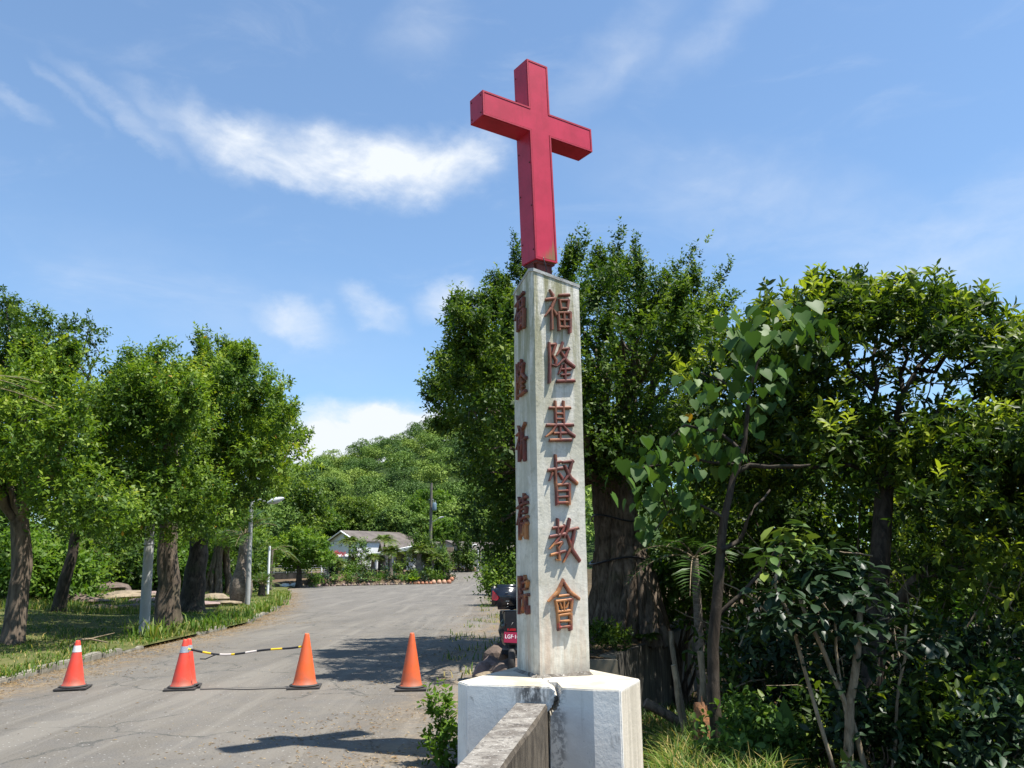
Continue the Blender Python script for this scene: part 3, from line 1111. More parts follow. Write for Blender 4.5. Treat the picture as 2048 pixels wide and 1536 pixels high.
GLYPH = {  # strokes in a 100 x 100 box, y down: points with half pen widths
    'fu': ['22,4,2 34,17,5', '8,27,3.5 42,22,4.5', '42,22,4 28,44,4 5,64,2', '27,42,4 27,93,4.5', '33,49,2 43,59,4.5',
           '54,14,3 89,11,4.5', '56,25,3.5 60,46,4', '56,26,3 87,24,4', '87,24,4.5 82,45,4', '60,44,3.5 83,43,3.5',
           '50,55,4 53,93,4.5', '50,55,3.5 92,52,4', '92,52,5 89,97,5', '53,71,3 89,69,3', '70,54,3.5 70,87,3.5', '53,87,3.5 89,85,3.5'],
    'long': ['14,6,4 15,50,4 12,99,4.5', '14,10,3.5 36,7,4', '36,7,4.5 24,33,3.5', '24,33,3 36,46,4 33,59,4 21,57,2',
             '60,3,4 50,22,4 38,34,2', '57,18,3 81,15,4.5', '81,15,4 66,40,4 38,60,2', '54,25,3 73,46,5 99,58,4.5',
             '55,58,3.5 44,77,2.5', '49,67,3 85,64,4', '53,80,3 81,77,3.5', '66,55,4 66,94,4', '38,95,4 96,91,5'],
    'ji': ['16,18,3.5 86,15,4.5', '36,2,4 37,59,4', '64,1,4 63,59,4', '37,32,3 63,31,3', '37,45,3 63,44,3', '6,61,4 94,57,5',
           '36,62,4 24,77,4 3,89,2', '61,60,3 78,75,5 99,85,4.5', '50,66,4 50,95,4', '30,80,3.5 70,78,4', '16,97,4 86,94,5'],
    'du': ['30,1,4 31,32,4', '31,15,3 48,13,3.5', '6,31,4 52,26,4.5', '29,30,4 29,57,3.5', '19,37,3.5 9,52,2', '40,36,2.5 51,47,4',
           '55,14,3 88,11,4.5', '86,11,4 72,40,4 48,60,2', '60,21,3 78,45,5 100,56,4.5', '31,60,4 33,99,4.5', '31,61,3.5 73,58,4',
           '73,58,5 71,99,5', '32,73,3 72,71,3', '32,85,3 72,83,3', '33,96,3.5 71,95,3.5'],
    'jiao': ['14,22,3.5 47,19,4', '30,3,4 30,38,4', '4,41,4 54,35,4.5', '52,17,4 34,44,4 3,67,2', '18,57,3 43,53,4', '43,53,4 30,67,3',
             '30,65,4 33,92,4 22,90,2', '6,80,3.5 52,72,4', '69,3,4.5 61,28,4 49,43,2', '63,27,3.5 96,22,4.5', '85,25,4 74,62,4.5 46,96,2', '59,37,3 76,70,5 99,93,4.5'],
    'hui': ['50,1,4 32,25,5 1,43,2.5', '50,4,4 70,25,5 100,39,4', '35,33,3 66,31,3.5', '25,43,4 30,65,4', '25,43,3.5 77,40,4', '77,40,4.5 72,64,4',
            '30,64,3.5 72,62,3.5', '50,42,3 50,63,3', '37,47,2 42,57,3', '64,46,2 58,56,3', '31,70,4 33,99,4.5', '31,71,3.5 71,68,4', '71,68,5 70,100,5',
            '33,83,3 70,82,3', '33,95,3.5 70,93,3.5'],
    'qi': ['22,4,2 34,17,5', '8,27,3.5 42,22,4.5', '42,22,4 28,44,4 5,64,2', '27,42,4 27,95,4.5', '33,49,2 43,59,4.5',
           '86,6,4 60,19,2.5', '59,17,4 58,56,4 44,92,2.5', '60,47,3.5 98,43,4.5', '80,46,4.5 80,99,4.5'],
    'dao': ['20,4,2 32,17,5', '6,27,3.5 38,22,4.5', '38,22,4 26,44,4 4,64,2', '25,42,4 25,95,4.5', '30,49,2 39,58,4.5',
            '50,9,3 94,7,4', '71,0,4 71,22,4', '47,22,3.5 98,19,4', '54,32,3 90,30,3.5', '90,30,4 86,41,3.5', '56,41,3 86,40,3', '46,52,3.5 99,49,4',
            '50,62,3.5 53,88,3.5', '50,63,3 71,62,3', '71,62,4 70,88,3.5', '53,86,3 70,85,3', '74,66,3 99,63,4', '89,57,4 89,97,4 80,93,2', '76,73,2 83,82,4'],
    'yuan': ['12,6,4 13,50,4 10,99,4.5', '12,10,3.5 34,7,4', '34,7,4.5 22,33,3.5', '22,33,3 34,46,4 31,59,4 19,57,2', '67,1,2 73,12,4.5',
             '47,18,3 43,33,4.5', '47,21,3.5 96,17,4', '96,17,4.5 88,31,2.5', '56,37,3.5 84,34,4', '45,53,4 98,49,4.5', '62,52,4 56,76,4 38,97,2',
             '76,51,4 76,88,4 84,95,4 97,93,4', '97,93,4 97,77,2.5'],
}


def pen(mb, pts, O, U, W, Nn, sx, sz, depth, k):
    """one pen stroke as a ridged bar standing off the face"""
    P = [[float(v) for v in p.split(',')] for p in pts.split()]
    xy = np.array([(p[0] / 100 - .5, .5 - p[1] / 100) for p in P]) * np.array([sx, sz])
    w = np.array([p[2] / 100 for p in P]) * (sx + sz) / 2 * 1.04
    d0 = xy[1] - xy[0]; d0 /= np.linalg.norm(d0)
    d1 = xy[-1] - xy[-2]; d1 /= np.linalg.norm(d1)
    xy[0] -= d0 * w[0] * .5
    xy[-1] += d1 * w[-1] * .4
    V, F = [], []
    h1, h2 = depth * .78 + k * .00012, depth + k * .00035
    n = len(xy)
    for i in range(n):
        t = xy[min(i + 1, n - 1)] - xy[max(i - 1, 0)]
        t /= np.linalg.norm(t)
        nn = np.array([-t[1], t[0]])
        if i == 0 or i == n - 1:     # slanted pen ends
            nn = nn * .9 + t * (.30 if i == 0 else -.30)
        for s, h in ((-1, .004), (-1, h1), (-.38, h2), (.38, h2 + .0002), (1, h1), (1, .004)):
            q = xy[i] + nn * s * w[i]
            V.append(O + U * q[0] + W * q[1] + Nn * h)
    for i in range(n - 1):
        for j in range(5):
            F.append((i * 6 + j, i * 6 + j + 1, i * 6 + j + 7, i * 6 + j + 6))
    F.append(tuple(range(5, -1, -1)))
    m = (n - 1) * 6
    F.append(tuple(range(m, m + 6)))
    mb.add(V, F)


def boolean_cut(o, cutter):
    md = o.modifiers.new('cut', 'BOOLEAN')
    md.operation = 'DIFFERENCE'
    md.solver = 'EXACT'
    md.object = cutter
    bpy.context.view_layer.update()
    me = bpy.data.meshes.new_from_object(o.evaluated_get(bpy.context.evaluated_depsgraph_get()))
    o.modifiers.clear()
    o.data = me
    bpy.data.objects.remove(cutter)


def build_pillar():
    t = thing('sign_pillar', 'tall tapering white concrete pillar with red raised characters, standing on a cracked block', 'pillar', (.4, 7.2, 0))
    c = .036
    def topz(a, b):     # the top is cast out of level: high at the front corner
        return .085 - .125 * a / PW1 - .090 * b / PW2
    mb = MB()
    zs = np.linspace(PZ0 + .002, PZ1, 12)
    rng = np.random.default_rng(5)
    poly = [(c, 0), (PW1, 0), (PW1, PW2), (0, PW2), (0, c)]
    V, F = [], []
    for z in zs:
        for a, b in poly:
            V.append(pp(a, b, z + topz(a, b) * max(0, (z - 3.2) / (PZ1 - 3.2))) + np.append(rng.normal(0, .0015, 2), 0))
    n = len(poly)
    for i in range(len(zs) - 1):
        for k in range(n):
            F.append((i * n + k, i * n + (k + 1) % n, (i + 1) * n + (k + 1) % n, (i + 1) * n + k))
    m = (len(zs) - 1) * n
    F += [tuple(range(n - 1, -1, -1)), tuple(range(m, m + n))]
    mb.add(V, F)
    mb.build('shaft', MATS['whitewash'], t)
    # thin cement cap left on the top
    mb = MB()
    e = .006
    V = [pp(a, b, z + topz(a, b)) for z in (PZ1 - .020, PZ1 + .010) for a, b in ((c - e, -e), (PW1 + e, -e), (PW1 + e, PW2 + e), (-e, PW2 + e), (-e, c - e))]
    mb.add(V, [(4, 3, 2, 1, 0), (5, 6, 7, 8, 9)] + [(i, (i + 1) % 5, (i + 1) % 5 + 5, i + 5) for i in range(5)])
    mb.build('cap', MATS['cap'], t)
    # the two columns of characters
    def zat(px, py):
        best = min(np.linspace(.7, 4.3, 1441), key=lambda z: abs(proj_y(pp(px[0], px[1], z)) - py))
        return best
    def proj_y(P):
        q = P - EYE
        return 768 - CAM_F * (q @ UP) / (q @ FW)
    front = [('fu', 579, 667), ('long', 684, 768), ('ji', 803, 884), ('du', 911, 1010), ('jiao', 1036, 1128), ('hui', 1159, 1259)]
    for k, (g, y0, y1) in enumerate(front):
        a = .262 + .010 * math.sin(k * 2.1)
        z1, z0 = zat((a, 0), y0), zat((a, 0), y1)
        mb = MB()
        for i, s in enumerate(GLYPH[g]):
            pen(mb, s, pp(a, 0, (z0 + z1) / 2), PE1, np.array([0, 0, 1.0]), -PE2, .285, (z1 - z0), .034, i)
        mb.build('character', MATS['letter'], t)
    side = [('fu', 584, 664), ('long', 720, 794), ('qi', 846, 924), ('dao', 989, 1082), ('yuan', 1149, 1229)]
    for k, (g, y0, y1) in enumerate(side):
        b = .25
        z1, z0 = zat((0, b), y0), zat((0, b), y1)
        mb = MB()
        for i, s in enumerate(GLYPH[g]):
            pen(mb, s, pp(0, b, (z0 + z1) / 2), -PE2, np.array([0, 0, 1.0]), -PE1, .285, (z1 - z0), .034, i)
        mb.build('character', MATS['letter'], t)
    # block under the shaft, split by a crack
    outline = [(-.46, 6.83), (-.38, 6.665), (.27, 6.478), (.585, 6.335), (.785, 6.305), (1.02, 6.88), (.50, 7.86), (.10, 7.92)]
    mb = MB()
    mb.prism(outline, -.75, PZ0)
    o = mb.build('plinth', MATS['plinth'], t, bevel=.009)
    cut = MB()
    rr = np.random.default_rng(8)
    # jagged fissure in the upper part, a wide straight gap below
    rows = [(.70, .262, .100), (.683, .268, .094), (.672, .300, .064), (.660, .322, .046), (.648, .308, .052), (.632, .325, .034), (.618, .300, .058), (.603, .306, .040), (.590, .290, .062), (.574, .304, .036), (.560, .282, .058), (.546, .292, .040), (.533, .270, .056), (.515, .262, .040), (.500, .246, .052), (.485, .240, .044), (.30, .236, .042), (0, .233, .040), (-.8, .230, .040)]
    V = []
    for z, x, w in rows:
        for dx, y in ((0, 6.2), (w * 1.35, 6.2), (w * .9, 6.74), (w * .3, 6.74)):
            V.append((x - .015 + dx + rr.normal(0, .005), y, z + rr.normal(0, .002)))
    F = [(0, 1, 2, 3), tuple(len(V) - 4 + j for j in (3, 2, 1, 0))]
    for i in range(len(rows) - 1):
        for j in range(4):
            F.append((i * 4 + j, (i + 1) * 4 + j, (i + 1) * 4 + (j + 1) % 4, i * 4 + (j + 1) % 4))
    cut.add(V, F)
    cu = cut.build('cutter', None)
    cu.location = o.matrix_world.translation * 0
    cu.data.transform(Matrix.Identity(4))
    bpy.context.view_layer.update()
    boolean_cut(o, cu)
    c2 = MB()
    ln = [(.285, 6.70), (.262, 6.78), (.275, 6.85), (.235, 6.93), (.225, 7.00), (.190, 7.06)]
    V = []
    for i, (x, y) in enumerate(ln):
        w = .022 - .0032 * i
        V += [(x - w / 2, y, .72), (x + w / 2, y, .72), (x + w / 2, y, .62), (x - w / 2, y, .62)]
    F = [(0, 1, 2, 3), tuple(len(V) - 4 + j for j in (3, 2, 1, 0))]
    for i in range(len(ln) - 1):
        for j in range(4):
            F.append((i * 4 + j, (i + 1) * 4 + j, (i + 1) * 4 + (j + 1) % 4, i * 4 + (j + 1) % 4))
    c2.add(V, F)
    boolean_cut(o, c2.build('cutter', None))
    if not o.data.materials:
        o.data.materials.append(MATS['plinth'])
    # mortar smeared round the foot of the shaft
    mb = MB()
    rng = np.random.default_rng(3)
    loop = []
    per = [(c, 0), (PW1, 0), (PW1, PW2), (0, PW2), (0, c)]
    for i in range(5):
        p, q = np.array(per[i]), np.array(per[(i + 1) % 5])
        for s in np.linspace(0, 1, 9)[:-1]:
            loop.append(p + (q - p) * s)
    V, F = [], []
    for a, b in loop:
        v = np.array([a - PW1 / 2, b - PW2 / 2])
        v = v / np.abs(v).max()
        k = .020 + rng.random() * .022
        V.append(pp(a - v[0] * .004, b - v[1] * .004, PZ0 + .022 + rng.random() * .016))
        V.append(pp(a + v[0] * k, b + v[1] * k, PZ0 - .004))
    n = len(loop)
    for i in range(n):
        F.append((2 * i, 2 * ((i + 1) % n), 2 * ((i + 1) % n) + 1, 2 * i + 1))
    mb.add(V, F)
    mb.build('mortar_fillet', MATS['rail'], t)


build_pillar()


def build_cross():
    H, W, T, w, za = 2.123, 1.349, .2185, .2625, 1.3266
    yaw = .615
    base = np.array([.336, 7.15, 4.4145])
    t = thing('cross', 'crimson sheet metal cross mounted on top of the white pillar', 'cross', tuple(base))
    t.rotation_euler = (rad(-.9), rad(-1.3), yaw)
    h = w / 2
    oc = [(-h, 0), (h, 0), (h, za), (W / 2, za), (W / 2, za + w), (h, za + w), (h, H), (-h, H), (-h, za + w), (-W / 2, za + w), (-W / 2, za), (-h, za)]
    mb = MB()
    n = len(oc)
    V = [(x, 0, z) for x, z in oc] + [(x, T, z) for x, z in oc]
    mb.add(V, [tuple(range(n)), tuple(range(2 * n - 1, n - 1, -1))] + [(i, (i + 1) % n, (i + 1) % n + n, i + n) for i in range(n)])
    mb.build('box_body', MATS['cross'], t, local=True, bevel=.004)
    # folded edge trim round the front: a narrow upstand with a shadow gap inside it
    def ins(d):
        k = []
        for i in range(n):
            p, a, b = np.array(oc[i]), np.array(oc[i - 1]), np.array(oc[(i + 1) % n])
            e1, e2 = unit(p - a), unit(b - p)
            n1, n2 = np.array([-e1[1], e1[0]]), np.array([-e2[1], e2[0]])
            k.append(p + d * (n1 + n2))
        return k
    mb = MB()
    A, B = ins(.002), ins(.020)
    for i in range(n):
        j = (i + 1) % n
        q = [A[i], A[j], B[j], B[i]]
        V = [(p[0], y, p[1]) for y in (-.0085, -.001) for p in q]
        mb.add(V, [(0, 1, 2, 3), (7, 6, 5, 4), (0, 4, 5, 1), (1, 5, 6, 2), (2, 6, 7, 3), (3, 7, 4, 0)])
    mb.build('edge_trim', MATS['cross_trim'], t, local=True)
    mb = MB()
    P2 = [(-.006, -.006), ]
    # raised panel that leaves a thin groove
    C = ins(.0245)
    V = [(p[0], y, p[1]) for y in (-.0045, -.001) for p in C]
    mb.add(V, [tuple(range(n)), tuple(range(2 * n - 1, n - 1, -1))] + [(i, (i + 1) % n, (i + 1) % n + n, i + n) for i in range(n)])
    mb.build('front_panel', MATS['cross'], t, local=True)
    rivets = [(-h - .0005, .02, z) for z in (.10, .55, 1.0)] + [(-h, T - .03, z) for z in (.2, .7, 1.15, 1.75, 2.0)]
    rivets += [(-W / 2, y, z) for y in (.03, T - .03) for z in (za + .04, za + w - .04)]
    for p in rivets:
        mb = MB()
        mb.lathe([(.0, -.006), (.007, -.005), (.008, 0)], p, 8, 'x')
        mb.build('rivet', MATS['cross_foot'], t, local=True)
    mb = MB()
    mb.box((0, T / 2, -.012), (w * .86, T * .86, .020))
    mb.box((0, T / 2, -.075), (.15, .13, .13), taper=1.15)
    for s in (-1, 1):
        mb.box((s * .105, T / 2, -.055), (.012, .10, .07))
    mb.box((.03, T / 2 + .01, -.205), (.34, .24, .025))
    mb.build('mounting_bracket', MATS['cross_foot'], t, local=True)
    mb = MB()
    rng = np.random.default_rng(2)
    mb.tube([(-.05, -.02, .02), (-.055, -.045, -.04), (-.03, -.035, -.10), (-.02, -.0, -.17), (.0, .02, -.20)], .005, 5)
    mb.build('loose_cable', MATS['black'], t, local=True)


build_cross()

# ------------------------------------------------------------------ low concrete rail in front, retaining wall behind
def build_rail():
    t = thing('parapet', 'low weathered concrete rail wall running up against the white block', 'wall', (0, 5, 0))
    a, b = np.array([.005, 6.545]), np.array([.25, 6.462])
    d = np.array([-.315, -1.93]); d /= np.linalg.norm(d)
    L = 7.0
    mb = MB()
    n = 22
    rng = np.random.default_rng(4)
    V, F = [], []
    for i in range(n):
        s = i / (n - 1)
        for q, z in ((a, -.8), (b, -.8), (b, .545), (b + (a - b) * .05, .57), (a + (b - a) * .05, .57), (a, .545)):
            p = q + d * L * s
            V.append((p[0] + rng.normal(0, .002), p[1], z + rng.normal(0, .002)))
    for i in range(n - 1):
        for k in range(6):
            F.append((i * 6 + k, i * 6 + (k + 1) % 6, (i + 1) * 6 + (k + 1) % 6, (i + 1) * 6 + k))
    F += [(5, 4, 3, 2, 1, 0), tuple(range((n - 1) * 6, n * 6))]
    mb.add(V, F)
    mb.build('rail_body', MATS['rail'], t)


build_rail()


def build_retaining():
    mb = MB()
    th = .28
    pts = [(.15, 13.68), (1.64, 13.68)] + [(x, y) for y, x in WALL_TOP[1:]]
    # end face towards the road, then along the bank
    top = lambda i: .13 + .03 * i
    mb.prism([(.15, 13.55), (1.66, 13.55), (1.66, 13.80), (.15, 13.80)], -1.6, .10)
    for i in range(1, len(pts) - 1):
        a, b = np.array(pts[i]), np.array(pts[i + 1])
        if i == 1:
            a = a + np.array([.02, .10])
        d = unit(b - a)
        nn = np.array([-d[1], d[0]])
        mb.prism([a, b - d * .01, b - d * .01 + nn * th, a + nn * th], -1.8, top(i) - .012)
    o = mb.build('retaining_wall', MATS['retaining'], bevel=.008)
    props(o, 'dark mossy concrete retaining wall holding up the bank under the big tree', 'wall')


build_retaining()

# ------------------------------------------------------------------ traffic cones and the striped rope
CONE_GROUP = 'traffic cones across the road'


def make_cone(label, mat, height=.70, r0=.150, r1=.028, base=.42, band=None, rot=0.0, loc=(0, 0, 0), rb=.50):
    t = thing('traffic_cone', label, 'traffic cone', loc, CONE_GROUP)
    t.rotation_euler = (0, 0, rot)
    mb = MB()
    prof = [(r0 + .022, .03), (r0 + .018, .045), (r0, .065)]
    prof += [(r0 + (r1 - r0) * s, .065 + (height - .065) * s) for s in np.linspace(.08, .97, 9)]
    prof += [(r1 * 1.02, height - .008), (r1 * .85, height), (r1 * .6, height), (r1 * .55, height - .06)]
    mb.lathe(prof, n=28)
    mb.build('cone_body', MATS[mat], t, local=True)
    mb = MB()
    mb.box((0, 0, .012), (base, base, .022))
    mb.lathe([(r0 + .045, .028), (r0 + .040, .044), (r0 + .01, .05)], n=28)
    mb.build('rubber_base', MATS['rubber'], t, local=True, bevel=.006)
    if band:
        b0, b1, bm = band
        mb = MB()
        rr = lambda z: r0 + (r1 - r0) * (z - .065) / (height - .065) + .0025
        n = 28
        V = [(rr(z) * math.cos(2 * math.pi * k / n), rr(z) * math.sin(2 * math.pi * k / n), z) for z in (b0, (b0 + b1) / 2, b1) for k in range(n)]
        mb.add(V, [(i * n + k, i * n + (k + 1) % n, (i + 1) * n + (k + 1) % n, (i + 1) * n + k) for i in range(2) for k in range(n)], True)
        mb.build('reflective_band', MATS[bm], t, local=True)
    return t


def cone_row():
    p1 = G(146, 1377, .02); p2 = G(363, 1378, .02); p2b = G(371, 1374, .02); p3 = G(609, 1375, .02); p4 = G(822, 1378, .02)
    make_cone('faded red cone with one white collar, standing alone nearest the lawn', 'cone_red', .625, band=(.475, .56, 'band_white'), rot=.25, loc=p1, r0=.135, base=.40)
    make_cone('red cone with silver collar and the end of the striped rope tied to its top', 'cone_red', .635, band=(.47, .55, 'band_silver'), rot=.2, loc=p2, r0=.135, base=.40)
    make_cone('red cone pushed up half hidden behind the silver collared cone', 'cone_red', .63, band=(.47, .55, 'band_silver'), rot=.3, loc=p2b, r0=.135, base=.40)
    make_cone('plain orange cone in full sun holding the other end of the striped rope', 'cone_orange', .70, rot=.15, loc=p3, r0=.152, base=.43)
    make_cone('plain dull orange cone standing where the tree shadow crosses the road', 'cone_orange_dull', .71, rot=.1, loc=p4, r0=.140, base=.41)
    # striped rope
    a = D(371, 1297, p2[1])
    b = D(604, 1293, p3[1])
    t = thing('barrier_rope', 'sagging rope sleeved in black, yellow and white between two cones', 'barrier rope', tuple((a + b) / 2))
    n = 60
    s = np.linspace(0, 1, n)
    P = a + (b - a) * s[:, None]
    sag = .072 * (4 * s * (1 - s)) * (1 + .45 * np.sin(math.pi * s * 2))
    P[:, 2] -= sag
    seq = ['yellow', 'black', 'yellow', 'black', 'white_plastic', 'yellow', 'black', 'white_plastic', 'black', 'yellow', 'black', 'yellow']
    ln = [.05, .10, .075, .075, .10, .03, .09, .10, .12, .10, .14, .03]
    ln = np.array(ln) / sum(ln)
    e = np.concatenate([[0], np.cumsum(ln)])
    rng = np.random.default_rng(1)
    for i, m in enumerate(seq):
        k = (s >= e[i] - 1e-6) & (s <= e[i + 1] + 1e-6)
        q = np.interp(np.linspace(e[i] + .002, e[i + 1] - .002, 7), s, np.arange(n))
        Q = np.stack([np.interp(q, np.arange(n), P[:, c]) for c in range(3)], 1)
        mb = MB()
        mb.tube(Q, .0135 + .001 * rng.normal(), 8)
        mb.build('hose_sleeve', MATS[m], t)
    mb = MB()
    mb.tube(P, .007, 6)
    i = 16
    mb.tube([P[i], P[i] + np.array([-.05, -.03, -.02]), P[i] + np.array([-.13, -.05, -.055]), P[i] + np.array([-.20, -.06, -.05])], .009, 6)
    mb.build('rope_core', MATS['black'], t)
    for c, r, z in ((p2, .046, a[2] - p2[2]), (p3, .048, b[2] - p3[2])):
        mb = MB()
        ring = [(c[0] + r * math.cos(k * .524), c[1] + r * math.sin(k * .524), c[2] + z + .01 * math.sin(k * .524)) for k in range(13)]
        mb.tube(ring, .006, 6, caps=False)
        mb.build('tie_loop', MATS['yellow'], t)
    # thin cord lying on the road
    q0, q1 = G(400, 1379, .03), G(585, 1377, .03)
    mb = MB()
    mb.tube([q0 + (q1 - q0) * u + np.array([0, .035 * math.sin(9 * u), 0]) for u in np.linspace(0, 1, 24)], .006, 5)
    props(mb.build('ground_cord', MATS['black']), 'thin dark cord lying on the asphalt between the roped cones', 'cord')


cone_row()

# ------------------------------------------------------------------ scooter behind the pillar
def build_scooter():
    bx = D(1023, 1225, 11.85)
    x0, y0 = float(bx[0]), 11.85
    zg = .02
    t = thing('motor_scooter', 'black motor scooter with a top box parked behind the white pillar', 'scooter', (x0, y0, zg))
    L = lambda x, y, z: (x0 + x, y0 + y, zg + z)
    # top case: rounded, wider than tall, waisted
    bm = bmesh.new()
    bmesh.ops.create_cube(bm, size=1.0)
    bmesh.ops.bevel(bm, geom=bm.edges[:], offset=.17, segments=5, affect='EDGES')
    for v in bm.verts:
        v.co.x *= .50 * (1 - .16 * max(0, -v.co.z) * 2 - .10 * max(0, v.co.z) * 2)
        v.co.y *= .44
        v.co.z *= .34
    mb = MB()
    mb.add([L(v.co.x - .055, v.co.y + .1, v.co.z + 1.14) for v in bm.verts], [tuple(v.index for v in f.verts) for f in bm.faces], True)
    bm.free()
    case = mb.build('top_case', MATS['scooter'], t)
    mb = MB()
    mb.tube([L(.249 * math.cos(a) - .055, .1 + .222 * math.sin(a), 1.165) for a in np.linspace(0, 2 * math.pi, 37)], .004, 5, caps=False)
    mb.build('lid_seam', MATS['black'], case)
    for s in (-1, 1):
        mb = MB()
        q = [(.215, -.075, 1.235), (.135, -.113, 1.165), (.125, -.118, 1.12), (.150, -.114, 1.092), (.225, -.080, 1.105)]
        V = [L(s * a - .055, b - .014, c) for a, b, c in q] + [L(s * a - .055, b + .03, c) for a, b, c in q]
        n = len(q)
        mb.add(V, [tuple(range(n)), tuple(range(2 * n - 1, n - 1, -1))] + [(i, (i + 1) % n, (i + 1) % n + n, i + n) for i in range(n)])
        mb.build('tail_reflector', MATS['taillight'], case, bevel=.006)
    for c, sz in ((L(-.065, -.122, 1.206), (.034, .006, .012)), (L(-.055, -.124, 1.088), (.05, .006, .007)), (L(-.055, -.110, 1.012), (.022, .006, .007))):
        mb = MB(); mb.box(c, sz); mb.build('badge', MATS['chrome'], case)
    mb = MB(); mb.lathe([(.007, -.006), (.007, .004)], L(-.055, -.119, 1.05), 10, 'y'); mb.build('lock', MATS['chrome'], case)
    mb = MB()
    mb.tube([L(-.16, -.02, .955), L(.16, -.02, .955)], .009, 6)
    mb.tube([L(-.13, .22, .90), L(-.12, .0, .95), L(.12, .0, .95), L(.13, .22, .90)], .012, 6)
    mb.build('luggage_rack', MATS['chrome'], t)
    # rear body, seat, floor, shield
    mb = MB()
    prof = [(-.05, .74, .10, .10), (.10, .72, .17, .17), (.35, .66, .20, .20), (.65, .60, .19, .18), (.85, .48, .16, .12)]
    V, F = [], []
    n = 12
    for y, z, w, h in prof:
        for k in range(n):
            a = 2 * math.pi * k / n
            V.append(L(w * math.cos(a), y, z + h * math.sin(a)))
    for i in range(len(prof) - 1):
        for k in range(n):
            F.append((i * n + k, i * n + (k + 1) % n, (i + 1) * n + (k + 1) % n, (i + 1) * n + k))
    F += [tuple(range(n)), tuple(range(len(V) - n, len(V)))]
    mb.add(V, F, True)
    mb.box(L(0, 1.02, .30), (.30, .42, .06))
    mb.prism([(x0 - .19, y0 + 1.22), (x0 + .19, y0 + 1.22), (x0 + .13, y0 + 1.32), (x0 - .13, y0 + 1.32)], zg + .3, zg + .88)
    mb.build('body_shell', MATS['scooter'], t)
    mb = MB()
    mb.box(L(0, .42, .85), (.27, .72, .10), taper=.82)
    mb.build('seat', MATS['rubber'], t, bevel=.025)
    mb = MB()
    mb.prism([(x0 - .09, y0 - .13), (x0 + .09, y0 - .13), (x0 + .12, y0 + .12), (x0 - .12, y0 + .12)], zg + .50, zg + .945)
    mb.tube([L(-.085, -.14, .78), L(-.10, -.16, .70), L(-.075, -.15, .62)], .008, 5)
    mb.tube([L(.02, -.14, .80), L(-.03, -.165, .72), L(-.06, -.15, .60)], .006, 5)
    mb.build('rear_fender', MATS['black'], t, bevel=.01)
    mb = MB()
    mb.box(L(.0, -.145, .70), (.12, .02, .03))
    mb.build('tail_lamp', MATS['taillight'], t)
    for y in (.05, 1.36):
        mb = MB()
        prof = [(.165, -.045), (.23, -.05), (.255, -.025), (.255, .025), (.23, .05), (.165, .045)]
        mb.lathe(prof + [prof[0]], L(0, y, .255), 28, 'x')
        w = mb.build('wheel', MATS['rubber'], t)
        mb = MB()
        mb.lathe([(.02, -.05), (.03, -.05), (.04, -.02), (.168, -.03), (.168, .03), (.04, .02), (.03, .05), (.02, .05)], L(0, y, .255), 20, 'x')
        mb.build('rim', MATS['chrome'], w)
    mb = MB()
    mb.tube([L(0, 1.36, .26), L(0, 1.27, .9), L(0, 1.20, 1.02)], .03, 8)
    mb.tube([L(-.33, 1.12, 1.04), L(-.15, 1.19, 1.03), L(.15, 1.19, 1.03), L(.33, 1.12, 1.04)], .016, 6)
    mb.build('handlebar', MATS['black'], t)
    for s in (-1, 1):
        mb = MB()
        mb.tube([L(s * .22, 1.16, 1.04), L(s * .27, 1.14, 1.18)], .007, 5)
        mb.lathe([(.0, -.012), (.05, -.01), (.05, .01), (.0, .014)], L(s * .28, 1.14, 1.22), 12, 'y')
        mb.build('mirror', MATS['black'], t)
    # registration plate
    pc = L(.02, -.205, .60)
    mb = MB()
    R = Matrix.Rotation(rad(-14), 3, 'X') @ Matrix.Rotation(rad(3), 3, 'Y')
    mb.box(pc, (.26, .006, .145), R)
    pl = mb.build('number_plate', MATS['plate'], t, bevel=.002)
    tx = bpy.data.curves.new('plate_text', 'FONT')
    tx.body = 'LGF·100'
    tx.size = .088
    tx.align_x, tx.align_y = 'CENTER', 'CENTER'
    tx.extrude = .0012
    tx.space_character = 1.02
    tmp = bpy.data.objects.new('plate_text', tx)
    COL.objects.link(tmp)
    bpy.context.view_layer.update()
    me = bpy.data.meshes.new_from_object(tmp.evaluated_get(bpy.context.evaluated_depsgraph_get()))
    bpy.data.objects.remove(tmp)
    sc = .225 / max(1e-6, max(v.co.x for v in me.vertices) - min(v.co.x for v in me.vertices))
    Rt = R.to_4x4() @ Matrix.Rotation(rad(90), 4, 'X')
    me.transform(Matrix.Translation(Vector(pc) + R @ Vector((0, -.0048, .008)) - Vector(tuple(ORG[t.name]))) @ Rt @ Matrix.Diagonal((sc, sc * 1.15, 1, 1)))
    me.materials.clear()
    link('plate_lettering', me, MATS['plate_ink'], pl)


build_scooter()

# ------------------------------------------------------------------ trees
def shoot(px0, py0, px1, py1, y, r0=.26, r1=.07, n=6, y1=None):
    """clumps along one shoot that sticks out of a crown"""
    out = []
    for s in np.linspace(0, 1, n):
        p = D(px0 + (px1 - px0) * s, py0 + (py1 - py0) * s, y + ((y1 or y) - y) * s)
        r = r0 + (r1 - r0) * s
        out.append((p[0], p[1], p[2], r * .8, r * .8, r * 1.1, .7))
    return out


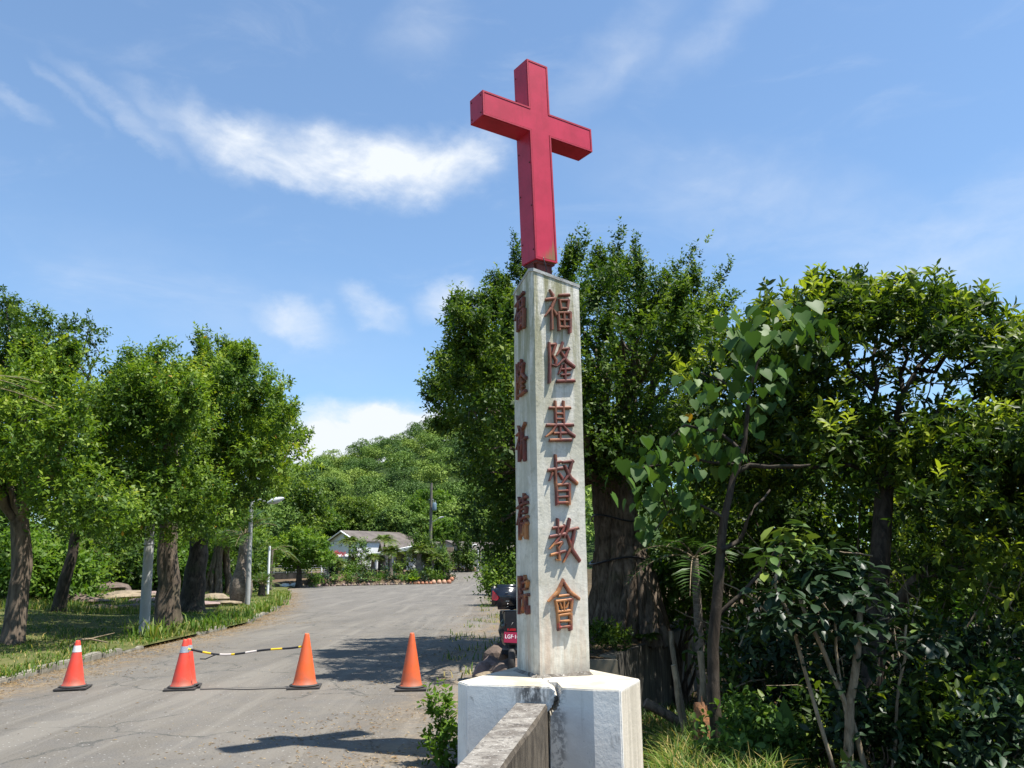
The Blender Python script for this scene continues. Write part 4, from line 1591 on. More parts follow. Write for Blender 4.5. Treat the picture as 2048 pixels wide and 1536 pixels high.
def auto_shoots(cl, rng, n, L0, L1, r0=.13, r1=.04, rise=1.1, k=7):
    """leafy shoots that spring from the outer clumps of a crown"""
    C = np.array([c[:3] for c in cl])
    o = C - C.mean(0)
    o[:, 2] *= 1.3
    w = np.linalg.norm(o, axis=1) * (o[:, 2] > -.3 * np.abs(o[:, 2]).max())
    out = []
    for i in rng.choice(len(C), n, p=w ** 2 / (w ** 2).sum()):
        d = unit(unit(o[i]) + np.array([0, 0, rise]) + rng.normal(size=3) * .35)
        L = rng.uniform(L0, L1)
        st = C[i] + d * cl[i][3] * .6
        bend = unit(rng.normal(size=3)) * .18 * L
        for s in np.linspace(0, 1, k):
            p = st + d * L * s + bend * s * s
            r = r0 + (r1 - r0) * s
            out.append((p[0], p[1], p[2], r, r, r * 1.2, 1.0))
    return out


def tree(name, label, foot, fork, r0, clumps, rng, leafmat, bark, crown_kw, cat='tree', r_fork=None, group=None, limb_n=10, lean=0.06, sub=2, limb_r=.07, flare=1.5, knobby=.10):
    foot, fork = np.array(foot, float), np.array(fork, float)
    t = thing(name, label, cat, tuple(foot), group)
    mb = MB()
    k = 9
    P = wiggle(foot - np.array([0, 0, .1]), fork, rng, k, lean)
    s = np.linspace(0, 1, k)
    rf = r_fork or r0 * .6
    mb.tube(P, (r0 + (rf - r0) * s) * (1 + (flare - 1) * np.exp(-s * 7)), 14, noise=knobby, rng=rng)
    ordr = sorted(clumps, key=lambda c: -c[3])
    pick = [ordr[i] for i in np.linspace(0, len(ordr) - 1, min(limb_n, len(ordr))).astype(int)]
    limbs(mb, P[-1] - (P[-1] - P[-2]) * .3, pick, rng, limb_r, .012, sub=sub)
    mb.build('trunk', MATS[bark], t)
    crown('crown', t, leafmat, clumps, rng, **crown_kw)
    return t


def build_banyan():
    rng = np.random.default_rng(11)
    foot = G(1252, 1272, .22)
    t = thing('banyan_tree', 'huge banyan with a fluted grey trunk of fused roots, crown rising behind the white pillar', 'tree', tuple(foot))
    mb = MB()
    fork = D(1225, 960, foot[1] + .1)
    for i in range(30):
        a = i * 2 * math.pi / 30 + rng.uniform(-.1, .1)
        rr = rng.uniform(.55, .80) * (1 + .3 * (i % 3 == 0))
        b = foot + np.array([math.cos(a) * rr, math.sin(a) * rr, -.15])
        m = foot + np.array([math.cos(a + .2) * .44, math.sin(a + .2) * .44, rng.uniform(.7, 1.3)]) + (fork - foot) * .1
        m2 = foot + (fork - foot) * .62 + np.array([math.cos(a + .5) * .33, math.sin(a + .5) * .33, 0])
        e = fork + np.array([math.cos(a + .7) * .30, math.sin(a + .7) * .30, rng.uniform(0, .5)])
        Q = np.concatenate([wiggle(b, m, rng, 5, .06), wiggle(m, m2, rng, 6, .05)[1:], wiggle(m2, e, rng, 5, .05)[1:]])
        mb.tube(Q, np.interp(np.linspace(0, 1, len(Q)), [0, .3, 1], [.13, .12, .14]) * rng.uniform(.6, 1.3), 9, noise=.12, rng=rng)
    mb.tube([foot, foot + (fork - foot) * .5, fork + np.array([0, 0, .4])], [.55, .42, .36], 12, noise=.1, rng=rng)
    poly = [(925, 680), (985, 640), (1045, 590), (1150, 570), (1230, 550), (1330, 580), (1405, 620), (1440, 680), (1430, 760), (1390, 850), (1310, 905), (1180, 925),
            (1040, 990), (1015, 1075), (990, 1010), (945, 920), (905, 830), (915, 730)]
    cl = fill_clumps(poly, 13.2, 18.0, .32, .74, 112, rng, .62) + fill_clumps([(950, 690), (1015, 640), (1035, 700), (1035, 880), (1010, 930), (960, 880), (930, 780)], 11.6, 13.2, .26, .44, 18, rng, .7)
    cl += fill_clumps([(1180, 860), (1330, 850), (1430, 800), (1440, 900), (1330, 960), (1200, 940)], 14.6, 17.4, .34, .52, 22, rng, .6)
    # hanging skirt on the road side
    cl += [ground_clump(985, 1040, 15.5, .45), ground_clump(1010, 1100, 16, .42), ground_clump(1015, 1000, 16.5, .5), ground_clump(1020, 1060, 17.0, .5)]
    sh = []
    for a in [(1125, 590, 1150, 470, 14.8), (1140, 540, 1172, 478, 14.8), (1225, 560, 1240, 462, 14.8), (1275, 560, 1268, 478, 15), (1300, 600, 1410, 488, 15), (1340, 590, 1400, 540, 14.6),
              (1390, 640, 1462, 525, 15), (1420, 650, 1470, 590, 15), (1050, 560, 1030, 478, 15), (1060, 590, 1022, 520, 15), (960, 620, 900, 600, 14.6), (950, 650, 895, 625, 15),
              (905, 720, 870, 725, 15), (900, 780, 845, 768, 14.5), (890, 800, 850, 790, 14.8), (905, 850, 860, 862, 15), (915, 640, 925, 592, 15.4), (1200, 540, 1195, 500, 15.6), (1005, 590, 985, 560, 15)]:
        sh += shoot(*a, n=7)
    sh += auto_shoots(cl, rng, 80, .25, .62, .12, .035)
    limbs(mb, fork + np.array([0, 0, .1]), cl[::5], rng, .15, .02, 9, .10, .04, sub=3)
    for p in [(1300, 850), (1340, 780), (1130, 800), (1010, 880), (1265, 700)]:
        q = D(*p, 15.2)
        mb.tube(wiggle(fork, q, rng, 8, .08), np.linspace(.15, .05, 8), 9, noise=.06, rng=rng)
    mb.build('trunk', MATS['bark_grey'], t)
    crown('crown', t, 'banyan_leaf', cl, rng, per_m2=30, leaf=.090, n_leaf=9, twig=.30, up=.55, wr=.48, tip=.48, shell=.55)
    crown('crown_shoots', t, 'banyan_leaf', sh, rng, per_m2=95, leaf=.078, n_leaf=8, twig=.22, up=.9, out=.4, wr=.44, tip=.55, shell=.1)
    # black cords tied round the trunk
    for h, r, lab in ((.47, .60, 'slack black cord tied round the waist of the banyan trunk'), (.74, .50, 'black cord looped high round the banyan trunk under its fork')):
        c = foot + (fork - foot) * h
        cb = MB()
        cb.tube([(c[0] + r * math.cos(a), c[1] + r * math.sin(a), c[2] + .07 * math.sin(2 * a + h * 9)) for a in np.linspace(0, 2 * math.pi, 30)], .018, 6, caps=False)
        props(cb.build('trunk_cord', MATS['black']), lab, 'cord', 'cords on the banyan trunk')


build_banyan()

LAWN_KW = dict(per_m2=30, leaf=.105, n_leaf=8, twig=.27, up=.45, wr=.48, tip=.50, yellow=.005, shell=.62)


def build_lawn_trees():
    rng = np.random.default_rng(21)
    f = G(25, 1290, .1)
    cl = fill_clumps([(-120, 780), (60, 755), (140, 775), (165, 830), (165, 890), (185, 960), (235, 1010), (225, 1055), (120, 1045), (60, 1010), (-120, 1010)], 15.2, 19.5, .34, .78, 70, rng, .75)
    cl += shoot(60, 760, 50, 712, 17) + shoot(115, 775, 130, 725, 17)
    cl += auto_shoots(cl, rng, 80, .25, .6, .10, .03)
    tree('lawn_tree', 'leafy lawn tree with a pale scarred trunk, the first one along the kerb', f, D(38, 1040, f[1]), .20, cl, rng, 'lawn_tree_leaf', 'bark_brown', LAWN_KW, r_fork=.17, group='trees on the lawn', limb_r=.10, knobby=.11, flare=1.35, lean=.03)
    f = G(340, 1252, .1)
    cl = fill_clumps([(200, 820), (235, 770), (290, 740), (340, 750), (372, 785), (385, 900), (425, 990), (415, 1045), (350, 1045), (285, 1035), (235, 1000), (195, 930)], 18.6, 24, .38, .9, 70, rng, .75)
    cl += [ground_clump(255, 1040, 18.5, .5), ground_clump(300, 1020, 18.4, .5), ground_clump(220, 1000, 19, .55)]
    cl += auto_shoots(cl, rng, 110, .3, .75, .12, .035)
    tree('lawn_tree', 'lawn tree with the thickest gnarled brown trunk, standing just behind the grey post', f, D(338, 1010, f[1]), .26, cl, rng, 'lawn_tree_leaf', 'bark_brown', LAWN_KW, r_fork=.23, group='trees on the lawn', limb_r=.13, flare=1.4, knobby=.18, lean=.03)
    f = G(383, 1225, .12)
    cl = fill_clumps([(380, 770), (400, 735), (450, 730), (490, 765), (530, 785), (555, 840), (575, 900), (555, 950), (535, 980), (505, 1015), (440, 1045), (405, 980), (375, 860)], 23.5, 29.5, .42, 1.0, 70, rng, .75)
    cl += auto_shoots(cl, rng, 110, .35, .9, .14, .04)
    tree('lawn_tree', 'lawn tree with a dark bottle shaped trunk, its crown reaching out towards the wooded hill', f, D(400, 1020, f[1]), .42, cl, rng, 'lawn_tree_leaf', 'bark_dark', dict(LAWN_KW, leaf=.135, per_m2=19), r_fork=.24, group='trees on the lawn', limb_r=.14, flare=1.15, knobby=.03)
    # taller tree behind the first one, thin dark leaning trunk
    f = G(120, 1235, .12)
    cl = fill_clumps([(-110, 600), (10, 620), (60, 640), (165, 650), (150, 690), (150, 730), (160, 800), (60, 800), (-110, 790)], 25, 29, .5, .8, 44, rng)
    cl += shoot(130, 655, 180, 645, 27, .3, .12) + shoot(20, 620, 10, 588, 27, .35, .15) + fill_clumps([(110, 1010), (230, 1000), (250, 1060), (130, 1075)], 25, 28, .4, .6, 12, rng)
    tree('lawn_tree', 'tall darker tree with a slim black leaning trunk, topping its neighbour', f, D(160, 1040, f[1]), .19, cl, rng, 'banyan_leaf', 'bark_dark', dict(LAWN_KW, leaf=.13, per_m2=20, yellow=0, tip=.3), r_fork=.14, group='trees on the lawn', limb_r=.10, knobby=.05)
    # grey many stemmed tree far back
    f = G(437, 1188, .2)
    mbt = thing('lawn_tree', 'grey tree with a curtain of hanging roots at the back of the lawn', 'tree', tuple(f), 'trees on the lawn')
    mb = MB()
    for i in range(9):
        a = rng.uniform(0, 6.28)
        b = f + np.array([math.cos(a) * .7, math.sin(a) * .5, -.1])
        mb.tube(wiggle(b, f + np.array([math.cos(a) * .3, math.sin(a) * .3, 2.6]), rng, 7, .05), rng.uniform(.08, .2), 7, noise=.1, rng=rng)
    mb.build('trunk', MATS['bark_grey'], mbt)
    cl = fill_clumps([(400, 1020), (480, 1010), (510, 1080), (480, 1110), (410, 1110)], f[1] - 1.5, f[1] + 2, .6, 1.0, 16, rng)
    crown('crown', mbt, 'lawn_tree_leaf', cl, rng, **dict(LAWN_KW, leaf=.16, per_m2=14))


build_lawn_trees()


def build_lawn_palms():
    rng = np.random.default_rng(31)
    f = G(480, 1206, .2)
    palm('bottle_palm', 'bottle palm with a swollen reddish trunk beside the slim lamp post', f, 2.7, rng, 11, 2.3, .26, bottle=.9, leaf=.6, bark='bark_palm', tint=.45)
    f = G(152, 1200, .2)
    palm('young_palm', 'young palm with a pale trunk and yellowing fronds beyond the black leaning trunk', f, 2.2, rng, 10, 2.2, .17, bottle=.5, leaf=.55, tint=.75)
    f = G(270, 1185, .25)
    palm('young_palm', 'young palm with upright fronds half hidden behind the grey post', f, 1.6, rng, 10, 2.4, .16, leaf=.6, tint=.6)
    f = G(523, 1192, .15)
    palm('sago_palm', 'low sago palm tuft on a short dark stump near the lawn edge', f, .55, rng, 20, 1.3, .22, leaf=.3, tint=.55, droop=.5, bark='bark_dark')
    f = G(540, 1180, .15)
    palm('feather_palm', 'pale green feather palm leaning over the far end of the lawn', f, 2.6, rng, 10, 2.2, .12, leaf=.6, tint=.7, droop=.7)
    # palm whose fronds reach into view from beyond the first tree
    f = np.array([-10.4, 13.0, .2])
    dirs = []
    top = f + np.array([0, 0, 4.35])
    for px, py in [(34, 735), (30, 752), (20, 775), (8, 600)]:
        q = D(px, py, 13.2)
        d = q - top
        d[2] += .5
        dirs.append(d)
    dirs += [(-1, .3, .8), (-.8, -.6, .6), (-.2, 1, .8), (-.3, -.9, 1), (-1, -.1, .2), (.1, .3, 1.5)]
    palm('feather_palm', 'tall palm with dry pale fronds poking in over the first lawn tree', f, 4.35, rng, 0, 2.7, .13, leaf=.5, tint=.85, droop=.35, dirs=dirs)


build_lawn_palms()


def bush(name, label, c, r, rng, mat='light_leaf', leaf=.16, per=16, n=12, cat='bush', group=None, sq=.75, stems=True, **kw):
    """round leafy bush: c is its foot, r its half width"""
    c = np.array(c, float)
    t = thing(name, label, cat, tuple(c), group)
    cl = []
    for _ in range(n):
        d = unit(rng.normal(size=3)); d[2] = abs(d[2])
        q = c + np.array([0, 0, r * sq * .35]) + d * np.array([r * .62, r * .62, r * sq * .9])
        k = r * rng.uniform(.34, .52)
        cl.append((q[0], q[1], q[2], k, k, k * .8))
    if stems:
        mb = MB()
        for q in cl[:6]:
            mb.tube(wiggle(c - np.array([0, 0, .05]), q[:3], rng, 5, .1), np.linspace(.03, .008, 5) * max(.5, r), 5)
        mb.build('stems', MATS['bark_brown'], t)
    k = dict(per_m2=per, leaf=leaf, n_leaf=7, twig=leaf * 3.2, up=.5, wr=.5, tip=.35)
    k.update(kw)
    crown('foliage', t, mat, cl, rng, **k)
    return t


def build_left_background():
    rng = np.random.default_rng(41)
    kinds = ['light green bush at the back of the lawn behind the first trunk', 'low bright bush in the sun left of the black leaning trunk', 'dense bush behind the pale trunked young palm',
             'dark rounded bush between the palms at the back of the lawn', 'bush behind the grey post at the edge of the wood', 'leafy bush behind the thick gnarled trunk',
             'bush right of the bottle shaped trunk', 'bush beside the many stemmed grey tree']
    for i, (px, y, r) in enumerate([(60, 36, 2.2), (95, 31, 1.6), (195, 42, 2.6), (250, 47, 2.6), (310, 45, 2.4), (365, 48, 2.4), (420, 50, 2.2), (470, 52, 2.0)]):
        q = D(px, 1180, y)
        q[2] = float(lawn_z(q[0], y)) - .05
        bush('lawn_bush', kinds[i], q, r, rng, ['light_leaf', 'light_leaf', 'banyan_leaf', 'banyan_leaf'][i % 4], .22, 9, 16, group='bushes at the back of the lawn')
    q = D(20, 1180, 30); q[2] = .5
    bush('lawn_bush', 'low bush at the left margin of the lawn beyond the first trunk', q, 1.6, rng, 'light_leaf', .18, 11, 14, group='bushes at the back of the lawn')
    # taller wood edge behind them
    labs = ['shady tree behind the lawn, seen under the first crown', 'shady tree behind the lawn, seen left of the grey post', 'tall shady tree closing the view behind the gnarled trunk', 'dark needle like tree standing at the wood edge beyond the lawn',
            'shady tree over the many stemmed grey tree', 'spreading tree beyond the lawn, far behind the first trunk']
    for i, (px, y, top, w) in enumerate([(60, 62, 900, 4.2), (180, 66, 940, 4.0), (330, 64, 930, 4.2), (588, 82, 985, 2.8), (470, 70, 985, 3.4), (-60, 60, 900, 4.5)]):
        f = D(px, 1170, y); f[2] = float(lawn_z(f[0], y))
        tp = D(px, top, y)[2]
        cl = []
        for _ in range(26):
            d = unit(rng.normal(size=3))
            q = np.array([f[0], y, (f[2] + tp) / 2 + .6]) + d * np.array([w * .7, w * .6, (tp - f[2]) * .40])
            k = rng.uniform(.9, 1.4)
            cl.append((q[0], q[1], q[2], k, k, k * .75))
        tree('background_tree', labs[i], f, f + np.array([0, 0, (tp - f[2]) * .4]), .28, cl, rng, 'banyan_leaf' if i == 3 else 'forest_leaf', 'bark_dark', dict(per_m2=5, leaf=.34, n_leaf=6, twig=.8, wr=.5, up=.4, tip=.3), group='trees behind the lawn', limb_n=5, sub=0)


build_left_background()

# ------------------------------------------------------------------ right hand thicket
def build_thicket():
    rng = np.random.default_rng(51)
    # main broadleaf tree with the sky showing through its limbs
    f = G(1700, 1520, -.5)
    f = np.array([D(1700, 1520, 9.6)[0], 9.6, -.55])
    y = 10.2
    t = thing('broadleaf_tree', 'spreading evergreen with bright young leaf tips and bare limbs showing sky, in the right thicket', 'tree', tuple(f))
    cl = fill_clumps([(1560, 625), (1660, 590), (1760, 595), (1850, 600), (1930, 615), (1960, 680), (1900, 705), (1800, 690), (1700, 700), (1620, 720), (1560, 700)], 9.4, 11.4, .24, .42, 44, rng)
    cl += fill_clumps([(1960, 700), (2040, 660), (2130, 700), (2130, 900), (1990, 900), (1935, 800)], 9.4, 11.4, .24, .42, 26, rng)
    cl += fill_clumps([(1560, 720), (1660, 740), (1690, 800), (1640, 870), (1540, 870)], 9.6, 11.2, .22, .38, 16, rng)
    cl += fill_clumps([(1640, 860), (1800, 850), (2130, 860), (2130, 1010), (1900, 1020), (1760, 960), (1600, 960)], 9.2, 11.6, .26, .44, 34, rng)
    cl += fill_clumps([(1700, 880), (2130, 870), (2130, 1120), (1950, 1130), (1800, 1060)], 8.2, 9.6, .22, .36, 13, rng)  # crown carried forward here to shade the ground below
    cl += fill_clumps([(2060, 700), (2400, 640), (2400, 1300), (2100, 1300)], 7.6, 10.5, .35, .55, 34, rng)  # out-of-view clumps added to throw shade on the right undergrowth
    cl += [c[:6] + (.35,) for c in fill_clumps([(1680, 690), (1900, 690), (1930, 840), (1690, 850)], 9.6, 11.2, .20, .32, 22, rng)]
    cl += fill_clumps([(1420, 700), (1560, 640), (1600, 860), (1560, 1010), (1440, 1000), (1400, 850)], 10.6, 12.6, .26, .44, 30, rng)
    for a in [(1560, 640, 1545, 598, 10), (1650, 600, 1662, 572, 10), (1790, 600, 1800, 575, 10), (1880, 610, 1892, 580, 10), (1940, 640, 1958, 612, 10), (2000, 680, 2010, 645, 10), (1720, 605, 1725, 578, 10)]:
        cl += shoot(*a, r0=.18, r1=.08, n=4)
    mb = MB()
    P = [f - np.array([0, 0, .2]), D(1745, 1368, 9.7), D(1757, 1180, 9.9), D(1768, 1000, 10.1), D(1775, 890, 10.2)]
    mb.tube(P, [.17, .13, .12, .11, .10], 10, noise=.06, rng=rng)
    fk = P[-1]
    for pts, r in [([(1775, 890), (1790, 850), (1810, 780), (1835, 735), (1870, 690), (1885, 650)], .055), ([(1810, 790), (1800, 750), (1815, 715), (1800, 660)], .035),
                   ([(1840, 740), (1870, 745), (1900, 700), (1930, 660)], .035), ([(1775, 890), (1740, 830), (1755, 770), (1745, 720), (1760, 650)], .045), ([(1745, 780), (1700, 740), (1680, 680)], .03),
                   ([(1775, 890), (1700, 860), (1650, 790), (1660, 720)], .04), ([(1790, 850), (1880, 830), (1960, 790), (2020, 720)], .04), ([(1870, 840), (1890, 780), (1920, 740), (1990, 700)], .025),
                   ([(1770, 920), (1860, 900), (1950, 890), (2060, 850)], .04), ([(1765, 960), (1700, 930), (1640, 935), (1560, 935), (1500, 930)], .035)]:
        Q = np.array([D(a, b, y + rng.uniform(-.2, .2)) for a, b in pts])
        Q = np.concatenate([wiggle(Q[i], Q[i + 1], rng, 4, .05)[:-1] for i in range(len(Q) - 1)] + [Q[-1:]])
        mb.tube(Q, np.linspace(r, r * .35, len(Q)), 7, noise=.05, rng=rng)
        for i in range(2, len(Q), 2):
            e = Q[i] + unit(rng.normal(size=3)) * .45 + np.array([0, 0, .25])
            mb.tube(wiggle(Q[i], e, rng, 5, .1), np.linspace(.012, .004, 5), 4)
    mb.build('trunk', MATS['bark_dark'], t)
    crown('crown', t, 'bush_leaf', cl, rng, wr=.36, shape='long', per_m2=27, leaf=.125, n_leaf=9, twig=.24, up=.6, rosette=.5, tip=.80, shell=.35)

    # second evergreen: a long slanting limb towards the right edge
    f = np.array([D(1600, 1480, 11.5)[0], 11.5, -.85])
    t = thing('broadleaf_tree', 'evergreen with a long slanting limb, filling the right margin of the thicket', 'tree', tuple(f))
    mb = MB()
    Q = [f, D(1700, 1330, 11.3), D(1823, 1169, 11), D(1890, 1090, 11), D(1951, 995, 11), D(2030, 930, 11)]
    mb.tube(np.concatenate([wiggle(Q[i], Q[i + 1], rng, 5, .04)[:-1] for i in range(5)]), np.linspace(.12, .03, 20), 9, noise=.06, rng=rng)
    for pts, r in [([(1880, 1100), (1960, 1060), (2080, 1010)], .05), ([(1820, 1170), (1900, 1135), (2000, 1130), (2080, 1120)], .035), ([(1930, 1030), (1960, 960), (1990, 900)], .04), ([(1900, 1400), (1980, 1310), (2070, 1230)], .05), ([(1760, 1250), (1830, 1330), (1990, 1290), (2080, 1230)], .03)]:
        Qq = np.array([D(a, b, 11 + rng.uniform(-.2, .3)) for a, b in pts])
        Qq = np.concatenate([wiggle(Qq[i], Qq[i + 1], rng, 5, .05)[:-1] for i in range(len(Qq) - 1)] + [Qq[-1:]])
        mb.tube(Qq, np.linspace(r, r * .3, len(Qq)), 7, noise=.05, rng=rng)
        for i in range(1, len(Qq)):
            mb.tube(wiggle(Qq[i], Qq[i] + unit(rng.normal(size=3)) * .5, rng, 5, .1), np.linspace(.011, .004, 5), 4)
    mb.build('trunk', MATS['bark_brown'], t)
    cl = fill_clumps([(1800, 960), (2130, 930), (2130, 1300), (1960, 1320), (1850, 1250), (1790, 1110)], 10.4, 12.6, .24, .40, 34, rng)
    crown('crown', t, 'bush_leaf', cl, rng, wr=.38, shape='small', per_m2=24, leaf=.11, n_leaf=8, twig=.28, up=.5, rosette=.35, tip=.62, shell=.3)

    # heart leaved tree in front of the banyan
    f = np.array([D(1425, 1400, 8.9)[0], 8.9, -.5])
    t = thing('heart_leaf_tree', 'slim tree with big drooping heart shaped leaves beside the banyan', 'tree', tuple(f))
    y = 9.0
    mb = MB()
    Q = [f, D(1426, 1290, y), D(1438, 1150, y), D(1448, 1040, y), D(1465, 960, y), D(1490, 880, y), D(1500, 780, y), D(1530, 680, y)]
    mb.tube(np.concatenate([wiggle(Q[i], Q[i + 1], rng, 4, .03)[:-1] for i in range(7)]), np.linspace(.070, .013, 21), 9, noise=.05, rng=rng)
    for pts, r in [([(1470, 945), (1500, 930), (1560, 932), (1620, 930)], .035), ([(1440, 1100), (1480, 1080), (1500, 1030), (1540, 980)], .03), ([(1480, 900), (1430, 860), (1370, 850), (1330, 880)], .022),
                   ([(1475, 930), (1400, 920), (1330, 930), (1270, 940)], .02), ([(1495, 800), (1440, 760), (1400, 745)], .016), ([(1430, 1240), (1480, 1190), (1530, 1130), (1570, 1080)], .028), ([(1450, 1040), (1400, 1010), (1340, 1020), (1310, 1060)], .018)]:
        Qq = np.array([D(a, b, y + rng.uniform(-.15, .15)) for a, b in pts])
        Qq = np.concatenate([wiggle(Qq[i], Qq[i + 1], rng, 4, .05)[:-1] for i in range(len(Qq) - 1)] + [Qq[-1:]])
        mb.tube(Qq, np.linspace(r, r * .4, len(Qq)), 7, noise=.05, rng=rng)
    mb.build('trunk', MATS['bark_dark'], t)
    spots = [(1480, 650, 9, 60), (1530, 650, 10, 55), (1600, 640, 7, 45), (1640, 645, 6, 35), (1520, 700, 8, 55), (1430, 755, 8, 60), (1500, 760, 9, 55), (1540, 780, 6, 45), (1385, 765, 4, 35), (1480, 735, 7, 50),
             (1400, 845, 9, 50), (1450, 870, 9, 50), (1370, 870, 7, 45), (1500, 850, 5, 40), (1280, 920, 8, 50), (1330, 900, 8, 50), (1380, 930, 7, 50), (1260, 950, 5, 40), (1320, 960, 8, 45), (1300, 1010, 9, 50), (1350, 990, 8, 45),
             (1370, 1010, 6, 40), (1290, 1045, 5, 35), (1470, 920, 5, 50), (1600, 690, 4, 40), (1560, 740, 4, 40), (1440, 820, 6, 50), (1400, 790, 4, 40)]
    pos, ax, nr, ln, ti = [], [], [], [], []
    for px, py, k, sp in spots:
        for _ in range(int(k * 1.9)):
            q = D(px + rng.normal(0, sp * .5), py + rng.normal(0, sp * .42), y + rng.normal(0, .28))
            pos.append(q)
            a = rng.uniform(0, 6.28)
            droopy = rng.uniform(.8, 2.2)
            d = np.array([math.cos(a), math.sin(a), -droopy])
            ax.append(d)
            nr.append(np.array([math.cos(a) * .6, math.sin(a) * .6 - .35, .7]) + rng.normal(0, .25, 3))
            ln.append(rng.uniform(.13, .23) if py < 720 else rng.uniform(.09, .17))
            ti.append(np.clip(.42 + rng.normal(0, .14) + (.2 if rng.random() < .25 else 0), 0, .93))
    ti = np.array(ti); ti[np.argsort(np.array(ln))[[3, 11]]] = 1.0
    me = leaf_mesh('crown', np.array(pos) - f, np.array(ax), unit(np.array(nr)), np.array(ln), 1.0, 'heart', ti)
    link('crown', me, MATS['heart_leaf'], t)

    # dark shrub with long lobed leaves
    f = np.array([D(1640, 1560, 7.9)[0], 7.9, -.5])
    t = thing('lobed_leaf_shrub', 'dark shrub with long lobed glossy leaves on leaning tan stems, front of the right thicket', 'shrub', tuple(f))
    y = 8.1
    mb = MB()
    for pts, r in [([(1735, 1560), (1700, 1430), (1650, 1310), (1620, 1248), (1600, 1200)], .028), ([(1705, 1560), (1690, 1420), (1672, 1300), (1666, 1200)], .018), ([(1784, 1560), (1792, 1450), (1810, 1318), (1812, 1250)], .018), ([(1690, 1500), (1700, 1400), (1715, 1300), (1720, 1220)], .05), ([(1650, 1310), (1580, 1230), (1550, 1170), (1560, 1110)], .02)]:
        Qq = np.array([D(a, b, y) for a, b in pts])
        Qq[0][2] = min(Qq[0][2], -.35)
        Qq = np.concatenate([wiggle(Qq[i], Qq[i + 1], rng, 4, .03)[:-1] for i in range(len(Qq) - 1)] + [Qq[-1:]])
        mb.tube(Qq, np.linspace(r, r * .6, len(Qq)), 8, noise=.06, rng=rng)
    mb.build('stems', MATS['twig_tan'], t)
    pos, ax, nr, ln, ti = [], [], [], [], []
    heads = [(1560, 1090, .85), (1600, 1070, .9), (1530, 1120, .8), (1590, 1120, .75), (1570, 1060, .9), (1620, 1100, .8), (1640, 1120, .45), (1560, 1180, .4), (1620, 1170, .3), (1680, 1150, .3), (1700, 1190, .25), (1560, 1230, .25), (1610, 1230, .25), (1660, 1220, .25), (1720, 1230, .2), (1750, 1180, .25),
             (1530, 1200, .3), (1510, 1250, .25), (1650, 1280, .2), (1700, 1290, .2), (1760, 1260, .2), (1790, 1220, .25), (1630, 1330, .2), (1690, 1360, .2), (1740, 1320, .2), (1800, 1300, .2), (1840, 1280, .2), (1580, 1150, .4), (1660, 1090, .5), (1720, 1140, .3), (1850, 1330, .2), (1880, 1280, .2)]
    heads += [(1490 + 260 * rng.random(), 1110 + 180 * rng.random(), .2) for _ in range(16)]
    for px, py, tn in heads:  # topmost heads have a sunlit yellow green put into their tint
        c = D(px, py, y + rng.normal(0, .22))
        for k in range(17):
            a = k * 2.4 + rng.uniform(-.3, .3)
            e = rng.uniform(-.7, .4)
            d = np.array([math.cos(a) * math.cos(e), math.sin(a) * math.cos(e), math.sin(e) - .15])
            pos.append(c + d * .035 + rng.normal(0, .05, 3)); ax.append(d)
            nr.append(np.array([0, 0, 1.0]) + d * .3 + rng.normal(0, .2, 3))
            ln.append(rng.uniform(.13, .22)); ti.append(np.clip(tn + rng.normal(0, .12), 0, 1))
    me = leaf_mesh('foliage', np.array(pos) - f, np.array(ax), unit(np.array(nr)), np.array(ln), .52, 'oak', np.array(ti))
    link('foliage', me, MATS['dark_leaf'], t)

    # back rows that close the thicket
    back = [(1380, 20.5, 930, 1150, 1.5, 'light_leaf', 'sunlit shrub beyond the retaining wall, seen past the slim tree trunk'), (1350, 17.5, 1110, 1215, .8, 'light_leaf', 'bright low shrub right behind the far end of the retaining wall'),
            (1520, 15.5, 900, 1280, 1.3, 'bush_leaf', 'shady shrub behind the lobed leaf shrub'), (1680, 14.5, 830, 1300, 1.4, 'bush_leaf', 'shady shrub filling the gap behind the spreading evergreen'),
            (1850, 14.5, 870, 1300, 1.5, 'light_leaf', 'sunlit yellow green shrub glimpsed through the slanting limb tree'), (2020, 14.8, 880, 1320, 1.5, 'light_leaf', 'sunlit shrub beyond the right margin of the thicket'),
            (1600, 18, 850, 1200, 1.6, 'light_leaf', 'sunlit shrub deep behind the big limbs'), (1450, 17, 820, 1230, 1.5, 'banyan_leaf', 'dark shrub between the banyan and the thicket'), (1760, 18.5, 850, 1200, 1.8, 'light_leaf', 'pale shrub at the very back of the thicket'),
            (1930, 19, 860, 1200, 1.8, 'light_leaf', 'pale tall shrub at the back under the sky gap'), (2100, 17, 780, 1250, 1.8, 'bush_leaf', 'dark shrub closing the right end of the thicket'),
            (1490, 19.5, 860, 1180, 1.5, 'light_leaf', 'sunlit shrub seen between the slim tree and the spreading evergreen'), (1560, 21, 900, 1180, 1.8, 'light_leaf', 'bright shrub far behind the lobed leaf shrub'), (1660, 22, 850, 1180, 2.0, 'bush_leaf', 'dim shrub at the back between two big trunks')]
    for px, yy, p0, p1, w, m, lab in back:
        a, b = D(px, p0, yy), D(px, p1, yy)
        b[2] = max(b[2], float(valley_z(yy)))
        t = thing('thicket_shrub', lab, 'shrub', (b[0], yy, float(valley_z(yy))), 'shrubs of the right thicket')
        cl = []
        H = a[2] - b[2]
        for _ in range(int(14 + 8 * w)):
            q = np.array([b[0] + rng.uniform(-w, w), yy + rng.uniform(-.7, .7), b[2] + H * rng.uniform(.08, .95)])
            k = rng.uniform(.35, .55)
            cl.append((q[0], q[1], q[2], k, k, k * .8))
        mb = MB()
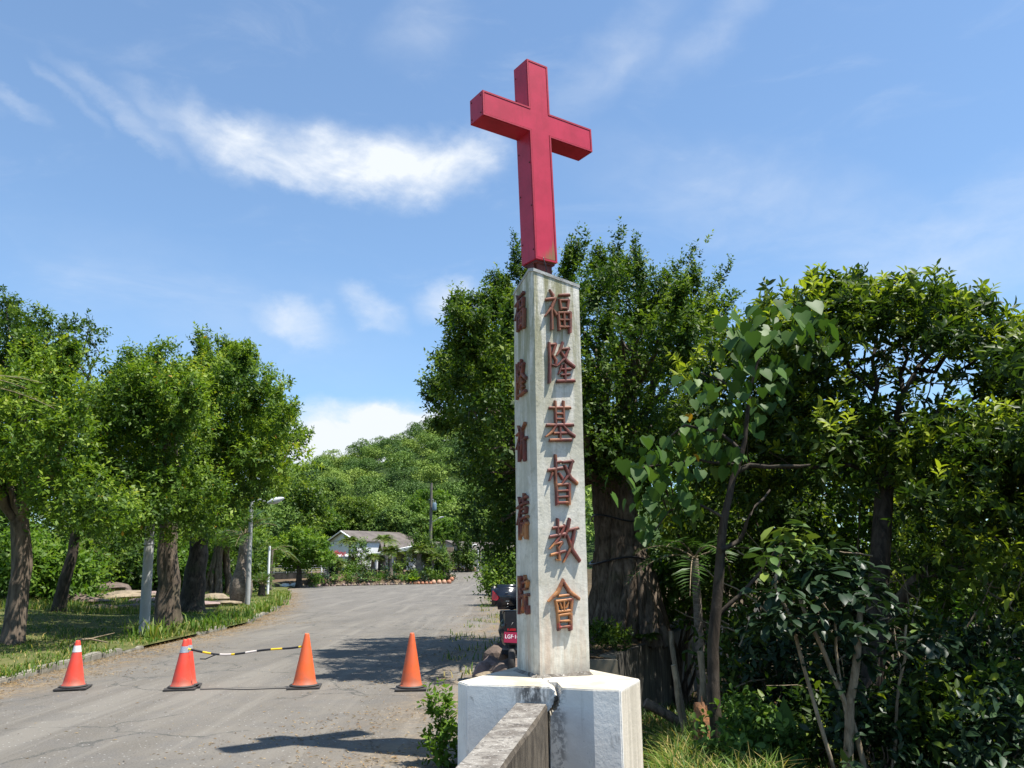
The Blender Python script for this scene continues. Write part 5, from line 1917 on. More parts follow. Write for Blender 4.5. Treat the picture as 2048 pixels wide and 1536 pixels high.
        for q in cl[:9]:
            mb.tube(wiggle((b[0] + rng.normal(0, .2), yy, float(valley_z(yy)) - .1), q[:3], rng, 6, .08), np.linspace(.045, .01, 6), 5)
        mb.build('stems', MATS['bark_brown'], t)
        crown('foliage', t, m, cl, rng, per_m2=13, leaf=.15, n_leaf=7, twig=.38, wr=.48, up=.4, tip=.35)
    # near dark low growth in the corner
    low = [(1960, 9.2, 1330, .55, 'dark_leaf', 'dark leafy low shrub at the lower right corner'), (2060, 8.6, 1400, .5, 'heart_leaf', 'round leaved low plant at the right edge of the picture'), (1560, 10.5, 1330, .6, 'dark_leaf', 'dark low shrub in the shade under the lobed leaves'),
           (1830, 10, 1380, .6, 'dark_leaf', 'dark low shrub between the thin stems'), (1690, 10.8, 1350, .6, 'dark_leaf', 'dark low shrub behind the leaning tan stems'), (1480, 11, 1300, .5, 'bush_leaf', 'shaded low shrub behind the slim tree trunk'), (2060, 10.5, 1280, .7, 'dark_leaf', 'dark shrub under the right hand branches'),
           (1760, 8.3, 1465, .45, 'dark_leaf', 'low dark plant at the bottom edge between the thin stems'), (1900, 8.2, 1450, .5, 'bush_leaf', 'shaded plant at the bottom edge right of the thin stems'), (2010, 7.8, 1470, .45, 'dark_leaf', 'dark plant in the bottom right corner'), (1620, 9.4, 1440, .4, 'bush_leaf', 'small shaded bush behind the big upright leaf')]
    for px, yy, p0, r, m, lab in low:
        q = D(px, p0 + 60, yy); q[2] = float(valley_z(yy))
        h = D(px, p0, yy)[2] - q[2]
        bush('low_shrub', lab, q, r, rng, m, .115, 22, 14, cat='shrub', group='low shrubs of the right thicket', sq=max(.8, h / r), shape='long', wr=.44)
    # dead twigs criss-crossing inside
    t = thing('dead_branches', 'tangle of dry leafless branches inside the right thicket', 'branches', tuple(D(1800, 1450, 10.4)))
    for _ in range(60):
        a = D(rng.uniform(1450, 2060), rng.uniform(1100, 1500), rng.uniform(9.2, 11.5))
        e = a + np.array([rng.normal(0, .5), rng.normal(0, .25), rng.uniform(-.1, .9)])
        mb = MB()
        mb.tube(wiggle(a, e, rng, 6, .07), np.linspace(.012, .004, 6), 5)
        mb.build('branch', MATS['twig_tan'], t)


build_thicket()


# ------------------------------------------------------------------ wooded hill and the trees at its foot
def hill_wood():
    rng = np.random.default_rng(61)
    pts = []
    for y in np.arange(106, 236, 5.1):
        for x in np.arange(-112, 30, 5.1):
            q = np.array([x + rng.uniform(-2.3, 2.3), y + rng.uniform(-2.3, 2.3)])
            s = q[0] / q[1]
            if s < -.52 or s > .14:
                continue
            pts.append((q[0], q[1]))
    Vs, Fs, Ts, base = [], [], [], 0
    for x, y in pts:
        z = float(hill_z(x, min(y, 222)))
        R = rng.uniform(2.0, 4.4)
        Hh = R * rng.uniform(.75, 1.3)
        vis = -.30 < x / y < .02
        n = int((950 if vis else 110) * (R / 2.8) ** 2)
        # a crown is several billows
        nb = 11
        bd = unit(rng.normal(size=(nb, 3))); bd[:, 2] = np.abs(bd[:, 2]) * .9
        bc = bd * np.array([R * .66, R * .66, Hh * .62]) + np.array([x, y, z + Hh * .75])
        br = R * rng.uniform(.30, .46, nb)
        i = rng.integers(0, nb, n)
        d = unit(rng.normal(size=(n, 3)) + np.array([0, -.40, .45]))
        p = bc[i] + d * np.array([1, 1, .8]) * (br[i] * rng.uniform(.86, 1.06, n))[:, None]
        L = rng.uniform(.22, .43, n) * (1.0 if vis else 2.3)
        ax = unit(rng.normal(size=(n, 3)) + np.array([0, 0, .15]))
        nr = unit(d * .8 + np.array([0, 0, .75]) + rng.normal(size=(n, 3)) * .34)
        V, F, _ = leaf_geo(p, ax, nr, L, .66, 'small')
        kind = rng.random()
        tt = np.clip((.22 if kind < .2 else .50 if kind < .6 else .78) + rng.normal(0, .08) + rng.normal(0, .07, n), 0, 1)
        Vs.append(V); Fs.append(F + base); Ts.append(tt); base += len(V)
    me = np_mesh('hillside_wood', np.concatenate(Vs), np.concatenate(Fs), np.concatenate(Ts))
    props(link('hillside_wood', me, MATS['forest_leaf']), kind='stuff')


hill_wood()


def foot_trees():
    """the trees one can tell apart along the foot of the hill, behind the house"""
    rng = np.random.default_rng(62)
    L = [(635, 1075, 985, 104, 4.0, 'light_leaf', 'bright green tree rising behind the left gable of the house'),
         (705, 1080, 965, 108, 4.6, 'banyan_leaf', 'dark glossy tree with large gaps behind the house roof'),
         (790, 1085, 985, 106, 4.2, 'forest_leaf', 'olive tree behind the middle of the long roof'),
         (845, 1090, 1000, 104, 3.6, 'forest_leaf', 'brownish green tree just left of the utility pole'),
         (900, 1095, 1005, 103, 4.0, 'light_leaf', 'yellow green tree right of the utility pole'),
         (950, 1100, 990, 104, 4.2, 'forest_leaf', 'tall tree behind the beige outbuilding'),
         (990, 1100, 960, 108, 5.0, 'banyan_leaf', 'dark tree behind the outbuilding, closest to the white pillar'),
         (660, 1040, 930, 118, 5.0, 'forest_leaf', 'rounded tree on the lower slope above the left gable'),
         (860, 1040, 950, 118, 4.6, 'light_leaf', 'pale tree on the lower slope behind the utility pole top'),
         (560, 1100, 1000, 98, 4.5, 'forest_leaf', 'tree at the foot of the hill left of the house')]
    for px, b, top, y, w, m, lab in L:
        top += 34
        q = D(px, b, y)
        q[2] = 1.0 if y < 106 else float(hill_z(q[0], y))
        tp = D(px, top, y)[2]
        cl = []
        for _ in range(46):
            d = unit(rng.normal(size=3) + np.array([0, -.2, .2]))
            hh = (tp - q[2])
            c = np.array([q[0], y, q[2] + hh * .58]) + d * np.array([w * .7, w * .6, hh * .36])
            k = w * rng.uniform(.16, .27)
            cl.append((c[0], c[1], c[2], k, k, k * .72))
        tree('hill_foot_tree', lab, q, q + np.array([0, 0, (tp - q[2]) * .4]), .25, cl, rng, m, 'bark_dark',
             dict(per_m2=9, leaf=.26, n_leaf=7, twig=.42, wr=.55, up=.4, tip=.25, shell=.6), group='trees at the foot of the hill', limb_n=4, sub=0)


foot_trees()

# ------------------------------------------------------------------ house and garden at the end of the road
def gable_roof(mb, a, d, L, w, ze, zr, over=.5, th=.16):
    """roof of two slabs: a = middle of the near gable at the ground, d = ridge direction"""
    d = unit(np.array(d, float)); s = np.array([d[1], -d[0]])
    a = np.array(a, float)
    A, B = a - d * over, a + d * (L + over)
    for sg in (-1, 1):
        sl = (zr - ze) / (w / 2)
        o = w / 2 + over * .7
        V = []
        for z_off in (0, th):
            for p, k, z in ((A, 0, zr), (B, 0, zr), (B, o, zr - sl * o), (A, o, zr - sl * o)):
                q = p + s * sg * (k - (.004 if k == 0 else 0))
                V.append((q[0], q[1], z + z_off))
        mb.add(V, [(0, 1, 2, 3), (7, 6, 5, 4), (0, 4, 5, 1), (1, 5, 6, 2), (2, 6, 7, 3), (3, 7, 4, 0)])


def gable_walls(mb, a, d, L, w, z0, ze, zr):
    d = unit(np.array(d, float)); s = np.array([d[1], -d[0]])
    a = np.array(a, float)
    V = []
    for p in (a, a + d * L):
        for k, z in ((-w / 2, z0), (w / 2, z0), (w / 2, ze), (0, zr), (-w / 2, ze)):
            q = p + s * k
            V.append((q[0], q[1], z))
    mb.add(V, [(0, 1, 2, 3, 4), (9, 8, 7, 6, 5)] + [(i, i + 5, (i + 1) % 5 + 5, (i + 1) % 5) for i in range(5)])


def window_part(parent, c, u, w, h, name='window', mat='glass', arch=False):
    """framed window: c = centre on the wall, u = direction along the wall"""
    u = unit(np.array([u[0], u[1], 0.0])); n = np.array([u[1], -u[0], 0.0])
    mb = MB()
    z = np.array([0, 0, 1.0])
    def bar(p, q, t):
        p, q = np.array(p), np.array(q)
        V = []
        e = unit(q - p); f = np.cross(n, e)
        for o in (.0, .07):
            for a, b in ((p, -1), (q, -1), (q, 1), (p, 1)):
                V.append(a + f * b * t / 2 + n * o)
        mb.add(V, [(0, 1, 2, 3), (7, 6, 5, 4), (0, 4, 5, 1), (1, 5, 6, 2), (2, 6, 7, 3), (3, 7, 4, 0)])
    c = np.array(c, float)
    L, Rr = c - u * w / 2, c + u * w / 2
    bar(L - z * h / 2, L + z * h / 2, .09); bar(Rr - z * h / 2, Rr + z * h / 2, .092)
    bar(L - z * h / 2, Rr - z * h / 2, .094); bar(c - z * h / 2, c + z * h / 2, .05)
    if arch:
        pts = [c + z * h / 2 + u * math.cos(a) * w / 2 + z * math.sin(a) * w / 2 for a in np.linspace(0, math.pi, 9)]
        for i in range(8):
            bar(pts[i], pts[i + 1], .09)
    else:
        bar(L + z * h / 2, Rr + z * h / 2, .096)
    fr = mb.build(name, MATS['fascia'], parent)
    mb = MB()
    q = [L - z * h / 2, Rr - z * h / 2, Rr + z * h / 2, L + z * h / 2]
    if arch:
        q = q[:2] + pts
    mb.add([p + n * .03 for p in q], [tuple(range(len(q)))])
    mb.build('pane', MATS[mat], fr)


def build_house():
    rng = np.random.default_rng(71)
    z0 = 1.1
    a3 = D(684, 1140, 95)
    t = thing('long_house', 'long pale house under a brown tiled roof below the wooded hill', 'house', (a3[0], 95, z0))
    d = (.60, .80)
    w = 4.9
    zr, ze = D(678, 1063, 95)[2], D(650, 1083, 95)[2]
    mb = MB(); gable_walls(mb, a3[:2], d, 14.5, w, z0 - .5, ze, zr); mb.build('wall', MATS['wall_pale'], t)
    mb = MB(); gable_roof(mb, a3[:2], d, 14.5, w, ze, zr, .35, .14); mb.build('roof', MATS['roof'], t)
    # barge boards of the near gable
    mb = MB()
    dd = unit(np.array(d)); s = np.array([dd[1], -dd[0]])
    for sg in (-1, 1):
        p0 = a3[:2] - dd * .42
        q = p0 + s * sg * (w / 2 + .25)
        mb.tube([(p0[0], p0[1], zr + .02), (q[0], q[1], zr + .02 - (zr - ze) / (w / 2) * (w / 2 + .25))], .09, 4)
    mb.build('barge_board', MATS['fascia'], t)
    g = np.array([a3[0], 95, 0]) - np.append(dd * .012, 0)
    mb = MB()
    mb.tube([np.append(a3[:2] - dd * .02 - s * w / 2, ze + .05), np.append(a3[:2] - dd * .02 + s * w / 2, ze + .05)], .035, 4)
    mb.build('string_course', MATS['post_grey'], t)
    for k in (-.2, .9):
        c = a3[:2] - dd * .03 + s * k
        window_part(t, (c[0], c[1], z0 + 1.5), -s * -1, .8, 1.1)
    # middle wing with its own lower roof and a small dormer gable
    b = D(765, 1140, 91)
    t2 = thing('front_wing', 'lower tiled wing with a white edged porch in front of the long house', 'house', (b[0], 91, z0))
    zr2, ze2 = D(765, 1086, 91)[2], D(765, 1104, 91)[2]
    d2 = (.96, .28)
    mb = MB(); gable_walls(mb, b[:2], d2, 6.2, 4.0, z0 - .5, ze2, zr2); mb.build('wall', MATS['wall_pale'], t2)
    mb = MB(); gable_roof(mb, b[:2], d2, 6.2, 4.0, ze2, zr2, .35, .13); mb.build('roof', MATS['roof'], t2)
    mb = MB()
    p0, p1 = D(748, 1113, 88), D(830, 1098, 87.4)
    e = p1 - p0; e[2] = 0; e = unit(e)
    nrm = np.array([-e[1], e[0], 0])
    V = []
    for p in (p0, p1):
        for o, dz in ((0, 0), (0, .34), (3.2, .62), (3.2, .30)):
            V.append(p + nrm * o + np.array([0, 0, dz]))
    mb.add(V, [(0, 1, 2, 3), (7, 6, 5, 4)] + [(i, i + 4, (i + 1) % 4 + 4, (i + 1) % 4) for i in range(4)])
    mb.build('porch_roof', MATS['fascia'], t2)
    for px in (752, 785, 815):
        q = D(px, 1110, 88.3)
        mb = MB(); mb.tube([(q[0], q[1], z0 - .3), (q[0], q[1], q[2] + .1)], .09, 10)
        mb.build('porch_post', MATS['fascia'], t2)
    mb = MB()
    for px0, px1 in ((756, 772), (776, 786), (792, 812)):
        p, q = D(px0, 1128, 89.2), D(px1, 1128, 89.2)
        mb.box(((p[0] + q[0]) / 2, 89.2, z0 + 1.05), (q[0] - p[0], .1, 2.0))
    mb.build('porch_shade_panels', MATS['dark_gap'], t2)  # dark sheets that stand in for the shade under the porch roof
    q = D(800, 1140, 88.6)
    t_ = MB(); t_.box((q[0], 88.6, z0 + .45), (1.0, .12, .9)); t_.build('porch_screen', MATS['maroon'], t2)
    # right wing: roof rising to a dark overhang on a stone pier
    c3 = D(866, 1140, 90)
    t3 = thing('right_wing', 'right wing with an overhanging tiled roof on a warm stone pier, beside the columnar shrubs', 'house', (c3[0], 90, z0))
    zr3, ze3 = D(905, 1083, 90)[2], D(866, 1102, 90)[2]
    mb = MB()
    d3 = (.25, .97)
    ctr = D(893, 1140, 90)
    gable_walls(mb, ctr[:2], d3, 7, 4.6, z0 - .5, ze3, zr3); mb.build('wall', MATS['wall_pale'], t3)
    mb = MB(); gable_roof(mb, ctr[:2], d3, 7, 4.6, ze3, zr3, .6, .15); mb.build('roof', MATS['roof'], t3)
    q = D(900, 1120, 88.6)
    mb = MB(); mb.box((q[0], 88.6, z0 + 1.0), (.75, .6, 3.0)); mb.build('stone_pier', MATS['stone_warm'], t3)
    mb = MB(); mb.box((ctr[0] + .4, 89.55, z0 + 1.0), (1.0, .08, 2.0)); mb.build('door_leaf', MATS['dark_gap'], t3)
    # outbuilding with an arched window
    p0, p1 = D(946, 1143, 91), D(1060, 1143, 91)
    t4 = thing('outbuilding', 'small beige outbuilding with a white arched window and dark tiled roof beside the white pillar', 'building', ((p0[0] + p1[0]) / 2, 91, 1.1))
    zt = D(960, 1101, 91)[2]
    mb = MB(); mb.box(((p0[0] + p1[0]) / 2, 93.5, (zt + .6) / 2), (p1[0] - p0[0], 5, zt - .6)); mb.build('wall', MATS['wall_beige'], t4)
    mb = MB()
    x0, x1 = p0[0] - .3, p1[0] + .3
    zr = D(960, 1086, 91)[2]
    V = [(x0, 90.6, zt - .06), (x1, 90.6, zt - .06), (x1, 93.5, zr), (x0, 93.5, zr), (x1, 96.4, zt - .06), (x0, 96.4, zt - .06)]
    V += [(a, b, c + .14) for a, b, c in V]
    mb.add(V, [(0, 1, 2, 3), (3, 2, 4, 5), (6, 9, 8, 7), (9, 11, 10, 8), (0, 6, 7, 1), (5, 4, 10, 11), (0, 3, 9, 6), (3, 5, 11, 9), (1, 7, 8, 2), (2, 8, 10, 4)])
    mb.build('roof', MATS['roof'], t4)
    c = D(991, 1125, 90.98)
    window_part(t4, c, (1, 0), .50, .75, arch=True)
    c = D(966, 1130, 90.98)
    window_part(t4, (c[0], c[1], 1.1 + 1.0), (1, 0), .9, 1.9, name='door', mat='wall_pale')
    # flat corrugated canopy
    q = D(690, 1112, 84)
    t5 = thing('carport_canopy', 'flat corrugated canopy on maroon posts in front of the left gable', 'canopy', (q[0], 84, 1.0))
    w0, w1 = D(669, 1112, 84), D(717, 1112, 84)
    mb = MB()
    n = 28
    V = []
    for i in range(n + 1):
        x = w0[0] + (w1[0] - w0[0]) * i / n
        zz = w0[2] + .03 * (i % 2)
        V += [(x, 82.8, zz - .12), (x, 86, zz + .22), (x, 82.8, zz - .16), (x, 86, zz + .18)]
    F = []
    for i in range(n):
        F += [(4 * i, 4 * i + 4, 4 * i + 5, 4 * i + 1), (4 * i + 2, 4 * i + 3, 4 * i + 7, 4 * i + 6), (4 * i, 4 * i + 2, 4 * i + 6, 4 * i + 4)]
    mb.add(V, F)
    mb.build('corrugated_roof', MATS['sheet'], t5)
    for px in (672, 703, 713):
        for yy in (83, 85.7):
            p = D(px, 1112, 83)
            mb = MB(); mb.box((p[0], yy, (.9 + w0[2]) / 2), (.10, .10, w0[2] - .9 - .1)); mb.build('post', MATS['maroon'], t5)
    p, q = D(697, 1120, 85.2), D(712, 1120, 85.2)
    mb = MB(); mb.box(((p[0] + q[0]) / 2, 85.2, 1.0 + .9), (q[0] - p[0], .06, 1.8)); mb.build('slatted_panel', MATS['maroon'], t5)


build_house()


def build_garden():
    rng = np.random.default_rng(81)
    # garden bed, a raised earth bank behind a stone edging
    fr = [G(560, 1180), G(643, 1173), G(720, 1171.5), G(780, 1170.5), G(850, 1169), G(908, 1167)]
    fr[0] = np.array([-18.2, 66, 0])
    edge = [(p[0], p[1]) for p in fr]
    back = [(-5.6, 81), (-11, 87), (-22, 87), (-23, 70)]
    V, F = [], []
    poly = edge + back
    cx, cy = np.mean([p[0] for p in poly]), np.mean([p[1] for p in poly])
    rings = [1.0, .985, .93, .8, .5, .2]
    hz = [-.2, .22, .40, .55, .7, .8]
    n = len(poly)
    for k, z in zip(rings, hz):
        for x, y in poly:
            X, Y = cx + (x - cx) * k, cy + (y - cy) * k
            V.append((X, Y, z + float(road_z(Y)) * .8))
    for i in range(len(rings) - 1):
        for k in range(n):
            F.append((i * n + k, i * n + (k + 1) % n, (i + 1) * n + (k + 1) % n, (i + 1) * n + k))
    F.append(tuple(range((len(rings) - 1) * n, len(rings) * n)))
    mb = MB(); mb.add(V, F, True)
    props(mb.build('garden_ground', MATS['dirt']), kind='structure')
    # edging stones
    E2 = np.array(edge)
    seg = np.concatenate([[0], np.cumsum(np.linalg.norm(np.diff(E2, axis=0), axis=1))])
    k = 44
    for i in range(k):
        s = seg[-1] * (.10 + .62 * i / k)
        x, y = np.interp(s, seg, E2[:, 0]), np.interp(s, seg, E2[:, 1])
        sz = rng.uniform(.26, .42)
        rock('edging_stone', 'small reddish stone in the row edging the garden bed', (x, y - .05, -.02), (sz * 1.1, sz * .8, sz * .8), rng, ['rock', 'rock_tan', 'rock_dark'][i % 3], 'stones edging the garden bed', rng.uniform(0, 3), sub=2, cat='stone')

    def jar(name, label, c, r, h, mat, group):
        t = thing(name, label, 'jar', tuple(c), group)
        mb = MB()
        pr = [(.55, 0), (.80, .12), (.98, .35), (1.0, .52), (.86, .74), (.58, .90), (.50, .94), (.56, 1.0), (.44, 1.0), (.40, .90)]
        mb.lathe([(r * a, h * b) for a, b in pr], tuple(c), 18)
        mb.build('pot_wall', MATS[mat], t)
        return t
    for i, px in enumerate([868, 879, 889, 899]):
        q = G(px, 1168.5 - (px - 868) * .02, .02); q = np.array([q[0] + .0, min(q[1], 74.3) - .35, .0])
        jar('clay_jar', 'round terracotta jar in the near row at the right end of the garden bed', q, .21, .42, 'clay_pale' if i < 3 else 'clay', 'clay jars in the near row')
    q = np.array([D(902, 1160, 74)[0], 74.9, .25])
    jar('clay_jar', 'bright orange clay jar tipped on the corner of the garden bed, above the near row', q, .21, .38, 'clay', 'clay jars at the bed corner')
    for i, px in enumerate([812, 821, 829, 837, 845, 853, 861]):
        q = D(px, 1165, 73.2); q[2] = .0
        jar('clay_pot', 'small terracotta pot in the line left of the round jars', q, .15, .28, 'clay', 'small pots along the bed')
    for i, px in enumerate([904, 911, 918, 925, 932, 938, 944, 949]):
        q = D(px, 1144, 86.5); q[2] = float(road_z(86.5))
        jar('clay_jar', 'terracotta jar in the far row under the columnar shrubs', q, .18, .42, 'clay_pale', 'clay jars in the far row')
    # columnar shrubs
    for px, top, b, w, lab in [(886, 1066, 1140, .42, 'slimmest columnar evergreen, left of the stone pier'), (916, 1060, 1133, .80, 'widest columnar evergreen, right of the stone pier'), (935, 1062, 1132, .55, 'columnar evergreen next to the outbuilding')]:
        q = D(px, b, 85.5); q[2] = 1.0
        tp = D(px, top, 85.5)[2]
        t = thing('columnar_shrub', lab, 'shrub', tuple(q), 'columnar evergreens')
        cl = []
        for _ in range(34):
            s = rng.random()
            rr = w * (1 - .75 * s ** 2)
            a = rng.uniform(0, 6.28)
            cl.append((q[0] + math.cos(a) * rr * .55, q[1] + math.sin(a) * rr * .55, q[2] + .25 + (tp - q[2] - .3) * s, rr * .5, rr * .5, .35))
        crown('foliage', t, 'banyan_leaf', cl, rng, per_m2=14, leaf=.17, n_leaf=6, twig=.3, up=1.2, wr=.5, tip=.35)
        mb = MB(); mb.tube([q, q + np.array([0, 0, (tp - q[2]) * .8])], .07, 6); mb.build('stem', MATS['bark_dark'], t)
    # palms of the garden
    P = [(745, 1161, 1120, 74.5, 'garden palm with a pale swollen trunk at the middle of the bed', 11, 1.6, .24), (780, 1161, 1110, 75, 'taller garden palm right in front of the porch', 12, 1.9, .20),
         (652, 1164, 1120, 73.5, 'dark trunked garden palm behind the thin white pole', 11, 1.8, .22), (838, 1158, 1108, 76, 'bushy garden palm of several stems left of the utility pole', 22, 2.2, .36),
         (852, 1158, 1112, 77, 'garden palm right beside the utility pole', 14, 2.0, .22), (865, 1160, 1120, 76, 'small garden palm at the right end of the bed', 12, 1.5, .16),
         (698, 1140, 1088, 82, 'palm standing against the left gable', 12, 2.0, .16), (768, 1130, 1084, 84, 'slender palm rising in front of the dormer', 11, 1.9, .13), (672, 1160, 1130, 75, 'low palm left of the canopy', 12, 1.3, .16)]
    for px, b, top, y, lab, nf, fl, r in P:
        q = D(px, b, y); q[2] = .45
        tp = D(px, top, y)[2]
        palm('garden_palm', lab, q, max(.6, tp - q[2]), rng, nf + 6, fl, r, bottle=.5, leaf=.70, tint=.72, group='palms of the garden', droop=.85, wr=.13, low=.5)
    # rosettes and small bushes
    for i, px in enumerate([680, 716, 737, 792, 808, 757, 825]):
        q = D(px, 1163, 73.3 + (i % 3) * .5); q[2] = .35
        t = thing('agave', ['pale green agave rosette left of the swollen palm', 'pale green agave rosette under the canopy', 'agave rosette at the foot of the swollen palm', 'bright agave rosette right of the porch palm', 'agave rosette below the porch posts', 'small agave between the two middle palms', 'small agave next to the row of pots'][i], 'plant', tuple(q), 'agaves of the garden')
        n = 26
        a = np.arange(n) * 2.4
        e = rng.uniform(.2, 1.2, n)
        ax = np.stack([np.cos(a) * np.cos(e), np.sin(a) * np.cos(e), np.sin(e)], 1)
        me = leaf_mesh('leaves', ax * .05, ax, np.tile([0, 0, 1.0], (n, 1)) + rng.normal(0, .1, (n, 3)), rng.uniform(.5, .85, n), .24, 'small', np.clip(rng.normal(.8, .1, n), 0, 1))
        link('leaves', me, MATS['light_leaf'], t)
    B = [(720, 1128, 80, 2.4, .9, 'forest_leaf', 'tall feathery shrub right of the canopy'), (840, 1135, 79, 2.6, 1.5, 'banyan_leaf', 'dark rounded bush tree in front of the right wing'), (703, 1160, 75, .8, .5, 'light_leaf', 'yellow flowering bush under the canopy'),
         (690, 1158, 77, 1.1, .8, 'forest_leaf', 'dusky bush in the garden bed below the canopy'), (770, 1160, 74, .7, .5, 'dark_leaf', 'dark low bush between the two middle palms'), (885, 1160, 76.5, 1.4, .9, 'banyan_leaf', 'dark bush at the right end of the bed above the jars'),
         (660, 1165, 74.5, .9, .6, 'dark_leaf', 'dark bush behind the thin white pole'), (730, 1160, 76, .9, .6, 'banyan_leaf', 'bush behind the agaves in the middle of the bed'), (800, 1156, 78, 1.0, .7, 'forest_leaf', 'bush in front of the porch posts'),
         (875, 1140, 82, 1.8, .9, 'forest_leaf', 'dry bush in front of the stone pier'), (942, 1130, 86, 1.8, 1.0, 'forest_leaf', 'greyish bush beside the outbuilding corner'), (855, 1160, 74.5, .7, .5, 'banyan_leaf', 'small bush over the row of pots')]
    for px, b, y, h, r, m, lab in B:
        q = D(px, b, y); q[2] = max(.3, min(q[2], 1.2))
        bush('garden_bush', lab, q, r, rng, m, .22, 9, 12, group='bushes of the garden', sq=h / r / 1.2)
    ex = []
    for i, px in enumerate(range(655, 900, 17)):
        sx = seg[-1] * (.10 + .86 * i / 15); q = np.array([np.interp(sx, seg, E2[:, 0]) + .5, np.interp(sx, seg, E2[:, 1]) + rng.uniform(.5, .9), .25])
        bush('border_plant', ['dusky', 'bright', 'dark'][i % 3] + ' low plant in the front border of the garden bed, ' + ['left of the canopy', 'under the canopy', 'below the porch', 'right of the porch', 'below the utility pole'][i // 3], q, rng.uniform(.32, .50), rng,
             ['forest_leaf', 'light_leaf', 'dark_leaf'][i % 3], .2, 14, 8, cat='plant', group='front border of the garden bed', stems=False, sq=.8)
    for i, px in enumerate(range(662, 880, 24)):
        if i in (1, 3, 4, 6):
            continue
        q = D(px + rng.uniform(-6, 6), 1160, 77.5 + rng.uniform(-1, 1.5)); q[2] = .5
        bush('garden_bush', ['dusky', 'glossy dark'][i % 2] + ' bush in the middle of the garden bed, ' + ['left of the canopy', 'under the canopy', 'below the porch', 'right of the porch', 'below the utility pole'][i // 2], q, rng.uniform(.4, .6), rng,
             ['forest_leaf', 'banyan_leaf'][i % 2], .2, 11, 9, group='bushes of the garden', stems=False, sq=1.1)
    # clipped yellow topiary
    q = D(971, 1143, 87); q[2] = 1.1
    t = thing('topiary', 'clipped topiary with a yellow top ball by the outbuilding', 'topiary', tuple(q))
    mb = MB(); mb.tube(wiggle(q, q + np.array([.05, 0, 1.7]), rng, 6, .06), .05, 6); mb.build('stem', MATS['bark_dark'], t)
    crown('top_ball', t, 'light_leaf', [(q[0], q[1], q[2] + 1.75, .52, .5, .36), (q[0] + .3, q[1], q[2] + 1.5, .3, .3, .2)], rng, per_m2=40, leaf=.13, n_leaf=6, twig=.2, tip=.7)
    crown('lower_tiers', t, 'banyan_leaf', [(q[0] - .1, q[1], q[2] + .95, .55, .5, .2), (q[0] + .2, q[1], q[2] + .6, .55, .5, .2)], rng, per_m2=35, leaf=.13, n_leaf=6, twig=.2)
    # flowers over the canopy
    q = D(666, 1111, 83.5)
    t = thing('bougainvillea', 'pink red flowering climber spilling over the left end of the canopy', 'plant', tuple(q))
    crown('blossom', t, 'flower', [(q[0] + i * .35, q[1] - .2, q[2] + .1, .32, .3, .2) for i in range(4)], rng, per_m2=30, leaf=.12, n_leaf=6, twig=.2)
    q = D(703, 1142, 82); q[2] = .9
    t = thing('red_flower_bush', 'small bush with red flowers beside the maroon panel', 'plant', tuple(q))
    crown('blossom', t, 'flower', [(q[0], q[1], q[2] + .4, .3, .3, .35)], rng, per_m2=30, leaf=.12, n_leaf=6, twig=.2)
    # yellow green tree in front of the wooded hill, left of the house
    f = G(598, 1174, 0.05); f = np.array([D(598, 1170, 66)[0], 66, .05])
    cl = fill_clumps([(560, 1090), (590, 1070), (625, 1075), (650, 1100), (652, 1125), (610, 1128), (565, 1128)], 64.5, 67.5, .55, .85, 26, rng)
    tree('yellow_green_tree', 'low spreading yellow green tree left of the thin white pole', f, D(598, 1122, 66), .24, cl, rng, 'light_leaf', 'bark_dark', dict(per_m2=11, leaf=.24, n_leaf=7, twig=.5, wr=.5, up=.5, tip=.75, shell=.5), limb_n=8, sub=1)
    # dark dry stone wall with a wire fence on it
    p0, p1 = D(540, 1172, 71), D(652, 1172, 72)
    t = thing('stone_wall', 'dark dry stone wall topped by a pale wire fence behind the yellow green tree', 'wall', (p0[0], 71, 0))
    mb = MB(); mb.box(((p0[0] + p1[0]) / 2, 71.9, .45), (p1[0] - p0[0], .4, 1.3)); mb.build('stonework', MATS['drystone'], t)
    mb = MB()
    for x in np.arange(p0[0], p1[0], 1.1):
        mb.tube([(x, 71.9, 1.0), (x, 71.9, 2.15)], .03, 5)
    for z in np.linspace(1.2, 2.12, 6):
        mb.tube([(p0[0], 71.9, z), (p1[0], 71.9, z)], .014, 4)
    mb.build('wire_fence', MATS['galv'], t)
    for k, (px, w) in enumerate([(574, .9), (588, .45)]):
        q = D(px, 1174, 66.5); q[2] = .02
        rock('white_boulder', ['flat whitewashed boulder at the end of the lawn', 'small whitewashed stone next to the flat boulder'][k], q, (w * 1.4, w, .42), rng, 'fascia', None, 0, cat='boulder')


build_garden()

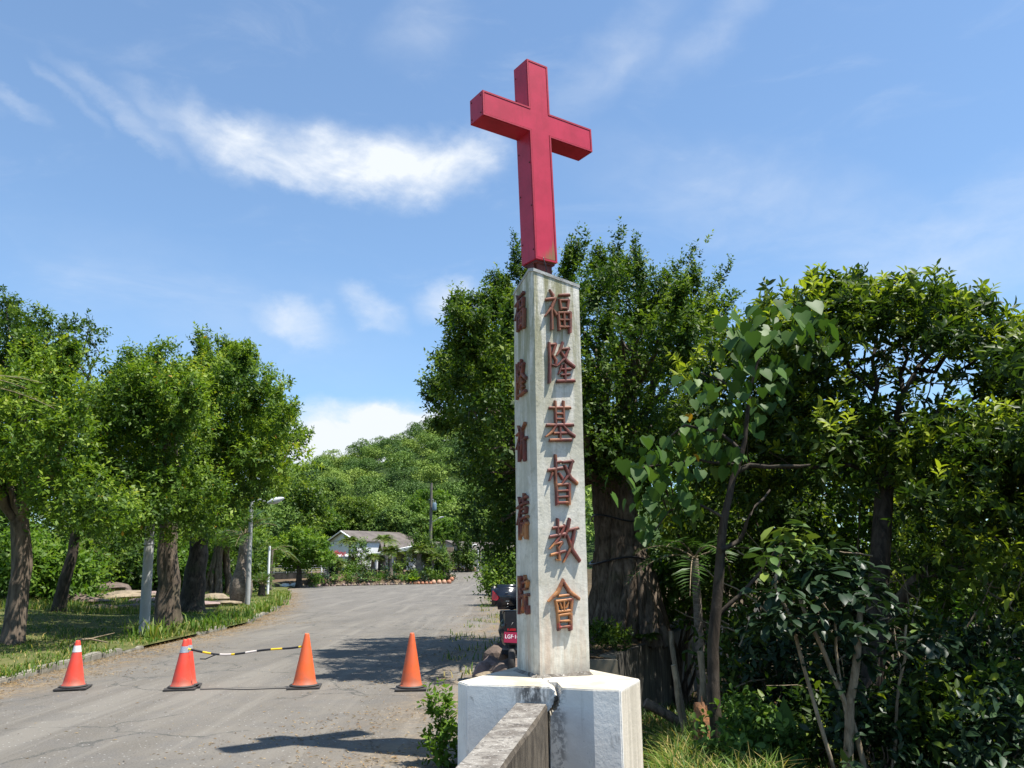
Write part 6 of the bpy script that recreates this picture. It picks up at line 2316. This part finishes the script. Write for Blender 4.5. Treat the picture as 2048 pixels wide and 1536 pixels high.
# ------------------------------------------------------------------ poles and lamps
def build_poles():
    # grey post among the lawn trees
    f = G(288, 1267, .05)
    t = thing('grey_post', 'tall pale grey concrete post leaning slightly among the lawn trees', 'post', tuple(f))
    tp = D(304, 985, f[1] + .1)
    mb = MB(); mb.tube([f - np.array([0, 0, .1]), f + (tp - f) * .5, tp], [.128, .118, .105], 18); mb.build('shaft', MATS['post_grey'], t)
    mb = MB(); m = f + (tp - f) * .62; mb.tube([m, m + (tp - f) * .012], .128, 18); mb.build('clamp_band', MATS['galv'], t)
    # slim lamp post with its head over the road
    f = G(495, 1213, .08)
    t = thing('lamp_post', 'slim pale street lamp post beside the bottle palm, lamp head showing past the tree crown', 'street lamp', tuple(f))
    tp = D(503, 1006, f[1])
    mb = MB(); mb.tube([f - np.array([0, 0, .1]), tp], [.10, .075], 14); mb.build('pole', MATS['post_grey'], t)
    h0, h1 = D(536, 1006, f[1]), D(568, 996, f[1])
    mb = MB(); mb.tube([tp, tp + (h0 - tp) * .5 + np.array([0, 0, .15]), h0], .035, 8); mb.build('bracket_arm', MATS['galv'], t)
    mb = MB()
    k = 9
    P = h0 + (h1 - h0) * np.linspace(0, 1, k)[:, None]
    mb.tube(P, [.05, .09, .12, .13, .13, .12, .10, .07, .03], 10); mb.build('lamp_head', MATS['lamp_grey'], t)
    f = np.array([D(538, 1140, 46)[0], 46, .15])
    t = thing('white_post', 'short white post among the palms at the far end of the lawn', 'post', tuple(f))
    mb = MB(); mb.tube([f, D(539, 1092, 46)], .07, 10); mb.build('shaft', MATS['fascia'], t)
    # thin white pole at the bed
    f = G(643, 1172.5, 0); f[1] = 70.8; f = np.array([D(642, 1172, 70.8)[0], 70.8, 0.])
    t = thing('white_pole', 'thin white pole standing at the left end of the garden bed', 'pole', tuple(f))
    mb = MB(); mb.tube([f, D(644, 1105, 70.8)], [.075, .06], 10); mb.build('shaft', MATS['fascia'], t)
    mb = MB(); q = D(644, 1105, 70.8); mb.lathe([(.0, .07), (.07, .05), (.085, 0)], tuple(q), 10); mb.build('cap', MATS['fascia'], t)
    # utility pole
    q = D(860, 1140, 84)
    f = np.array([q[0], 84, .7])
    t = thing('utility_pole', 'dark utility pole with a blue grey transformer and small lamp in front of the hill', 'utility pole', tuple(f))
    tp = D(863, 966, 84)
    mb = MB(); mb.tube([f, tp], [.20, .12], 12); mb.build('pole', MATS['pole_dark'], t)
    q = D(869, 1013, 83.7)
    mb = MB(); mb.lathe([(.0, -.42), (.20, -.40), (.22, -.3), (.22, .3), (.17, .38), (.0, .42)], tuple(q), 16); mb.build('transformer', MATS['transformer'], t)
    mb = MB()
    for dx in (-.09, .09):
        mb.tube([q + np.array([dx, 0, .36]), q + np.array([dx, 0, .62])], .03, 6)
    mb.box((tp[0], 84, q[2] + .75), (.5, .10, .10))
    mb.build('insulators', MATS['post_grey'], t)
    a, b = D(862, 1046, 84), D(878, 1036, 83)
    mb = MB(); mb.tube([a, b], .03, 6); mb.build('lamp_arm', MATS['galv'], t)
    mb = MB(); mb.tube([b, b + np.array([.25, -.1, .06]), b + np.array([.5, -.2, .09])], [.05, .10, .04], 8); mb.build('lamp_head', MATS['lamp_grey'], t)
    # hooked lamp and dark pole by the outbuilding
    f = np.array([D(956, 1142, 86)[0], 86, 1.05])
    t = thing('hooked_lamp', 'white hook shaped lamp post by the outbuilding', 'street lamp', tuple(f))
    p = D(956, 1096, 86)
    arc = [p + np.array([-.35 + .35 * math.cos(a), 0, .35 * math.sin(a)]) for a in np.linspace(0, math.pi * .95, 9)]
    mb = MB(); mb.tube([f] + arc, .06, 8); mb.build('pole', MATS['fascia'], t)
    mb = MB(); mb.lathe([(.12, -.2), (.1, -.05), (.04, 0)], tuple(arc[-1]), 10); mb.build('lamp_shade', MATS['fascia'], t)
    f = np.array([D(960, 1143, 85)[0], 85, 1.0])
    t = thing('dark_pole', 'dark slim pole with two short arms next to the hooked lamp', 'pole', tuple(f))
    mb = MB(); tp = D(960.5, 1077, 85); mb.tube([f, tp], [.10, .06], 8)
    mb.build('shaft', MATS['pole_dark'], t)
    mb = MB()
    mb.tube([tp - np.array([0, 0, .75]), tp + np.array([.3, 0, -.72])], .025, 5); mb.build('cross_arm', MATS['galv'], t)


build_poles()

# ------------------------------------------------------------------ lawn: kerb stones, rocks, grass
def build_lawn_details():
    rng = np.random.default_rng(91)
    y = 8.0
    while y < 40:
        L = rng.uniform(.7, 1.3)
        if rng.random() < .72:
            xa, xb = float(kerb_x(y)), float(kerb_x(y + L))
            mb = MB()
            h = rng.uniform(.05, .13)
            c = ((xa + xb) / 2 - .05, y + L / 2, h - .10)
            mb.box(c, (.17, L * .97, .20), Matrix.Rotation(-math.atan2(xb - xa, L), 3, 'Z') @ Matrix.Rotation(rng.normal(0, .03), 3, 'X'))
            props(mb.build('kerb_stone', MATS['kerb'], bevel=.02), 'mossy concrete kerb stone half sunk in grass along the lawn', 'kerb stone', 'kerb stones of the lawn')
        y += L
    L = [(235, 1205, 33, 2.6, 1.3, .55, 'rock_tan', 'flat tan rock slab behind the grey post'), (300, 1212, 31, 1.8, 1.0, .5, 'rock', 'pinkish rock right of the grey post'), (165, 1210, 31, 2.2, 1.2, .6, 'rock_dark', 'brown rock beside the black leaning trunk'),
         (250, 1190, 37, 3.0, 1.4, .5, 'rock_tan', 'long pale slab at the top of the rockery'), (290, 1188, 38, 2.0, 1.2, .5, 'rock', 'pinkish slab at the top of the rockery'), (210, 1180, 40, 3.4, 1.6, .9, 'rock_dark', 'dark boulder at the back of the rockery'),
         (420, 1190, 37, 2.2, 1.1, .45, 'rock_tan', 'tan slab between the two bottle shaped trunks'), (440, 1203, 33, 2.0, 1.0, .35, 'rock_tan', 'low sandy slab left of the slim lamp post'), (265, 1222, 28.5, 1.7, .9, .35, 'rock_dark', 'low dark slab in the shade left of the grey post'),
         (410, 1205, 32, 1.4, .9, .4, 'rock', 'small pinkish slab right of the bottle shaped trunk'), (200, 1222, 28, 1.3, .8, .30, 'rock_dark', 'small dark stone right of the black leaning trunk')]
    for px, py, yy, a, b, h, m, lab in L:
        q = D(px, py, yy)
        q[2] = float(lawn_z(q[0], yy)) - .08
        rock('rockery_stone', lab, q, (a, b, h * .95), rng, m, 'rockery on the lawn', rng.uniform(-.4, .4), sub=3, rough=.30)
    # fallen branch
    mb = MB()
    p = [G(140, 1292, .16), G(180, 1278, .2), G(215, 1285, .15)]
    mb.tube([p[0], (p[0] + p[1]) / 2 + np.array([0, 0, .05]), p[1], p[2]], [.02, .03, .025, .012], 6)
    mb.tube([p[1], p[1] + np.array([.4, .2, .1])], [.02, .008], 5)
    props(mb.build('fallen_branch', MATS['twig_tan']), 'dry fallen branch in the shade of the lawn behind the white collared cone', 'branch')
    # short grass everywhere, clumped
    pts = []
    def scatter(n, fx, fy):
        yy = fy(rng.random(n))
        u = fx(rng.random(n))
        xx = kerb_x(yy) - u
        return np.stack([xx, yy, lawn_z(xx, yy) - .01], 1)
    A = scatter(75000, lambda r: .04 + 15 * r ** 1.3, lambda r: 9 + 40 * r ** 1.4)
    # thin the sward in patches
    keep = (np.sin(A[:, 0] * 1.7 + np.sin(A[:, 1] * 1.1) * 2) + np.sin(A[:, 1] * 1.9 + A[:, 0]) + rng.normal(0, .7, len(A))) > -.9
    A = A[keep]
    # longer tufts along the kerb and round the rocks
    tc = scatter(520, lambda r: .02 + 2.6 * r ** 1.8, lambda r: 9 + 45 * r ** 1.2)
    T = np.repeat(tc, 20, 0) + rng.normal(0, .09, (520 * 20, 3)) * np.array([1, 1, 0])
    T[:, 2] = lawn_z(T[:, 0], T[:, 1]) - .01
    R = scatter(1200, lambda r: 3 + 9 * r, lambda r: 26 + 14 * r)
    R = np.repeat(R, 14, 0) + rng.normal(0, .15, (1200 * 14, 3)) * np.array([1, 1, 0])
    R[:, 2] = lawn_z(R[:, 0], R[:, 1])
    allp = np.concatenate([A, T, R])
    h = np.concatenate([rng.uniform(.03, .08, len(A)), rng.uniform(.05, .16, len(T)), rng.uniform(.10, .34, len(R))])
    o = grass_mesh('lawn_grass', allp, rng, h, w=.009, lean=.7, tint=.50, tv=.21, dry=.17)
    props(o, kind='stuff')
    # strap leaved clumps at the foot of the thick trunk
    for i, (px, py) in enumerate([(395, 1262), (440, 1252), (470, 1240), (520, 1225), (550, 1212), (310, 1275), (560, 1200)]):
        q = G(px, py, .08)
        q[0] = min(q[0], kerb_x(q[1]) - .15)
        n = 60
        P = q + rng.normal(0, .28, (n, 3)) * np.array([1, 1, 0])
        P[:, 2] = lawn_z(P[:, 0], P[:, 1])
        t = thing('strap_leaf_clump', ['first strap leaved clump right of the thick trunk', 'strap leaved clump half way along the kerb', 'strap leaved clump below the bottle shaped trunk', 'bright strap leaved clump under the slim lamp post', 'long bright grass clump past the slim lamp post', 'strap leaved clump between grey post and thick trunk', 'grass clump at the tip of the lawn where the road bends'][i], 'plant', tuple(q), 'strap leaved clumps by the kerb')
        grass_mesh('leaves', P, rng, .34 + .012 * i, w=.024, lean=.6, tint=.5 if i < 3 else .72, tv=.12, parent=t)


build_lawn_details()


def litter():
    rng = np.random.default_rng(101)
    n1 = 9000
    y1 = 6 + 44 * rng.random(n1) ** 1.7
    x1 = .5 - np.abs(rng.normal(0, 1.15, n1))
    pat = np.sin(x1 * 2.1 + 1.3 * np.sin(y1 * .8)) + np.sin(y1 * 1.3 + x1) + rng.normal(0, .8, n1) > -.1
    n2 = 11000
    y2 = 7 + 45 * rng.random(n2) ** 1.5
    x2 = kerb_x(y2) + np.abs(rng.normal(0, .42, n2))
    n3 = 700
    y3 = 4.6 + 30 * rng.random(n3) ** 1.5
    x3 = rng.uniform(-7, .2, n3)
    n4 = 2600
    y4 = 13.9 + 14 * rng.random(n4)
    x4 = .2 + (wall_x(y4) - .5) * rng.random(n4)
    # straw drifts
    dr = [(-2.0, 8.2), (-1.2, 9.5), (-1.0, 7.3), (-.9, 12.2), (-6.5, 13.0), (-6.9, 16.5), (-1.2, 15.5), (-1.4, 19), (-6.6, 24), (-1.0, 27)]
    xd = np.concatenate([rng.normal(a, .55, 260) for a, b in dr]); yd = np.concatenate([b + (xd[i * 260:(i + 1) * 260] - a) * .55 + rng.normal(0, .28, 260) for i, (a, b) in enumerate(dr)])
    x = np.concatenate([x1[pat], x2, x3, x4, xd]); y = np.concatenate([y1[pat], y2, y3, y4, yd])
    ok = (x > kerb_x(y) - .1) & ((y > 8.3) | (x < -.55)) & ((y > 13.5) | (x < .5))
    x, y = x[ok], y[ok]
    z = road_z(y) + .024 + np.where((y > 13.7) & (x > .05), .03 + .24 * np.minimum(1, (x - .05) * .8) * np.minimum(1, .35 + (y - 13.7) * .14), 0)
    n = len(x)
    a = rng.uniform(0, 6.28, n)
    ax = np.stack([np.cos(a), np.sin(a), rng.normal(0, .12, n)], 1)
    nr = np.stack([rng.normal(0, .25, n), rng.normal(0, .25, n), np.ones(n)], 1)
    ln = rng.uniform(.018, .058, n)
    t = rng.beta(2.2, 1.6, n)
    me = leaf_mesh('fallen_leaves', np.stack([x, y, z], 1), ax, nr, ln, .26, 'small', t)
    props(link('fallen_leaves', me, MATS['dead_leaf']), kind='stuff')
    # weeds along the right side of the road
    c = np.stack([rng.uniform(-1.3, .4, 70), 12 + 38 * rng.random(70), np.zeros(70)], 1)
    P = np.repeat(c, 26, 0) + rng.normal(0, .14, (70 * 26, 3)) * np.array([1, 1.6, 0])
    P[:, 2] = road_z(P[:, 1]) + .01
    P = P[~((np.abs(P[:, 0]) < .5) & (np.abs(P[:, 1] - 12.3) < 1.2))]
    props(grass_mesh('roadside_grass', P, rng, rng.uniform(.04, .16, len(P)), w=.010, lean=.6, tint=.6, tv=.2, dry=.2), kind='stuff')


litter()

# ------------------------------------------------------------------ near right: rocks, grass, ferns, stump, sticks
def near_details():
    rng = np.random.default_rng(111)
    R = [(1000, 1318, 13.2, .62, .5, .52, 'rock_dark', 'round brown boulder topmost of the heap by the scooter'), (985, 1345, 12.4, .56, .45, .40, 'rock', 'pink sunlit boulder in the middle of the heap'),
         (1018, 1352, 11.9, .60, .5, .44, 'rock_dark', 'dark reddish boulder right in the heap, next to the pillar'), (962, 1352, 12.2, .34, .3, .34, 'rock', 'small pinkish stone at the left end of the heap'),
         (972, 1368, 11.7, .36, .28, .26, 'rock_tan', 'small tan stone lowest in the heap')]
    for px, py, y, a, b, h, m, lab in R:
        q = D(px, py, y)
        zc = q[2] - h * .25
        rock('boulder', lab, (q[0], y, max(-.04, zc - h * .5)), (a, b, h), rng, m, 'boulders heaped by the scooter', rng.uniform(0, 2), cat='boulder')
    # little bush at the left foot of the block
    q = G(905, 1490, .02); q = np.array([-.60, 7.05, 0.02])
    t = thing('small_bush', 'small bright green bush at the left foot of the white block', 'bush', tuple(q))
    cl = [(q[0] + dx, q[1] + dy, q[2] + z, .09, .09, .10) for dx, dy, z in ((0, 0, .12), (.04, .02, .26), (-.06, 0, .2), (-.02, .03, .36), (.05, -.02, .05), (-.03, 0, .44))]
    crown('foliage', t, 'light_leaf', cl, rng, per_m2=190, leaf=.055, n_leaf=8, twig=.10, up=.8, wr=.5, tip=.4, yellow=0)
    mb = MB()
    for c in cl:
        mb.tube(wiggle(q, c[:3], rng, 4, .1), .005, 4)
    mb.build('stems', MATS['bark_brown'], t)
    # grass bank on the right of the block
    def vz(y):
        return valley_z(y)
    n = 1500
    y = 7.0 + 4.2 * rng.random(n)
    x = np.interp(y, [7, 11], [1.25, 2.0]) + rng.random(n) ** 1.5 * np.interp(y, [7, 11], [.95, 1.1])
    P = np.repeat(np.stack([x, y, vz(y)], 1), 9, 0) + rng.normal(0, .05, (n * 9, 3)) * np.array([1, 1, 0])
    props(grass_mesh('bank_grass', P, rng, rng.uniform(.12, .40, len(P)), w=.007, lean=.8, tint=.60, tv=.2, dry=.22), kind='stuff')
    n = 1700
    y = 7 + 9 * rng.random(n)
    x = rng.uniform(1.3, 7.5, n)
    P = np.repeat(np.stack([x, y, vz(y)], 1), 7, 0) + rng.normal(0, .07, (n * 7, 3)) * np.array([1, 1, 0])
    props(grass_mesh('shade_tinted_grass', P, rng, rng.uniform(.08, .26, len(P)), w=.008, lean=.7, tint=.22, tv=.12, dry=.12), kind='stuff')  # darker tint puts the thicket's shade into the blade colour
    n = 5200
    y = 6.6 + 12 * rng.random(n)
    x = rng.uniform(1.2, 7.5, n)
    a = rng.uniform(0, 6.28, n)
    me = leaf_mesh('leaf_litter', np.stack([x, y, vz(y) + rng.uniform(.01, .04, n)], 1), np.stack([np.cos(a), np.sin(a), rng.normal(0, .3, n)], 1), np.stack([rng.normal(0, .4, n), rng.normal(0, .4, n), np.ones(n)], 1), rng.uniform(.05, .14, n), .45, 'small', rng.beta(2, 2, n))
    props(link('leaf_litter', me, MATS['dead_leaf']), kind='stuff')
    # ferns
    for i, (px, py, y, s, tn) in enumerate([(1340, 1455, 9.2, .50, .85), (1310, 1400, 10.2, .42, .7), (1430, 1505, 8.4, .55, .9), (1400, 1470, 9.0, .45, .8), (1480, 1530, 8.2, .5, .6), (1360, 1520, 8.2, .45, .9), (1530, 1500, 8.6, .45, .4), (1290, 1290, 15.8, .55, .3), (1220, 1300, 14.6, .5, .35)]):
        q = D(px, py, y)
        q[2] = float(vz(y)) if i < 7 else .2
        t = thing('fern', ['bright fern just right of the block', 'fern at the foot of the retaining wall', 'yellow green fern in the sunlit grass', 'fern between grass and the broken stump', 'fern at the bottom edge under the thicket', 'low fern in the grass nearest the block', 'shaded fern beside the big upright leaf', 'dark fern at the foot of the banyan above the wall end', 'fern on the bank left of the banyan'][i], 'fern', tuple(q), 'ferns')
        pos, ax, nr, ln = [], [], [], []
        for k in range(11):
            a = k * 2.4
            P_, p, a_, n_, l_ = frond_geo(q, (math.cos(a), math.sin(a), rng.uniform(.5, 1.4)), s * rng.uniform(.7, 1.2), rng, n=18, leaf=.11 * s / .5, droop=.7, lift=.1)
            pos.append(p); ax.append(a_); nr.append(n_); ln.append(l_)
        pos, ax, nr, ln = map(np.concatenate, (pos, ax, nr, ln))
        me = leaf_mesh('fronds', pos - q, ax, nr, ln, .24, 'small', np.clip(tn + rng.normal(0, .1, len(pos)), 0, 1))
        link('fronds', me, MATS['light_leaf'] if i < 7 else MATS['banyan_leaf'], t)
    # leafy seedlings
    for i, (px, py, y, h) in enumerate([(1490, 1470, 8.6, .5), (1530, 1440, 9.0, .55), (1440, 1390, 9.3, .55), (1560, 1500, 8.5, .4), (1500, 1400, 9.6, .6), (1460, 1500, 8.3, .35)]):
        q = D(px, py + 40, y); q[2] = float(vz(y))
        cl = [(q[0] + rng.normal(0, .12), q[1] + rng.normal(0, .1), q[2] + h * s, .14, .14, .11) for s in (.3, .5, .7, .9, 1.0, .6)]
        t = thing('seedling', ['leafy seedling in the middle of the sunlit undergrowth', 'seedling in front of the dark shrub', 'bright leaved shoot growing from the broken stump', 'small seedling beside the big upright leaf', 'taller seedling against the shade of the thicket', 'low seedling at the bottom edge by the ferns'][i], 'plant', tuple(q), 'seedlings')
        mb = MB()
        for c in cl:
            mb.tube(wiggle(q, c[:3], rng, 5, .08), .005, 4)
        mb.build('stems', MATS['light_leaf'], t)
        crown('foliage', t, 'heart_leaf', cl, rng, per_m2=60, leaf=.085, n_leaf=6, twig=.12, up=.4, wr=.62, shape='oak', tip=.3)
    # the one big upright leaf
    q = D(1572, 1465, 8.6)
    t = thing('giant_leaf', 'single large upright green leaf standing in the dark undergrowth', 'plant', tuple(q))
    me = leaf_mesh('leaf_blade', np.array([[0, 0, -.02]]), np.array([[.0, -.1, 1.0]]), np.array([[-.15, -1, .25]]), np.array([.36]), .50, 'heart', np.array([.45]))
    link('leaf_blade', me, MATS['heart_leaf'], t)
    mb = MB(); mb.tube([(q[0] + .05, q[1] + .1, float(vz(8.6))), (q[0] + .02, q[1] + .03, q[2] - .2), q], .008, 5); mb.build('stalk', MATS['light_leaf'], t)
    # broken stump and stakes
    q = D(1402, 1470, 9.15); q[2] = float(vz(9.15)) - .05
    tp = D(1402, 1405, 9.15)[2]
    t = thing('broken_stump', 'splintered orange brown stump beside the slim tree', 'stump', tuple(q))
    mb = MB(); mb.tube([q, q + np.array([.01, 0, (tp - q[2]) * .8]), q + np.array([.0, .02, tp - q[2]])], [.10, .085, .05], 10, noise=.1, rng=rng)
    for dx in (-.05, .02, .06):
        mb.tube([q + np.array([dx, -.03, (tp - q[2]) * .7]), q + np.array([dx * 1.2, -.02, (tp - q[2]) * rng.uniform(.95, 1.15)])], [.025, .005], 5)
    mb.build('wood', simple_stump, t)
    for i, (a, b, y, r, lab) in enumerate([((1368, 1440), (1347, 1330), 10.0, .030, 'leaning bare stake nearest the retaining wall'), ((1398, 1395), (1401, 1302), 10.2, .040, 'short cut pale stake right of the leaning one'),
                                           ((1290, 1405), (1360, 1445), 10.6, .06, 'fallen log lying against the retaining wall'), ((1375, 1440), (1342, 1262), 12.0, .035, 'thin bent stem hanging over the retaining wall')]):
        p, q = D(*a, y), D(*b, y + (.3 if i == 3 else 0))
        t = thing('wooden_stake' if i < 2 else 'log' if i == 2 else 'bent_stem', lab, 'stake' if i < 2 else 'log' if i == 2 else 'stem', tuple(p))
        mb = MB(); mb.tube(wiggle(p - np.array([0, 0, .25 if i != 2 else 0]), q, rng, 6, .03), r, 8, noise=.08, rng=rng); mb.build('wood', MATS['twig_tan'] if i != 2 else MATS['bark_grey'], t)
    # palm fronds hanging in the shade behind the banyan
    f = np.array([D(1400, 1300, 14.8)[0], 14.8, -.9])
    palm('shade_palm', 'dark palm with arching fronds in the shade between banyan and slim tree', f, 2.6, rng, 0, 1.5, .10, leaf=.42, tint=.2, droop=.55, dirs=[(-1, -.3, .35), (-.9, .2, .7), (.2, -.8, .6), (.8, -.2, .4), (-.3, -1, .2), (-.6, -.6, .9), (.5, .6, .8)])
    # shrub on the right edge of the road beyond the scooter
    q = np.array([D(1010, 1170, 34)[0], 34, .05])
    bush('roadside_bush', 'leafy bush at the right edge of the road just beyond the scooter', q, 1.0, rng, 'lawn_tree_leaf', .15, 16, 18, sq=1.3)
    q = np.array([D(1000, 1165, 46)[0], 46, .05])
    bush('roadside_bush', 'farther leafy bush at the right edge of the road, in line with the outbuilding', q, 1.1, rng, 'banyan_leaf', .18, 14, 16, sq=1.5)
    # bank plants below the banyan
    for i, (px, py, y) in enumerate([(1225, 1275, 14.4), (1290, 1268, 16.2), (1340, 1250, 18.0), (1200, 1300, 14.2)]):
        q = D(px, py, y); q[2] = .22
        bush('bank_plant', ['low plant on the bank at the left root of the banyan', 'low plant on the bank between the banyan roots', 'low plant at the far end of the bank', 'low plant on the bank next to the white pillar'][i], q, .32, rng, 'banyan_leaf', .07, 60, 8, cat='plant', group='low plants under the banyan', stems=False, twig=.15)


simple_stump = simple('splintered_wood', (.36, .17, .07), .85, .5, 9, c2=(.12, .06, .035), bmp=.5)
near_details()
